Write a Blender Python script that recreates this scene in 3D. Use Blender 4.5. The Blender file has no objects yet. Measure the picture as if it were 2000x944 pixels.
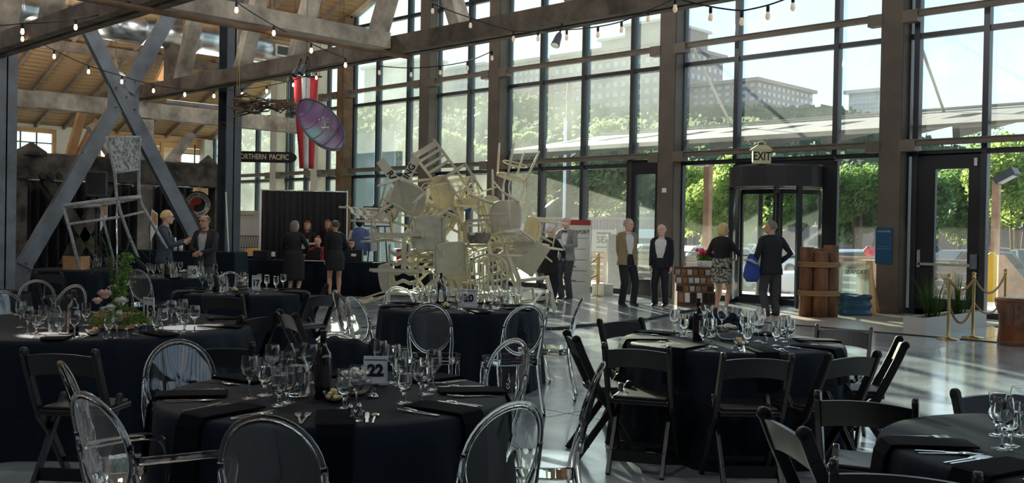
import bpy, math, random
from mathutils import Vector, Matrix, Quaternion, noise
R = random.Random(7)
PI = math.pi
scene = bpy.context.scene
COL = scene.collection
# ------------------------------------------------------------------ camera
F = 1950.0
VA = math.atan2(1901.0, F)                       # the glass wall recedes 44 degrees left of the view axis
EYE = Vector((0, 0, 1.5))
RT = Vector((math.cos(VA), math.sin(VA), 0))     # camera right in building axes (X along the glass wall, Y outward)
FW = Vector((-math.sin(VA), math.cos(VA), 0))
UP = Vector((0, 0, 1))
pt = math.atan(20 / F)
fwd = (FW * math.cos(pt) - UP * math.sin(pt)).normalized()
up0 = (UP * math.cos(pt) + FW * math.sin(pt)).normalized()
rho = 0.018
CR = RT * math.cos(rho) + up0 * math.sin(rho)
CU = up0 * math.cos(rho) - RT * math.sin(rho)
cam_d = bpy.data.cameras.new('camera'); cam = bpy.data.objects.new('camera', cam_d); COL.objects.link(cam)
cam_d.sensor_fit = 'HORIZONTAL'; cam_d.sensor_width = 36.0; cam_d.lens = 36.0 * F / 2000.0
cam_d.clip_start = .05; cam_d.clip_end = 2000
m = Matrix((CR, CU, -fwd)).transposed().to_4x4(); m.translation = EYE
cam.matrix_world = m
scene.camera = cam
# ------------------------------------------------------------------ light
scene.view_settings.view_transform = 'Standard'; scene.view_settings.look = 'None'
scene.view_settings.gamma = 1; scene.view_settings.exposure = 1.1
W = bpy.data.worlds.new('sky'); scene.world = W; W.use_nodes = True
nt = W.node_tree; nt.nodes.clear()
def N(t, **k):
    n = nt.nodes.new(t)
    for a, b in k.items(): setattr(n, a, b)
    return n
tc = N('ShaderNodeTexCoord'); sx = N('ShaderNodeSeparateXYZ'); nt.links.new(tc.outputs['Generated'], sx.inputs[0])
cr = N('ShaderNodeValToRGB'); nt.links.new(sx.outputs[2], cr.inputs[0])
e = cr.color_ramp.elements
e[0].position = 0.0; e[0].color = (.72, .80, .84, 1); e[1].position = .6; e[1].color = (.36, .53, .72, 1)
q = e.new(.12); q.color = (.60, .71, .80, 1)
q = e.new(.28); q.color = (.46, .60, .76, 1)
mp = N('ShaderNodeMapping'); mp.inputs['Scale'].default_value = (1, 1, 3.2); nt.links.new(tc.outputs['Generated'], mp.inputs[0])
nz = N('ShaderNodeTexNoise'); nz.inputs['Scale'].default_value = 5; nz.inputs['Detail'].default_value = 7; nz.inputs['Roughness'].default_value = .6
nt.links.new(mp.outputs[0], nz.inputs[0])
c2 = N('ShaderNodeValToRGB'); c2.color_ramp.elements[0].position = .52; c2.color_ramp.elements[1].position = .72
nt.links.new(nz.outputs[0], c2.inputs[0])
mx = N('ShaderNodeMix', data_type='RGBA'); nt.links.new(c2.outputs[0], mx.inputs[0]); nt.links.new(cr.outputs[0], mx.inputs[6]); mx.inputs[7].default_value = (.86, .88, .89, 1)
bg = N('ShaderNodeBackground'); nt.links.new(mx.outputs[2], bg.inputs[0]); bg.inputs[1].default_value = 0.82
wo = N('ShaderNodeOutputWorld'); nt.links.new(bg.outputs[0], wo.inputs[0])
SUN_AZ, SUN_EL = math.radians(35), math.radians(17)
sd = bpy.data.lights.new('sun', 'SUN'); sd.energy = 11; sd.color = (1, .88, .70); sd.angle = .009
sun = bpy.data.objects.new('sun', sd); COL.objects.link(sun)
tosun = Vector((-math.cos(SUN_AZ) * math.cos(SUN_EL), math.sin(SUN_AZ) * math.cos(SUN_EL), math.sin(SUN_EL)))
sun.rotation_euler = (-tosun).to_track_quat('-Z', 'Y').to_euler(); sun.location = (-20, 30, 20)
# ------------------------------------------------------------------ measuring helpers (photo frame 2000x944 -> building metres)
def ray(px, py):
    return CR * ((px - 1000) / F) + CU * (-(py - 472) / F) + fwd
def on_y(px, py, y):
    d = ray(px, py); return EYE + d * ((y - EYE.y) / d.y)
def on_x(px, py, x):
    d = ray(px, py); return EYE + d * ((x - EYE.x) / d.x)
def on_z(px, py, z):
    d = ray(px, py); return EYE + d * ((z - EYE.z) / d.z)
def deep(px, py, dep):                            # point at a depth along the view axis
    return EYE + ray(px, py) * dep
def hz(px): return 452 + .018 * (px - 1000)
def gr(px, dep, z=0.0):                           # ground point under photo column px
    p = deep(px, hz(px), dep); return Vector((p.x, p.y, z))
def proj(P):
    v = Vector(P) - EYE; z = v.dot(fwd); return (1000 + F * v.dot(CR) / z, 472 - F * v.dot(CU) / z, z)
def vdir(a):                                      # heading: 0 = facing away from camera, 90 = facing picture right, 180 = to camera
    a = math.radians(a); return FW * math.cos(a) + RT * math.sin(a)
def yaw(a):                                       # rotation z that turns local +Y to vdir(a)
    d = vdir(a); return math.atan2(d.y, d.x) - PI / 2
# ------------------------------------------------------------------ materials
M = {}
def mat(name, col, rough=.6, metal=0, var=0, scale=8, bump=0, bscale=40, spec=.5, stretch=None, col2=None, trans=0, ior=1.45, emit=None, estr=0, alpha=1, coat=0, sheen=0, th=(.35, .65)):
    m = bpy.data.materials.new(name); m.use_nodes = True; t = m.node_tree; b = t.nodes['Principled BSDF']
    b.inputs['Base Color'].default_value = (*col, 1); b.inputs['Roughness'].default_value = rough; b.inputs['Metallic'].default_value = metal
    b.inputs['Specular IOR Level'].default_value = spec; b.inputs['IOR'].default_value = ior
    b.inputs['Transmission Weight'].default_value = trans; b.inputs['Coat Weight'].default_value = coat; b.inputs['Sheen Weight'].default_value = sheen
    if emit: b.inputs['Emission Color'].default_value = (*emit, 1); b.inputs['Emission Strength'].default_value = estr
    b.inputs['Alpha'].default_value = alpha
    if var or bump or col2:
        c = t.nodes.new('ShaderNodeTexCoord'); p = t.nodes.new('ShaderNodeMapping'); t.links.new(c.outputs['Object'], p.inputs[0])
        if stretch: p.inputs['Scale'].default_value = stretch
        if var or col2:
            n = t.nodes.new('ShaderNodeTexNoise'); n.inputs['Scale'].default_value = scale; n.inputs['Detail'].default_value = 6; n.inputs['Roughness'].default_value = .62
            t.links.new(p.outputs[0], n.inputs[0]); r = t.nodes.new('ShaderNodeValToRGB'); t.links.new(n.outputs[0], r.inputs[0])
            r.color_ramp.elements[0].position = th[0]; r.color_ramp.elements[1].position = th[1]
            a = col2 or tuple(min(1, x * (1 + var)) for x in col); d = col if col2 else tuple(x * (1 - var) for x in col)
            r.color_ramp.elements[0].color = (*d, 1); r.color_ramp.elements[1].color = (*a, 1); t.links.new(r.outputs[0], b.inputs['Base Color'])
        if bump:
            n = t.nodes.new('ShaderNodeTexNoise'); n.inputs['Scale'].default_value = bscale; n.inputs['Detail'].default_value = 4
            t.links.new(p.outputs[0], n.inputs[0]); u = t.nodes.new('ShaderNodeBump'); u.inputs['Strength'].default_value = bump; u.inputs['Distance'].default_value = .02
            t.links.new(n.outputs[0], u.inputs['Height']); t.links.new(u.outputs[0], b.inputs['Normal'])
    M[name] = m; return m
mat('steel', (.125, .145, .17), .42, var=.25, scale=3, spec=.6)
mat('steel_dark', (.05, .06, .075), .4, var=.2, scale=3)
mat('column_brown', (.10, .082, .068), .55, var=.15, scale=2)
mat('rail_brown', (.13, .108, .085), .45, var=.15, scale=2)
mat('mullion', (.022, .026, .034), .35, spec=.6)
mat('door_frame', (.008, .009, .013), .4)
mat('timber', (.22, .19, .155), .8, col2=(.56, .50, .42), scale=2.2, stretch=(1, 1, 1), bump=.5, bscale=14)
mat('timber_dark', (.075, .058, .045), .8, col2=(.20, .16, .125), scale=2.5, bump=.5, bscale=14)
mat('charred', (.02, .018, .015), .85, col2=(.12, .10, .08), scale=3, bump=1, bscale=9)
mat('roof_board', (.18, .105, .055), .7, col2=(.42, .27, .14), scale=1.3, stretch=(3, .35, 3))
mat('rafter', (.13, .10, .075), .75, col2=(.27, .21, .16), scale=2)
mat('cream', (.62, .59, .51), .8, var=.06, scale=2)
mat('orange_wood', (.42, .22, .10), .6, col2=(.56, .32, .15), scale=2)
mat('pale_plywood', (.60, .38, .20), .6, col2=(.70, .47, .27), scale=1.4, stretch=(1, 1, 4))
mat('black_drape', (.010, .010, .014), .85, var=.3, scale=3, sheen=.15)
mat('lining', (.012, .012, .014), .9)
mat('brown_timber', (.10, .055, .03), .7, col2=(.20, .115, .065), scale=3, bump=.3, bscale=12)
mat('duct', (.62, .66, .68), .28, metal=1, var=.12, scale=5)
mat('black', (.010, .010, .012), .5)
mat('brass', (.55, .40, .16), .28, metal=1)
def tint(name, c):
    M[name].node_tree.nodes['Principled BSDF'].inputs['Specular Tint'].default_value = (*c, 1)
def concrete():
    m = mat('concrete', (.17, .19, .20), .2)
    t = m.node_tree; b = t.nodes['Principled BSDF']
    g = t.nodes.new('ShaderNodeNewGeometry')
    n = t.nodes.new('ShaderNodeTexNoise'); n.inputs['Scale'].default_value = .7; n.inputs['Detail'].default_value = 8; n.inputs['Roughness'].default_value = .65
    t.links.new(g.outputs['Position'], n.inputs[0]); r = t.nodes.new('ShaderNodeValToRGB')
    r.color_ramp.elements[0].position = .35; r.color_ramp.elements[0].color = (.25, .295, .325, 1); r.color_ramp.elements[1].position = .68; r.color_ramp.elements[1].color = (.50, .55, .575, 1)
    t.links.new(n.outputs[0], r.inputs[0]); t.links.new(r.outputs[0], b.inputs['Base Color'])
    n2 = t.nodes.new('ShaderNodeTexNoise'); n2.inputs['Scale'].default_value = 1.7; n2.inputs['Detail'].default_value = 5; t.links.new(g.outputs['Position'], n2.inputs[0])
    r2 = t.nodes.new('ShaderNodeMapRange'); r2.inputs[1].default_value = .35; r2.inputs[2].default_value = .7; r2.inputs[3].default_value = .10; r2.inputs[4].default_value = .30
    t.links.new(n2.outputs[0], r2.inputs[0]); t.links.new(r2.outputs[0], b.inputs['Roughness'])
    n3 = t.nodes.new('ShaderNodeTexNoise'); n3.inputs['Scale'].default_value = 3.5; n3.inputs['Detail'].default_value = 3; t.links.new(g.outputs['Position'], n3.inputs[0])
    u = t.nodes.new('ShaderNodeBump'); u.inputs['Strength'].default_value = .10; u.inputs['Distance'].default_value = .02
    t.links.new(n3.outputs[0], u.inputs['Height']); t.links.new(u.outputs[0], b.inputs['Normal']); b.inputs['IOR'].default_value = 1.7; b.inputs['Specular IOR Level'].default_value = .8; b.inputs['Coat Weight'].default_value = .6; b.inputs['Coat Roughness'].default_value = .12
concrete()
def pane_mat(name, tint, dust_haze, dust_haze_col=(.90, .96, .92)):  # outdoor haze and pane dust put into the glass as one translucent film
    m = bpy.data.materials.new(name); m.use_nodes = True; t = m.node_tree; t.nodes.clear()
    o = t.nodes.new('ShaderNodeOutputMaterial'); tr = t.nodes.new('ShaderNodeBsdfTransparent'); tr.inputs[0].default_value = (*tint, 1)
    gl = t.nodes.new('ShaderNodeBsdfGlossy'); gl.inputs['Roughness'].default_value = 0.0
    lw_ = t.nodes.new('ShaderNodeLayerWeight'); lw_.inputs[0].default_value = .5; pw = t.nodes.new('ShaderNodeMath'); pw.operation = 'POWER'; pw.inputs[1].default_value = 4; t.links.new(lw_.outputs['Facing'], pw.inputs[0])
    fr = t.nodes.new('ShaderNodeMath'); fr.operation = 'MULTIPLY_ADD'; fr.inputs[1].default_value = .6; fr.inputs[2].default_value = .03; t.links.new(pw.outputs[0], fr.inputs[0])
    a = t.nodes.new('ShaderNodeMixShader'); t.links.new(fr.outputs[0], a.inputs[0]); t.links.new(tr.outputs[0], a.inputs[1]); t.links.new(gl.outputs[0], a.inputs[2])
    last = a
    if dust_haze:
        d = t.nodes.new('ShaderNodeBsdfTranslucent'); d.inputs[0].default_value = (*dust_haze_col, 1)
        c = t.nodes.new('ShaderNodeTexCoord'); n = t.nodes.new('ShaderNodeTexNoise'); n.inputs['Scale'].default_value = .6; n.inputs['Detail'].default_value = 5; t.links.new(c.outputs['Object'], n.inputs[0])
        mr = t.nodes.new('ShaderNodeMapRange'); mr.inputs[1].default_value = .3; mr.inputs[2].default_value = .7; mr.inputs[3].default_value = dust_haze * .6; mr.inputs[4].default_value = dust_haze * 1.3
        t.links.new(n.outputs[0], mr.inputs[0]); b = t.nodes.new('ShaderNodeMixShader'); t.links.new(mr.outputs[0], b.inputs[0]); t.links.new(a.outputs[0], b.inputs[1]); t.links.new(d.outputs[0], b.inputs[2]); last = b
    t.links.new(last.outputs[0], o.inputs[0]); M[name] = m
pane_mat('pane_clear', (.93, .97, .96), .015)
pane_mat('pane_mid', (.90, .95, .95), .03)
pane_mat('pane_hazy', (.81, .89, .87), .075)
pane_mat('pane_dust_haze', (.75, .84, .80), .10)
# ------------------------------------------------------------------ mesh builder
class MB:
    def __init__(s): s.v = []; s.f = []; s.sm = []
    def add(s, vs, fs, smooth=False):
        o = len(s.v); s.v += [tuple(v) for v in vs]; s.f += [tuple(i + o for i in f) for f in fs]; s.sm += [smooth] * len(fs); return s
    def box(s, c, d, rz=0, rot=None):
        q = rot or Matrix.Rotation(rz, 3, 'Z'); c = Vector(c); h = Vector(d) / 2
        vs = [c + q @ Vector((x * h.x, y * h.y, z * h.z)) for x in (-1, 1) for y in (-1, 1) for z in (-1, 1)]
        return s.add(vs, [(0, 1, 3, 2), (4, 6, 7, 5), (0, 4, 5, 1), (2, 3, 7, 6), (0, 2, 6, 4), (1, 5, 7, 3)])
    def b2(s, x0, x1, y0, y1, z0, z1): return s.box(((x0 + x1) / 2, (y0 + y1) / 2, (z0 + z1) / 2), (abs(x1 - x0), abs(y1 - y0), abs(z1 - z0)))
    def bar(s, a, b, w, h, upv=(0, 0, 1)):
        a = Vector(a); b = Vector(b); d = b - a; L = d.length; d.normalize(); u = Vector(upv)
        if abs(d.dot(u)) > .98: u = Vector((0, 1, 0))
        x = d.cross(u).normalized(); z = x.cross(d).normalized()
        return s.box((a + b) / 2, (w, L, h), rot=Matrix((x, d, z)).transposed())
    def tube(s, pts, r, n=8, cap=True, closed=False, ell=1.0):
        pts = [Vector(p) for p in pts]; k = len(pts); rs = r if isinstance(r, (list, tuple)) else [r] * k
        vs = []; prev = None
        for i, p in enumerate(pts):
            if closed: t = pts[(i + 1) % k] - pts[i - 1]
            else: t = pts[min(i + 1, k - 1)] - pts[max(i - 1, 0)]
            t.normalize()
            if prev is None:
                u = Vector((0, 0, 1)) if abs(t.z) < .9 else Vector((1, 0, 0)); u = (u - t * u.dot(t)).normalized()
            else: u = (prev - t * prev.dot(t)).normalized()
            prev = u; w = t.cross(u)
            for j in range(n):
                a = 2 * PI * j / n; vs.append(p + (u * math.cos(a) + w * math.sin(a) * ell) * rs[i])
        fs = []
        for i in range(k if closed else k - 1):
            for j in range(n):
                i2 = (i + 1) % k; fs.append((i * n + j, i * n + (j + 1) % n, i2 * n + (j + 1) % n, i2 * n + j))
        s.add(vs, fs, True)
        if cap and not closed:
            o = len(s.v) - len(vs); s.f.append(tuple(o + j for j in range(n))[::-1]); s.f.append(tuple(o + (k - 1) * n + j for j in range(n))); s.sm += [False, False]
        return s
    def lathe(s, prof, n=16, c=(0, 0, 0), cap0=True, cap1=True, smooth=True, closed=False, sx=1, sy=1):
        c = Vector(c); vs = []; k = len(prof)
        for r, z in prof:
            for j in range(n): a = 2 * PI * j / n; vs.append(c + Vector((r * sx * math.cos(a), r * sy * math.sin(a), z)))
        fs = []
        for i in range(k if closed else k - 1):
            for j in range(n): i2 = (i + 1) % k; fs.append((i * n + j, i * n + (j + 1) % n, i2 * n + (j + 1) % n, i2 * n + j))
        s.add(vs, fs, smooth); o = len(s.v) - len(vs)
        if not closed:
            if cap0 and prof[0][0] > 1e-5: s.f.append(tuple(o + j for j in range(n))[::-1]); s.sm.append(False)
            if cap1 and prof[-1][0] > 1e-5: s.f.append(tuple(o + (k - 1) * n + j for j in range(n))); s.sm.append(False)
        return s
    def prism(s, poly, d, frame=None, smooth=False):          # poly in local xz, thickness d along y (centred)
        q = frame or Matrix.Identity(4); k = len(poly)
        vs = [q @ Vector((x, -d / 2, z)) for x, z in poly] + [q @ Vector((x, d / 2, z)) for x, z in poly]
        fs = [tuple(range(k)), tuple(range(2 * k - 1, k - 1, -1))] + [(i, i + k, (i + 1) % k + k, (i + 1) % k) for i in range(k)]
        return s.add(vs, fs, smooth)
    def loft(s, rings, cap=True, smooth=True):
        n = len(rings[0]); vs = [p for r in rings for p in r]
        fs = [(i * n + j, i * n + (j + 1) % n, (i + 1) * n + (j + 1) % n, (i + 1) * n + j) for i in range(len(rings) - 1) for j in range(n)]
        s.add(vs, fs, smooth); o = len(s.v) - len(vs)
        if cap: s.f.append(tuple(o + j for j in range(n))[::-1]); s.f.append(tuple(o + (len(rings) - 1) * n + j for j in range(n))); s.sm += [False, False]
        return s
    def ball(s, c, r, n=10, k=7, sx=1, sy=1, sz=1):
        prof = [(r * math.sin(PI * i / k), -r * math.cos(PI * i / k) * sz) for i in range(k + 1)]
        prof[0] = (1e-4, prof[0][1]); prof[-1] = (1e-4, prof[-1][1])
        return s.lathe(prof, n, c, sx=sx, sy=sy)
    def mesh(s, name, m=None):
        me = bpy.data.meshes.new(name); me.from_pydata(s.v, [], s.f); me.polygons.foreach_set('use_smooth', s.sm)
        if m: me.materials.append(M[m] if isinstance(m, str) else m)
        me.update(); return me
    def build(s, name, m, parent=None, **k): return link(name, s.mesh(name, m), parent, **k)
def link(name, me, parent=None, loc=None, rz=None, label=None, cat=None, group=None, kind=None, rot=None, bevel=None, bseg=2):
    o = bpy.data.objects.new(name, me); COL.objects.link(o)
    if parent is not None: o.parent = parent
    if loc is not None: o.location = loc
    if rz is not None: o.rotation_euler = (0, 0, rz)
    if rot is not None: o.rotation_euler = rot
    if label: o['label'] = label
    if cat: o['category'] = cat
    if group: o['group'] = group
    if kind: o['kind'] = kind
    if bevel:
        b = o.modifiers.new('bevel', 'BEVEL'); b.width = bevel; b.segments = bseg; b.limit_method = 'ANGLE'; b.angle_limit = .7
    return o
def T(name, label, cat, loc=(0, 0, 0), rz=0, group=None): return link(name, None, None, loc, rz, label, cat, group)
def dup(o, loc=None, rz=None, label=None, group=None, parent=None, rot=None):
    c = o.copy(); COL.objects.link(c)
    if parent is not None: c.parent = parent
    for ch in o.children: dup(ch, parent=c)
    if loc is not None: c.location = loc
    if rz is not None: c.rotation_euler = (0, 0, rz)
    if rot is not None: c.rotation_euler = rot
    if label: c['label'] = label
    if group: c['group'] = group
    return c
def crv(pts, n):                                   # smooth Catmull-Rom sampling
    P = [Vector(p) for p in pts]; P = [P[0] * 2 - P[1]] + P + [P[-1] * 2 - P[-2]]; out = []
    for i in range(1, len(P) - 2):
        for j in range(n):
            t = j / n; a, b, c, d = P[i - 1:i + 3]
            out.append(.5 * ((2 * b) + (c - a) * t + (2 * a - 5 * b + 4 * c - d) * t * t + (3 * b - a - 3 * c + d) * t ** 3))
    return out + [P[-2]]
def text(name, s, size, m, parent=None, loc=(0, 0, 0), rot=(PI / 2, 0, 0), ext=.002, align='CENTER', sx=1, bold=0, **k):
    c = bpy.data.curves.new(name, 'FONT'); c.body = s; c.size = size; c.extrude = ext; c.align_x = align; c.align_y = 'CENTER'; c.resolution_u = 3; c.offset = bold
    t = bpy.data.objects.new('tmp', c); me = bpy.data.meshes.new_from_object(t); bpy.data.objects.remove(t)
    me.materials.clear(); me.materials.append(M[m]); me.name = name
    o = link(name, me, parent, loc, rot=rot, **k); o.scale = (sx, 1, 1); return o
# ================================================================== SETTING
YG, YC = 19.75, 19.3          # glass plane, interior column face
XW, RIDGE, XR, YF = -35.9, -12.4, 7.0, -9.0
def roofz(x): return 4.9 + .39 * (x - XW) if x < RIDGE else 4.9 + .39 * (RIDGE - XW) - .39 * (x - RIDGE)
colX = {k: on_y(px, 450, YC).x for k, px in dict(A=1734, B=1297, C=959, D=823, E=661, F=611, G=531).items()}
colX['H'] = XW + .2; colX['Z'] = colX['A'] + 6.0; colX['Y'] = colX['Z'] + 5.5
# floor
fl = MB().b2(XW - .2, XR, YF, YG + .2, -.3, -.012).build('floor', 'lining', kind='structure')
SL = 3.05
nx = int((XR - XW) / SL) + 1; ny = int((YG - YF) / SL) + 1
cache = {}
for i in range(nx):
    for j in range(ny):
        x0 = XW + i * SL; y0 = YF + j * SL; x1 = min(x0 + SL, XR); y1 = min(y0 + SL, YG + .15)
        if x1 - x0 < .1 or y1 - y0 < .1: continue
        key = (round(x1 - x0, 3), round(y1 - y0, 3))
        if key not in cache: cache[key] = MB().b2(0, key[0] - .014, 0, key[1] - .014, -.012, 0).mesh('slab', 'concrete')
        link('slab', cache[key], fl, (x0, y0, 0))
# lighter entry flooring strip along the doors
mat('entry_floor', (.34, .29, .24), .35, col2=(.42, .37, .31), scale=1.2)
ex0, ex1 = on_z(1440, 626, 0).x, on_z(1806, 657, 0).x; ey = on_z(1802, 657, 0).y
MB().b2(on_z(1400, 620, 0).x, ex1, ey, YG - .1, 0, .012).build('trim_1', 'entry_floor', kind='structure')
MB().b2(on_z(1400, 620, 0).x, ex1 + 3, ey - .035, ey, 0, .014).build('trim_2', 'black', kind='structure')
# walls
wl = MB().b2(XW - .25, XW, YF, YG, 0, 4.9).build('wall_left', 'cream', kind='structure')
wr_ = MB(); wr_.b2(XR, XR + .25, YF, YG + .3, 0, 2.7).b2(XR, XR + .25, YF, YG + .3, 4.6, 5)
for k in range(9): y = YF + k * (YG - YF) / 8; wr_.b2(XR, XR + .25, y - .3, y + .3, 2.7, 4.6)
wr_.build('wall_right', 'lining', kind='structure')
# the gable wall behind the camera is solid low down, with tall windows above
fw = MB(); fw.prism([(XW, 0), (XR, 0), (XR, roofz(XR)), (2 * RIDGE - XW - (8.3 - 4.9) / .39, 8.3), (XW + (8.3 - 4.9) / .39, 8.3), (XW, 4.9)], .2, Matrix.Translation((0, YF - .1, 0)))
for k in range(13): x = XW + (XR - XW) * k / 12; fw.b2(x - .45, x + .45, YF - .2, YF, min(8.3, roofz(x) - .1), roofz(x) - .05)
for z in (10.9,):
    xa = max(XW, XW + (z + .3 - 4.9) / .39); xb = min(XR, 2 * RIDGE - xa)
    fw.b2(xa, xb, YF - .15, YF - .05, z - .2, z + .2)
fw.build('wall_front', 'column_brown', kind='structure')
# roof: boards laid on purlins, rafters below
ce = MB()
for xa, xb in ((XW - .6, RIDGE), (RIDGE, XR + .6)):
    a = roofz(max(xa, XW)) - .39 * max(0, XW - xa); b = roofz(xb)
    ce.add([(xa, YF - .3, a + .12), (xb, YF - .3, b + .12), (xb, YG + .3, b + .12), (xa, YG + .3, a + .12), (xa, YF - .3, a + .06), (xb, YF - .3, b + .06), (xb, YG + .3, b + .06), (xa, YG + .3, a + .06)],
           [(0, 1, 2, 3), (7, 6, 5, 4), (0, 4, 5, 1), (1, 5, 6, 2), (2, 6, 7, 3), (3, 7, 4, 0)])
ceil = ce.build('ceiling', 'lining', kind='structure')
sl = math.atan(.39); bw = .24; bm = MB().b2(-bw / 2 + .006, bw / 2 - .006, -(YG - YF) / 2, (YG - YF) / 2, 0, .035).mesh('roof_board', 'roof_board')
x = XW
while x < RIDGE - .2:
    link('roof_board', bm, ceil, (x + .11, (YG + YF) / 2, roofz(x + .11) + .012 + R.uniform(-.006, .006)), rot=(0, -sl, 0)); x += bw * math.cos(sl)
L = (RIDGE - XW) / math.cos(sl)
rm = MB().b2(-L / 2, L / 2, -.04, .04, -.13, 0).mesh('rafter', 'rafter')
y = YF + .3
while y < YG - .1:
    link('rafter', rm, ceil, ((XW + RIDGE) / 2, y, roofz((XW + RIDGE) / 2) + .005), rot=(0, -sl, 0))
    link('rafter', rm, ceil, ((RIDGE * 2 - XW + RIDGE) / 2 - (RIDGE - XW) * .0, y, roofz(RIDGE + (RIDGE - XW) / 2) + .005), rot=(0, sl, 0)); y += .95
pm = MB().b2(-.09, .09, -(YG - YF) / 2, (YG - YF) / 2, -.42, -.13).mesh('purlin', 'timber_dark')
for x in (-33.5, -30.4, -27.3, -24.2, -21.1, -18, -15, -9.8, -6.5, -3.2, 0): link('purlin', pm, ceil, (x, (YG + YF) / 2, roofz(x)))
# glass wall: columns
ords = ['H', 'G', 'F', 'E', 'D', 'C', 'B', 'A', 'Z', 'Y']
clab = {'A': 'wide dark brown steel column holding the blue notice, right of the revolving door', 'B': 'wide dark brown steel column behind the man in the white shirt and dark jacket', 'C': 'dark brown steel column in the glass wall above the right edge of the chair sculpture',
        'D': 'dark brown steel column in the glass wall above the left part of the chair sculpture', 'F': 'beige column behind the red and white banner', 'G': 'beige column between the hanging sign and the banner', 'H': 'column where the glass wall meets the left wall', 'E': 'square brown timber post rising behind the hanging shell and black curtain', 'Z': 'brown column right of the picture', 'Y': 'last brown column of the glass wall'}
for k in ords:
    if k in 'ZY': continue
    x = colX[k]; w = .44 if k in 'AB' else .40; m_ = MB(); h = roofz(x) - .15
    if k == 'E': m_.b2(x - .2, x + .2, YC, YC + .35, 0, h); cm = 'brown_timber'
    else:
        m_.b2(x - w / 2, x + w / 2, YC, YC + .03, 0, h); m_.b2(x - w / 2 + .02, x + w / 2 - .02, YC + .03, YC + .36, 0, h); m_.b2(x + w / 2 - .02, x + w / 2 + .012, YC + .022, YC + .04, 0, h)
        cm = 'column_brown' if k in 'ABCD' else 'cream'
    t = m_.build('steel_column' if k != 'E' else 'timber_post', cm, label=clab[k], cat='column', group='columns of the glass wall')
    bp = MB().box((x, YC + .18, .01), (w + .12, .48, .02))
    for sx in (-1, 1):
        for sy in (-1, 1): bp.lathe([(.016, 0), (.016, .05)], 6, (x + sx * (w / 2 + .03), YC + .18 + sy * .21, .02))
    bp.build('base_plate', cm, t)
# mullions per bay (photo columns of the verticals), transoms and rails
mull = {('A', 'Z'): [1787, 1922], ('B', 'A'): [1436, 1630], ('C', 'B'): [1056, 1138, 1233], ('D', 'C'): [915], ('E', 'D'): [684, 736, 796], ('F', 'E'): [632], ('G', 'F'): [568, 597], ('H', 'G'): [502]}
TZ = [3.18, 5.5, 8.05, 10.6]; RZ = [3.36, 5.88, 8.42]
DRUM = on_y(1522, 450, YG).x            # revolving door centre
wn = 0
for a, b in zip(ords[:-1], ords[1:]):
    wn += 1; xa, xb = colX[a], colX[b]
    ms = [on_y(p, 450, YG).x for p in mull.get((a, b), [])]
    if (a, b) == ('A', 'Z'): ms.append(ms[-1] + 2.6)
    if (a, b) == ('Z', 'Y'): ms = [(xa + xb) / 2]
    xs = [xa] + sorted(ms) + [xb]
    dust_haze = 'pane_dust_haze' if b in 'GFED' else 'pane_hazy' if b in 'CB' else 'pane_clear'
    fr = MB(); fr.b2(xa + .2, xb - .2, YG - .06, YG + .06, 0, .12)
    fr.b2(xa + .16, xa + .23, YG - .07, YG + .07, 0, roofz(xa) - .1); fr.b2(xb - .23, xb - .16, YG - .07, YG + .07, 0, roofz(xb) - .1)
    win = fr.build(f'window_{wn}', 'mullion', kind='structure')
    for x in ms:
        z0 = 0.12
        if b == 'A': z0 = TZ[0]
        MB().b2(x - .055, x + .055, YG - .09, YG + .09, z0 if b == 'A' else 0, roofz(x) - .05).build('mullion', 'mullion', win)
    zs = [.12] + TZ + [20]
    for x0, x1 in zip(xs[:-1], xs[1:]):
        for z0, z1 in zip(zs[:-1], zs[1:]):
            if b == 'A' and z0 < 1 and abs((x0 + x1) / 2 - DRUM) < .8: continue      # revolving door stands here
            if b == 'Z' and z0 < 1 and x0 > ms[0] - .01 and x1 < ms[1] + .01: continue    # the swing door
            ta, tb = min(z1, roofz(x0) + .05), min(z1, roofz(x1) + .05)
            if max(ta, tb) - z0 < .05: continue
            ta, tb = max(ta, z0 + .002), max(tb, z0 + .002)
            dm = dust_haze
            if b == 'A' and z0 > 1: dm = 'pane_mid'
            if b == 'B' and z0 > 8: dm = 'pane_mid'
            if b == 'B' and z0 < 1: dm = 'pane_mid'
            MB().prism([(x0, z0), (x1, z0), (x1, tb), (x0, ta)], .012, Matrix.Translation((0, YG, 0))).build('pane', dm, win)
        for z in TZ:
            if z < min(roofz(x0), roofz(x1)): MB().b2(x0 + .02, x1 - .02, YG - .06, YG + .06, z - .05, z + .05).build('transom', 'mullion', win)
    for z in RZ:
        if z < roofz(xa) - .1:
            m_ = MB().b2(xa + .2, xb - .2, YC + .03, YC + .16, z - .055, z + .055).b2(xa + .2, xb - .2, YC + .0, YC + .19, z + .04, z + .06)
            for x, s in ((xa, 1), (xb, -1)): m_.b2(x + s * .2, x + s * .5, YC - .02, YC + .2, z - .16, z + .07)
            m_.build('rail', 'rail_brown', win)
# dark infill of roof gable above panes is the roof edge beam
MB().bar((XW, YG, 4.85), (RIDGE, YG, roofz(RIDGE) - .05), .16, .2).build('trim_3', 'timber', kind='structure')
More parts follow.
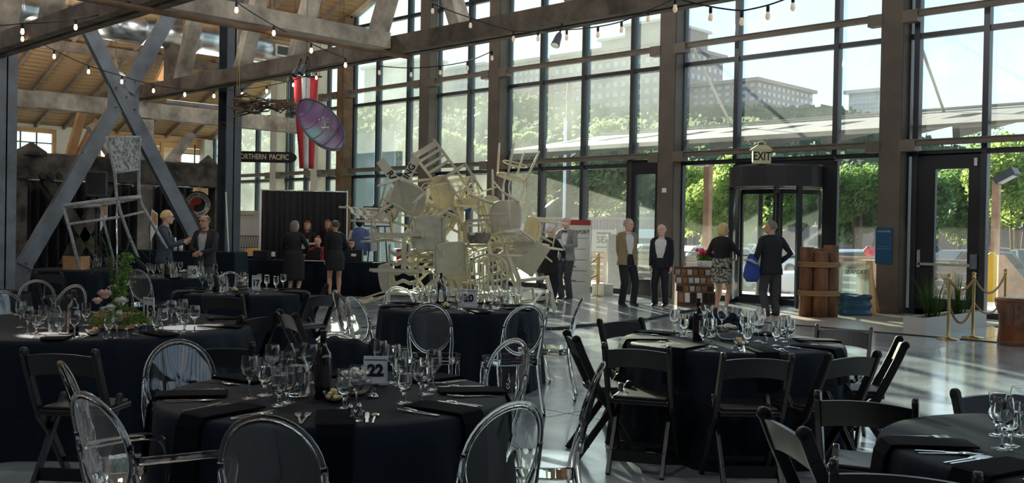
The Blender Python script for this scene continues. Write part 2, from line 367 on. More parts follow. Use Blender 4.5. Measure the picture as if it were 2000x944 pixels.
# left wall windows, cladding
wz0, wz1 = 3.55, 4.62
wy = [(on_x(-60, 280, XW).y, on_x(101, 280, XW).y), (on_x(195, 280, XW).y, on_x(312, 280, XW).y), (on_x(352, 280, XW).y, on_x(432, 280, XW).y)]
mat('outside_glow', (.55, .68, .66), .5, emit=(.62, .75, .72), estr=.75)
for i, (y0, y1) in enumerate(wy):
    fr = MB(); X = XW + .02
    for a, b, c, d in ((y0 - .12, y1 + .12, wz1, wz1 + .14), (y0 - .12, y1 + .12, wz0 - .14, wz0)): fr.b2(X, X + .08, a, b, c, d)
    for y in (y0, y1): fr.b2(X, X + .08, y - .12 if y == y0 else y, y if y == y0 else y + .12, wz0, wz1)
    w = fr.build(f'window_{wn + 1 + i}', 'orange_wood', kind='structure')
    n = max(3, round((y1 - y0) / .55))
    for k in range(n):
        for r_ in range(3):
            ya = y0 + (y1 - y0) * k / n; yb = y0 + (y1 - y0) * (k + 1) / n; za = wz0 + (wz1 - wz0) * r_ / 3; zb = wz0 + (wz1 - wz0) * (r_ + 1) / 3
            MB().b2(X - .005, X + .01, ya + .02, yb - .02, za + .02, zb - .02).build('pane', 'outside_glow', w)
    for k in range(1, n): y = y0 + (y1 - y0) * k / n; MB().b2(X + .0, X + .04, y - .022, y + .022, wz0, wz1).build('glazing_bar', 'mullion', w)
    for r_ in (1, 2): z = wz0 + (wz1 - wz0) * r_ / 3; MB().b2(X, X + .035, y0, y1, z - .02, z + .02).build('glazing_bar', 'mullion', w)
# plywood cladding low on the left wall by the corner, light shelf
yy0 = on_x(350, 400, XW).y; yy1 = YG - .3
for k in range(11):
    MB().b2(XW, XW + .05, yy0, yy1, .1 + k * .3, .1 + k * .3 + .285).build('plank', 'pale_plywood', wl)
for k in range(3):
    MB().b2(XW, XW + .06, on_x(170, 300, XW).y, yy1, 4.86 - .2 * k, 4.86 - .2 * k - .185).build('plank', 'orange_wood' if k < 2 else 'pale_plywood', wl)
# ================================================================== STEEL CROSS BRACE FRAME
LX = -18.6; LY, RY = 5.82, 10.0
def steel_h(m_, a, b, w, d, upv=(1, 0, 0)): m_.bar(a, b, w, d, upv); return m_
def wide_flange(x, y, h, w=.30, d=.30):
    m_ = MB(); m_.b2(x - d / 2, x - d / 2 + .02, y - w / 2, y + w / 2, 0, h).b2(x + d / 2 - .02, x + d / 2, y - w / 2, y + w / 2, 0, h).b2(x - d / 2, x + d / 2, y - .012, y + .012, 0, h)
    return m_
Lc = gr(4, 17.3); Rc = gr(446, 20.3)
for P, lab in ((Lc, 'blue grey steel column at the left edge of the picture'), (Rc, 'dark blue grey steel column between the cross brace and the hanging sign')):
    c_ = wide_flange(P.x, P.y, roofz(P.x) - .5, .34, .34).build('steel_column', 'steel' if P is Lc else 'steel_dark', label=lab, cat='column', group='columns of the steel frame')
    MB().box((P.x, P.y, .015), (.5, .5, .03)).build('base_plate', 'steel', c_)
br = T('cross_brace', 'blue grey steel cross brace in an X between the two steel columns', 'brace', (Lc.x, Lc.y, 0))
o = Vector((Lc.x, Lc.y, 0)); axd = (Rc - Lc).normalized(); nrm = Vector((axd.y, -axd.x, 0))
if nrm.x < 0: nrm = -nrm
def on_plane(px, py, P, n):
    d = ray(px, py); return EYE + d * ((P - EYE).dot(n) / d.dot(n))
def bp(px, py): return on_plane(px, py, Lc, nrm) - o
pc = bp(240, 188)
for a, b in (((150, 5), (240, 188)), ((240, 188), (390, 478)), ((350, 0), (250, 178)), ((225, 215), (48, 520))):
    A, B = bp(*a), bp(*b); m_ = MB(); off = nrm * .0
    m_.bar(A, B, .26, .03, nrm)
    dd = (B - A).normalized(); sd_ = dd.cross(nrm).normalized()
    for s in (-1, 1): m_.bar(A + sd_ * s * .12 - nrm * .06, B + sd_ * s * .12 - nrm * .06, .02, .14, nrm)
    m_.build('diagonal', 'steel', br)
def plate(pts, name='gusset_plate', off=-.03, lab=None):
    k = len(pts); vs = [bp(*p) + nrm * off for p in pts] + [bp(*p) + nrm * (off - .025) for p in pts]
    return MB().add(vs, [tuple(range(k)), tuple(range(2 * k - 1, k - 1, -1))] + [(i, (i + 1) % k, (i + 1) % k + k, i + k) for i in range(k)]).build(name, 'steel', br)
plate([(213, 160), (272, 155), (273, 222), (212, 218)])
plate([(18, 520), (66, 497), (68, 578), (18, 580)])
plate([(395, 470), (432, 500), (432, 560), (400, 560)])
for p in ((226, 172), (262, 160), (225, 210), (246, 190), (262, 214), (50, 515), (56, 530), (160, 298)):
    c = bp(*p) + nrm * .02; MB().tube([c, c + nrm * .04], .016, 6).build('bolt', 'steel_dark', br)
# ================================================================== TIMBER TRUSSES
CZ = 4.38
def truss(y, xs_l, x0, x1, lab, extra=()):
    t = T('roof_truss', lab, 'roof truss', (0, y, 0), group='timber roof trusses')
    for s in (-1, 1): MB().b2(x0, x1, s * .11 - .07, s * .11 + .07, CZ - .135, CZ + .135).build('bottom_chord', 'timber_dark', t)
    for s, xe in ((1, XW + 1), (-1, 2 * RIDGE - XW - 1)):
        a = Vector((xe, 0, roofz(xe) - .62)); b = Vector((RIDGE, 0, roofz(RIDGE) - .62)); MB().bar(a, b, .26, .3, (0, 1, 0)).build('top_chord', 'timber', t)
    for xb, sgn in xs_l:
        zt = CZ; xt = xb
        while zt < min(roofz(xt) - .7, CZ + 5): xt += sgn * .09; zt += .2
        MB().bar((xb, 0, CZ), (xt, 0, zt), .2, .27, (0, 1, 0)).build('web_brace', 'timber', t)
    for xp in extra: MB().b2(xp - .14, xp + .14, -.14, .14, CZ, roofz(xp) - .7).build('web_post', 'timber_dark', t)
    return t
xs_ = [(on_y(p, q, RY).x, s) for p, q, s in ((352, 170, 1), (470, 150, 1), (575, 135, 1), (729, 98, 1), (905, 62, -1), (1135, 25, -1))]
truss(RY, xs_, -24.5, 4, 'long dark timber roof truss running from the steel column to the top right corner', extra=[on_y(338, 160, RY).x])
xs2 = [(x - .2, s) for x, s in xs_]
truss(LY, xs2, -26, 4, 'nearer timber roof truss cutting across the top left corner', extra=[-21.1])
t = T('tie_beam', 'weathered grey timber beam running back under the roof above the steel columns', 'beam', (RIDGE, 0, CZ + .06))
MB().b2(-.13, .13, -2, RY - .2, -.12, .12).build('beam', 'timber', t)
p1, p2 = on_y(802, 112, RY - .2), on_y(802, 112, RY - .2)
t = MB().tube([(p1.x, -3, p1.z + .02), (p1.x, RY - .2, p1.z)], .038, 10).build('iron_pipe', 'brown_timber', label='thin rusty pipe running back just below the grey timber beam', cat='pipe')
BX = -21.1
t = T('wall_beam', 'long weathered timber beam level below the roof on wooden posts', 'beam', (BX, 0, 4.0))
y0 = on_x(0, 190, BX).y - 3; y1 = on_x(585, 250, BX).y
mid = (y0 + y1) / 2
MB().b2(-.15, .15, y0, 7.7, -.19, .15).build('beam', 'timber', t); MB().b2(-.15, .15, 7.7, y1, -.17, .17).build('beam', 'timber', t)
pz = 3.8
for P, lab in ((RY, 'square timber post with slanting braces behind the steel cross brace'), (LY, 'square timber post left of the wire chair, partly hidden by the left steel column')):
    t = T('timber_post', lab, 'post', (BX, P, 0)); MB().b2(-.17, .17, -.17, .17, 0, pz - .005).build('post', 'timber', t)
    for s in (-1, 1):
        if P == y1 - .5 and s == 1: continue
        MB().bar((0, s * .2, 2.35), (0, s * 1.15, pz - .22), .16, .24, (1, 0, 0)).build('knee_brace', 'timber', t)
# new orange props seen behind
for k, (a, b) in enumerate((((165, 205), (135, 310)), ((190, 235), (150, 315)), ((345, 85), (310, 160)))):
    A, B = on_x(*a, -24), on_x(*b, -24); MB().bar(A, B, .18, .16, (1, 0, 0)).build('prop', 'orange_wood', label=['leaning orange timber prop left of the steel cross brace', 'shorter leaning orange timber prop beside the taller one', 'timber prop high behind the steel cross brace'][k], cat='prop')
# duct
DX = -19.8; ya, yb = on_x(120, 40, DX).y - 2, on_x(578, 118, DX).y; dz = on_x(350, 72, DX).z
t = T('air_duct', 'round silver spiral air duct hanging below the roof', 'duct', (DX, 0, dz))
n = 0; y = ya
while y < yb - .05:
    y2 = min(y + 1.2, yb); MB().tube([(0, y, 0), (0, y + .03, 0), (0, y + .031, 0), (0, y2 - .03, 0), (0, y2 - .029, 0), (0, y2, 0)], [.3, .3, .285, .285, .3, .3], 28).build('duct_section', 'duct', t); y = y2
    MB().b2(-.004, .004, y - .6, y - .58, .28, 1.2).build('hanger', 'black', t)
g = MB().b2(.2, .33, yb - .75, yb - .15, -.13, .13).build('grille', 'cream', t); MB().b2(.325, .34, yb - .7, yb - .2, -.09, .09).build('grille_opening', 'black', g)

# added pendant fill lamps under the roof, mostly unseen, to brighten the interior
lamps = [(-27, 12, 'added pendant fill lamp under the roof at the far left'), (-24, 4, 'added pendant fill lamp over the far left tables'), (-15.5, 14.5, 'added pendant fill lamp high in front of the glass wall'), (-16, 7, 'added pendant fill lamp near the cross brace'), (-9, 12, 'added pendant fill lamp high over the entrance side'), (-9, 4, 'added pendant fill lamp over the middle tables'), (-3, 9, 'added pendant fill lamp over the right side tables'), (-3, -1, 'added pendant fill lamp over the nearest tables'), (-12, -3, 'added pendant fill lamp over the camera side'), (2, 5, 'added pendant fill lamp right of the picture')]
mat('fill_lamp_glow', (1, .9, .75), .5, emit=(1, .86, .66), estr=6)
for x, y, lab in lamps:
    z = min(roofz(x) - 2.0, 7.6) if x > -20 else min(roofz(x) - 1.2, 5.6)
    t = T('added_pendant', lab, 'lamp', (x, y, z), group='added pendant fill lamps'); MB().lathe([(.03, .35), (.08, .3), (.10, .15), (.26, 0), (.25, -.01), (.09, .13)], 18, cap0=False, cap1=False).build('shade', 'duct', t)
    MB().ball((0, 0, -.02), .07, 10, 7).build('bulb', 'fill_lamp_glow', t); MB().tube([(0, 0, .3), (0, 0, roofz(x) - z - .1)], .01, 5).build('cord', 'black', t)
    ld = bpy.data.lights.new('pendant', 'POINT'); ld.energy = 100; ld.color = (1, .98, .95); ld.shadow_soft_size = .12
    lo = bpy.data.objects.new('light', ld); COL.objects.link(lo); lo.location = (0, 0, -.14); lo.parent = t

mat('fill_tube_glow', (1, .85, .55), .5, emit=(1, .72, .38), estr=2.2)  # uplights added to brighten the timbers and roof, mostly unseen
for x, y, L, en, lab in ((-21.1, 3.2, 2.4, 90, 'added fill uplight on the long wall beam, left of the cross brace'), (-21.1, 11.7, 2.4, 90, 'added fill uplight on the long wall beam behind the steel column'), (-12.4, 4.0, 2.4, 110, 'added fill uplight on the grey tie beam'), (-27.5, 8.0, 3.0, 130, 'added fill uplight near the left wall'), (-8, 10, 2.4, 70, 'added fill uplight on the truss toward the glass')):
    z = {-21.1: 4.22, -12.4: 4.58, -27.5: 4.7, -8: 4.62}[x]
    t = T('added_uplight', lab, 'lamp', (x, y, z), group='added fill uplights'); MB().b2(-.06, .06, -L / 2, L / 2, 0, .07).build('housing', 'steel', t); MB().b2(-.04, .04, -L / 2 + .03, L / 2 - .03, .07, .075).build('lens', 'fill_tube_glow', t)
    if x == -27.5: MB().b2(-.05, .05, -L / 2, -L / 2 + .05, -4.7, 0).b2(-.05, .05, L / 2 - .05, L / 2, -4.7, 0).build('leg', 'steel', t)
    ld = bpy.data.lights.new('uplight', 'AREA'); ld.shape = 'RECTANGLE'; ld.size = .1; ld.size_y = L; ld.energy = en * 1.9; ld.color = (1, .90, .76)
    lo = bpy.data.objects.new('light', ld); COL.objects.link(lo); lo.parent = t; lo.location = (0, 0, .10); lo.rotation_euler = (PI, 0, 0)
# ================================================================== OUTSIDE
mat('paving', (.52, .45, .38), .8, col2=(.66, .59, .52), scale=1.5)
mat('asphalt', (.20, .20, .21), .85, var=.2, scale=1)
mat('earth', (.10, .13, .05), .9, var=.3, scale=.2)
def leafmat(name, a, b, sc=1.2):
    m = mat(name, a, .55, col2=b, scale=sc); t = m.node_tree; p = t.nodes['Principled BSDF']
    tr = t.nodes.new('ShaderNodeBsdfTranslucent'); mx_ = t.nodes.new('ShaderNodeMixShader'); mx_.inputs[0].default_value = .5
    rp = [n for n in t.nodes if n.type == 'VALTORGB'][0]; hs = t.nodes.new('ShaderNodeHueSaturation'); hs.inputs['Value'].default_value = 1.35; hs.inputs['Saturation'].default_value = .85; t.links.new(rp.outputs[0], hs.inputs['Color']); t.links.new(hs.outputs[0], tr.inputs[0])
    t.links.new(p.outputs[0], mx_.inputs[1]); t.links.new(tr.outputs[0], mx_.inputs[2]); t.links.new(mx_.outputs[0], t.nodes['Material Output'].inputs[0])
leafmat('leaf', (.055, .13, .02), (.20, .33, .06)); leafmat('leaf_dark', (.035, .10, .03), (.12, .25, .06)); leafmat('leaf_yellow', (.15, .25, .03), (.36, .45, .09)); leafmat('wood_leaf', (.055, .085, .045), (.15, .20, .10), .12)
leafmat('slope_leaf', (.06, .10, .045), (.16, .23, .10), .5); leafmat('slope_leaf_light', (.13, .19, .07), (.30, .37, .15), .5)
mat('bark', (.12, .085, .06), .9, var=.3, scale=5); mat('deck_wood', (.38, .22, .14), .7, col2=(.56, .38, .27), scale=3)
mat('grey_wood', (.30, .25, .20), .8, col2=(.46, .40, .34), scale=3); mat('white_paint', (.75, .76, .74), .5); mat('white_car', (.75, .77, .78), .18, coat=.6); mat('silver_car', (.38, .42, .46), .22, metal=.5, coat=.6); mat('dark_car', (.08, .09, .11), .2, coat=.6); mat('red_car', (.42, .03, .03), .2, coat=.6)
mat('car_glass', (.03, .04, .05), .05, spec=.8); mat('tyre', (.02, .02, .02), .8); mat('yellow', (.85, .52, .03), .5); mat('train', (.20, .13, .14), .7, col2=(.30, .21, .21), scale=.4)
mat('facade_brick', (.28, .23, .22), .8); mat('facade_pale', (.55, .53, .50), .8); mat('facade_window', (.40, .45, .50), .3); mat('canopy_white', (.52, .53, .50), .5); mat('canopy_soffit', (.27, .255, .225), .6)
mat('skylight', (.85, .95, .95), .1, trans=.9, ior=1.1); mat('hoarding_blue', (.42, .56, .72), .6, var=.1, scale=3); mat('tail_red', (.6, .03, .03), .3, emit=(.8, .03, .02), estr=.3)
def gnd(name, x0, x1, y0, y1, z, mt, kind='structure'): return MB().b2(x0, x1, y0, y1, z - .2, z).build(name, mt, kind=kind)
gnd('trim_4', -60, 30, YG + .2, 24.0, -.03, 'paving'); gnd('trim_5', -330, 130, 24.0, 330, -.35, 'asphalt')
gnd('trim_6', -330, 60, -40, YF - .2, -.35, 'asphalt'); 
# hillside with woods
YH = 190
crest = [(-300, 225), (200, 215), (600, 208), (750, 222), (850, 210), (950, 202), (1060, 205), (1100, 222), (1290, 240), (1345, 232), (1480, 236), (1540, 240), (1620, 240), (1700, 258), (1760, 285), (1850, 320), (2100, 370)]
vs = []; rows = 9; pts_c = [on_y(px, py + 8, YH) for px, py in crest]
for P in pts_c:
    for r_ in range(rows):
        t = r_ / (rows - 1); vs.append((P.x * (1 - .25 * (1 - t)) - 0, 75 + (YH - 75) * t, -1.5 + (P.z + 1.5) * (t ** .8)))
    vs.append((P.x, YH + 60, P.z * .9))
k = rows + 1; fs = [(i * k + j, (i + 1) * k + j, (i + 1) * k + j + 1, i * k + j + 1) for i in range(len(crest) - 1) for j in range(k - 1)]
MB().add(vs, fs, True).build('hillside', 'earth', kind='structure')
def ico_blob(m_, c, r, seed, n=9, kk=6):
    prof = []
    vs = []; 
    for i in range(kk + 1):
        th = PI * i / kk
        for j in range(n):
            a = 2 * PI * j / n + i * .3; d = Vector((math.sin(th) * math.cos(a), math.sin(th) * math.sin(a), -math.cos(th)))
            q = 1 + .35 * noise.noise(d * 1.8 + Vector((seed, seed * 1.7, 0))); vs.append(Vector(c) + d * r * q)
    fs = [(i * n + j, i * n + (j + 1) % n, (i + 1) * n + (j + 1) % n, (i + 1) * n + j) for i in range(kk) for j in range(n)]
    m_.add(vs, fs, True)
def surf(u, t):                      # hillside point
    i = min(int(u), len(pts_c) - 2); f_ = u - i; P = pts_c[i].lerp(pts_c[i + 1], f_); return Vector((P.x * (1 - .25 * (1 - t)), 75 + (YH - 75) * t, -1.5 + (P.z + 1.5) * (t ** .8)))
wd = MB()
for i in range(1500):
    P = surf(R.uniform(1.5, len(crest) - 1.01), R.random() ** .8); r = R.uniform(1.6, 3.6)
    ico_blob(wd, P + Vector((0, 0, r * .35)), r, i * 3.1)
# loose leaf cards roughen the outline of the woods
for i in range(30000):
    P = surf(R.uniform(1.5, len(crest) - 1.01), R.random() ** .6) + Vector((R.uniform(-3, 3), R.uniform(-3, 3), R.uniform(.5, 4.2))); a, b = R.uniform(0, PI), R.uniform(-1, 1); s_ = R.uniform(.25, .6)
    u = Vector((math.cos(a), math.sin(a), 0)) * s_; w = Vector((0, b * .3, 1)).normalized() * s_; wd.add([P - u - w, P + u - w * .6, P + u * .7 + w, P - u * .8 + w * .7], [(0, 1, 2, 3)])
wd.build('woods', 'wood_leaf', kind='stuff')
def leaves(m_, c, r, n, s_, seed, squash=.8):
    rr = random.Random(seed); c = Vector(c); cl = []
    while len(cl) < 26:
        q = Vector((rr.uniform(-1, 1), rr.uniform(-1, 1), rr.uniform(-1, 1)))
        if .25 < q.length < 1: cl.append((Vector((q.x, q.y, q.z * squash)) * r * .72, rr.uniform(.26, .42) * r))
    for i in range(n):
        q, qr = rr.choice(cl); d = Vector((rr.gauss(0, 1), rr.gauss(0, 1), rr.gauss(0, 1))).normalized() * qr * rr.random() ** .35
        P = c + q + d; ax = Vector((rr.gauss(0, 1), rr.gauss(0, 1), rr.gauss(0, 1))).normalized(); u = ax.orthogonal().normalized(); w = ax.cross(u); k = s_ * rr.uniform(.6, 1.3)
        m_.add([P - u * k, P + w * k * .5, P + u * k, P - w * k * .5], [(0, 1, 2, 3)])
def tree(px, dep, h, cr_, lab, lm='leaf', n=9000, s_=.16, z=-.35, seed=1, squash=.9, trunks=1, cz=None, name='leafy_tree'):
    P = gr(px, dep, z); t = T(name, lab, 'tree', P, group='trees beyond the glass wall'); rr = random.Random(seed)
    tk = MB(); cz = cz or h - cr_ * squash
    for q in range(trunks):
        a = rr.uniform(0, 6); tk.tube([(.15 * math.cos(a) * q, .15 * math.sin(a) * q, 0), (.3 * math.cos(a) * (q + .5), .3 * math.sin(a) * (q + .5), cz * .5), (cr_ * .3 * math.cos(a), cr_ * .3 * math.sin(a), cz)], [.14, .10, .05], 7)
        for b_ in range(6):
            a2 = rr.uniform(0, 6.3); z0 = cz * rr.uniform(.5, .9); tk.tube([(0, 0, z0), (cr_ * .7 * math.cos(a2), cr_ * .7 * math.sin(a2), z0 + cr_ * rr.uniform(.3, .8))], [.05, .015], 5)
    tk.build('trunk', 'bark', t); f_ = MB(); leaves(f_, (0, 0, cz), cr_, n, s_, seed, squash); f_.build('foliage', lm, t, kind='stuff')
    return t
tree(1405, 40, 5.2, 2.0, 'bright green tree seen through the glass left of the revolving door', 'leaf_yellow', 16000, .11, seed=3, squash=1.1)
tree(1352, 52, 5.6, 2.1, 'bright green tree directly right of the wide column behind the two men', 'leaf_yellow', 12000, .13, seed=31)
tree(1480, 62, 6.2, 2.5, 'dark green tree seen through the left leaf of the revolving door', 'leaf', 14000, .15, seed=4)
tree(1565, 56, 5.8, 2.2, 'green tree seen above the bundle of logs', 'leaf', 12000, .15, seed=5)
tree(1672, 50, 5.8, 2.4, 'broad multi stemmed tree between the revolving door and the blue notice', 'leaf', 20000, .12, seed=6, trunks=4, cz=3.7)
tree(1785, 56, 6.2, 2.1, 'green tree behind the left jamb of the swing door', 'leaf_dark', 10000, .14, seed=7)
tree(1872, 60, 6.4, 2.7, 'green tree filling the glass of the swing door', 'leaf', 15000, .14, seed=8, cz=4.1)
tree(1990, 44, 7.2, 2.6, 'yellow green tree at the right edge of the picture', 'leaf_yellow', 13000, .12, seed=9, cz=4.6, trunks=3)
tree(1945, 66, 6.8, 2.8, 'paler tree behind the floodlight pole', 'leaf_yellow', 12000, .15, seed=10, cz=4.2)
tree(1925, 60, 9.3, 2.2, 'sparse twiggy tree top showing above the white canopy', 'leaf', 900, .12, seed=14, cz=7.6)
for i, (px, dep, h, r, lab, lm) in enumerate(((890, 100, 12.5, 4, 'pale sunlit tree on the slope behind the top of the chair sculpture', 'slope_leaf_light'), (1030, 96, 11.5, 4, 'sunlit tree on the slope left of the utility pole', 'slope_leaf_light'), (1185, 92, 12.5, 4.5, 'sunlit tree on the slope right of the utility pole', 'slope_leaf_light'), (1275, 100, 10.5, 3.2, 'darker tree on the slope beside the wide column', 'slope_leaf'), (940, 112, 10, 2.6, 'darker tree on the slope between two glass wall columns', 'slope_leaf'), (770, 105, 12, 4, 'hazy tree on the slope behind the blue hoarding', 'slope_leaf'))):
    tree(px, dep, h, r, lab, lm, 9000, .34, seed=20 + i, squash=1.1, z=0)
# hedge
hd = MB(); rr = random.Random(5); a0, a1 = gr(1625, 44, -.35), gr(1700, 44, -.35)
for i in range(5000):
    t = rr.random(); P = a0.lerp(a1, t) + Vector((rr.uniform(-.5, .5), rr.uniform(-.5, .5), rr.uniform(0, 1.0))); u = Vector((rr.gauss(0, 1), rr.gauss(0, 1), rr.gauss(0, 1))).normalized() * .08; w = u.orthogonal(); hd.add([P - u, P + w * .5, P + u, P - w * .5], [(0, 1, 2, 3)])
hd.build('hedge', 'leaf_dark', label='low clipped hedge beyond the deck railing left of the blue notice', cat='hedge', kind='stuff')
# bright shrub seen inside revolving door
t = T('shrub', 'rounded bright yellow green shrub seen through the revolving door', 'shrub', gr(1466, 60, -.35)); f_ = MB(); leaves(f_, (0, 0, .9), 1.5, 5000, .1, 9, .5); f_.build('foliage', 'leaf_yellow', t, kind='stuff'); MB().tube([(0, 0, 0), (0, 0, .8)], .08, 6).build('stem', 'bark', t)
# hill buildings
def block(name, lab, pxa, pxb, ytop, ybot, Y, mt, floors, cols, wm='facade_window', roof=None, dep=30, wf=.5):
    A = on_y(pxa, ytop, Y); B = on_y(pxb, ytop, Y); z1 = (A.z + B.z) / 2; z0 = on_y((pxa + pxb) / 2, ybot, Y).z
    t = T(name, lab, 'building', ((A.x + B.x) / 2, Y, z0)); w = B.x - A.x; h = z1 - z0
    MB().b2(-w / 2, w / 2, 0, dep, -12, h).build('wall', mt, t)
    MB().b2(-w / 2 - 1, w / 2 + 1, -1, dep + 1, h, h + .9).build('roof', roof or mt, t)
    wme = MB().b2(-.5 * w / cols * wf, .5 * w / cols * wf, -.15, .1, -.5 * h / floors * .5, .5 * h / floors * .5).mesh('window', wm)
    for i in range(cols):
        for j in range(floors): link('window', wme, t, (-w / 2 + w * (i + .5) / cols, 0, h * (j + .5) / floors))
    # side windows facing the camera's right
    n2 = max(2, int(dep / (w / cols)))
    wm2 = MB().b2(-.1, .15, -.5 * dep / n2 * wf, .5 * dep / n2 * wf, -.5 * h / floors * .5, .5 * h / floors * .5).mesh('window', wm)
    for i in range(n2):
        for j in range(floors): link('window', wm2, t, (w / 2, dep * (i + .5) / n2, h * (j + .5) / floors))
    return t, w, h
t, w, h = block('apartment_building', 'large brick apartment block with stepped roofline high on the hill', 1083, 1290, 100, 235, 215, 'facade_brick', 7, 14)
for x0, x1, dz_ in ((-.1, .12, 3.4), (.12, .45, 6.4)):
    c_ = MB().b2(w * x0, w * x1, 3, 25, h + .9, h + dz_).build('upper_storey', 'facade_brick', t); MB().b2(w * x0 - .8, w * x1 + .8, 2, 26, h + dz_, h + dz_ + .7).build('roof', 'facade_pale', t)
block('hill_house', 'small hilltop building with a wide flat roof left of the large apartment block', 1003, 1055, 122, 165, 215, 'facade_brick', 3, 5)
block('apartment_building', 'pale apartment block on the hill behind the left part of the glass wall', 712, 830, 128, 200, 205, 'facade_pale', 4, 8, dep=8)
block('apartment_building', 'long pale terrace on the hill between two glass wall columns', 850, 946, 135, 175, 215, 'facade_pale', 3, 8)
block('apartment_building', 'low brown building with trees on its roof, on the hill above the canopy', 1352, 1478, 165, 205, 230, 'facade_brick', 3, 8)
block('office_tower', 'pale tower block on the skyline beside the wide column with the blue notice', 1658, 1716, 182, 250, 240, 'facade_pale', 8, 7, dep=10)
# freight train
t = T('freight_train', 'long mauve freight car passing outside behind the two standing men', 'train', (0, 62, -.4))
xa, xb = on_y(1060, 450, 62).x, on_y(1345, 450, 62).x
n = 3; L = (xb - xa) / n
for i in range(n):
    c_ = MB().b2(xa + i * L + .3, xa + (i + 1) * L - .3, 0, 3, .9, 3.0)
    c_.b2(xa + i * L + .1, xa + (i + 1) * L - .1, -.15, 3.1, 2.95, 3.15); c_.b2(xa + i * L, xa + (i + 1) * L, .2, 2.8, .55, .85)
    car = c_.build('wagon', 'train', t); L2 = L / 14
    for k in range(14): MB().b2(xa + i * L + .6 + k * L2 * .93, xa + i * L + .75 + k * L2 * .93, -.08, 0, .9, 2.95).build('rib', 'train', car)
    w_ = MB()
    for k in range(4):
        for q in (0, .9): w_.lathe([(.4, -.1), (.4, .1)], 12, (0, 0, 0))
    for xx in (1.5, 2.6, L - 2.6, L - 1.5): MB().tube([(xa + i * L + xx, .1, .4), (xa + i * L + xx, .3, .4)], .4, 14).build('wheel', 'tyre', car)
MB().box((on_y(1272, 450, 62).x, -.12, 1.9), (2.2, .02, .7)).build('marking', 'white_paint', t)
MB().b2(-260, 40, 66, 66.3, -.4, 2.2).build('trim_7', 'train', kind='structure')
# utility and lamp poles
P = gr(1107, 75, -.35); pz_ = on_y(1107, 145, P.y).z
t = T('utility_pole', 'tall wooden utility pole with a crossarm, seen through the glass wall', 'pole', P); MB().tube([(0, 0, 0), (0, 0, pz_)], [.28, .2], 10).build('pole', 'bark', t); MB().bar((-1.6, 0, pz_ - .8), (1.6, 0, pz_ - .8), .15, .15).build('crossarm', 'bark', t); MB().bar((0, 0, pz_ - 6), (2.6, -.5, pz_ - 5), .08, .08).tube([(2.6, -.5, pz_ - 5), (3.2, -.6, pz_ - 5.1)], .16, 8).build('street_light', 'duct', t)
P = gr(1101, 60, -.35); MB().tube([(0, 0, 0), (0, 0, on_y(1101, 225, P.y).z)], .09, 8).build('flag_pole', 'white_paint', label='slim white pole beside the wooden utility pole', cat='pole').location = P
for px, dep, yt, lab, mt in ((1381, 27.5, 318, 'reddish brown lamp pole outside left of the revolving door', 'deck_wood'), (1944, 27, 350, 'reddish brown floodlight pole outside right of the swing door', 'deck_wood')):
    P = gr(px, dep, -.03); zt = on_y(px, yt, P.y).z; t = T('lamp_pole', lab, 'lamp post', P); MB().b2(-.09, .09, -.09, .09, 0, zt).build('pole', mt, t)
    hd_ = MB().box((.28, -.1, zt + .1), (.55, .5, .2), rot=Matrix.Rotation(-.5, 3, 'Y')).build('lamp_head', 'steel_dark', t) if px > 1500 else MB().box((-.12, -.1, zt - .02), (.4, .3, .12)).build('lamp_head', 'white_paint', t)
    if px > 1500: MB().box((.32, -.14, zt + .0), (.4, .36, .03), rot=Matrix.Rotation(-.5, 3, 'Y')).build('lens', 'white_paint', hd_)
# deck railing
YR = 22.9
def railing(name, lab, xa, xb, mt, posts, Y=YR):
    t = T(name, lab, 'railing', (xa, Y, -.03)); L = xb - xa
    MB().b2(0, L, -.09, .09, 1.02, 1.07).build('top_rail', mt, t)
    for k in range(5): MB().b2(0, L, -.03, .03, .12 + k * .175, .12 + k * .175 + .12).build('board', mt, t)
    for i in range(posts): x = L * (i + .02) / (posts - 1 + .04); MB().b2(x - .07, x + .07, -.1, .02, 0, 1.02).build('post', mt, t)
X_ = lambda px: on_y(px, 500, YR).x
railing('deck_railing', 'reddish wooden deck railing outside behind the man in the tan jacket', X_(1060), X_(1330), 'deck_wood', 7)
railing('deck_railing', 'wooden deck railing outside left of the revolving door', X_(1334), X_(1445), 'grey_wood', 4)
railing('deck_railing', 'grey brown deck railing outside behind the log bundle and swing door', X_(1600), X_(1915), 'grey_wood', 8)
t = MB().prism([(0, 0), (1.15, 0), (.15, 1.15), (0, 1.15)], .08).build('ramp_board', 'deck_wood', label='triangular wooden ramp panel behind the yellow bollard', cat='panel'); t.location = gr(1950, 25.2, -.03); t.rotation_euler = (0, 0, yaw(0))
# bollard
t = T('bollard', 'bright yellow round topped bollard outside the swing door', 'bollard', gr(1938, 24.6, -.03)); MB().lathe([(.12, 0), (.12, 1.12), (.10, 1.18), (.05, 1.22), (.001, 1.23)], 16).build('sleeve', 'yellow', t)
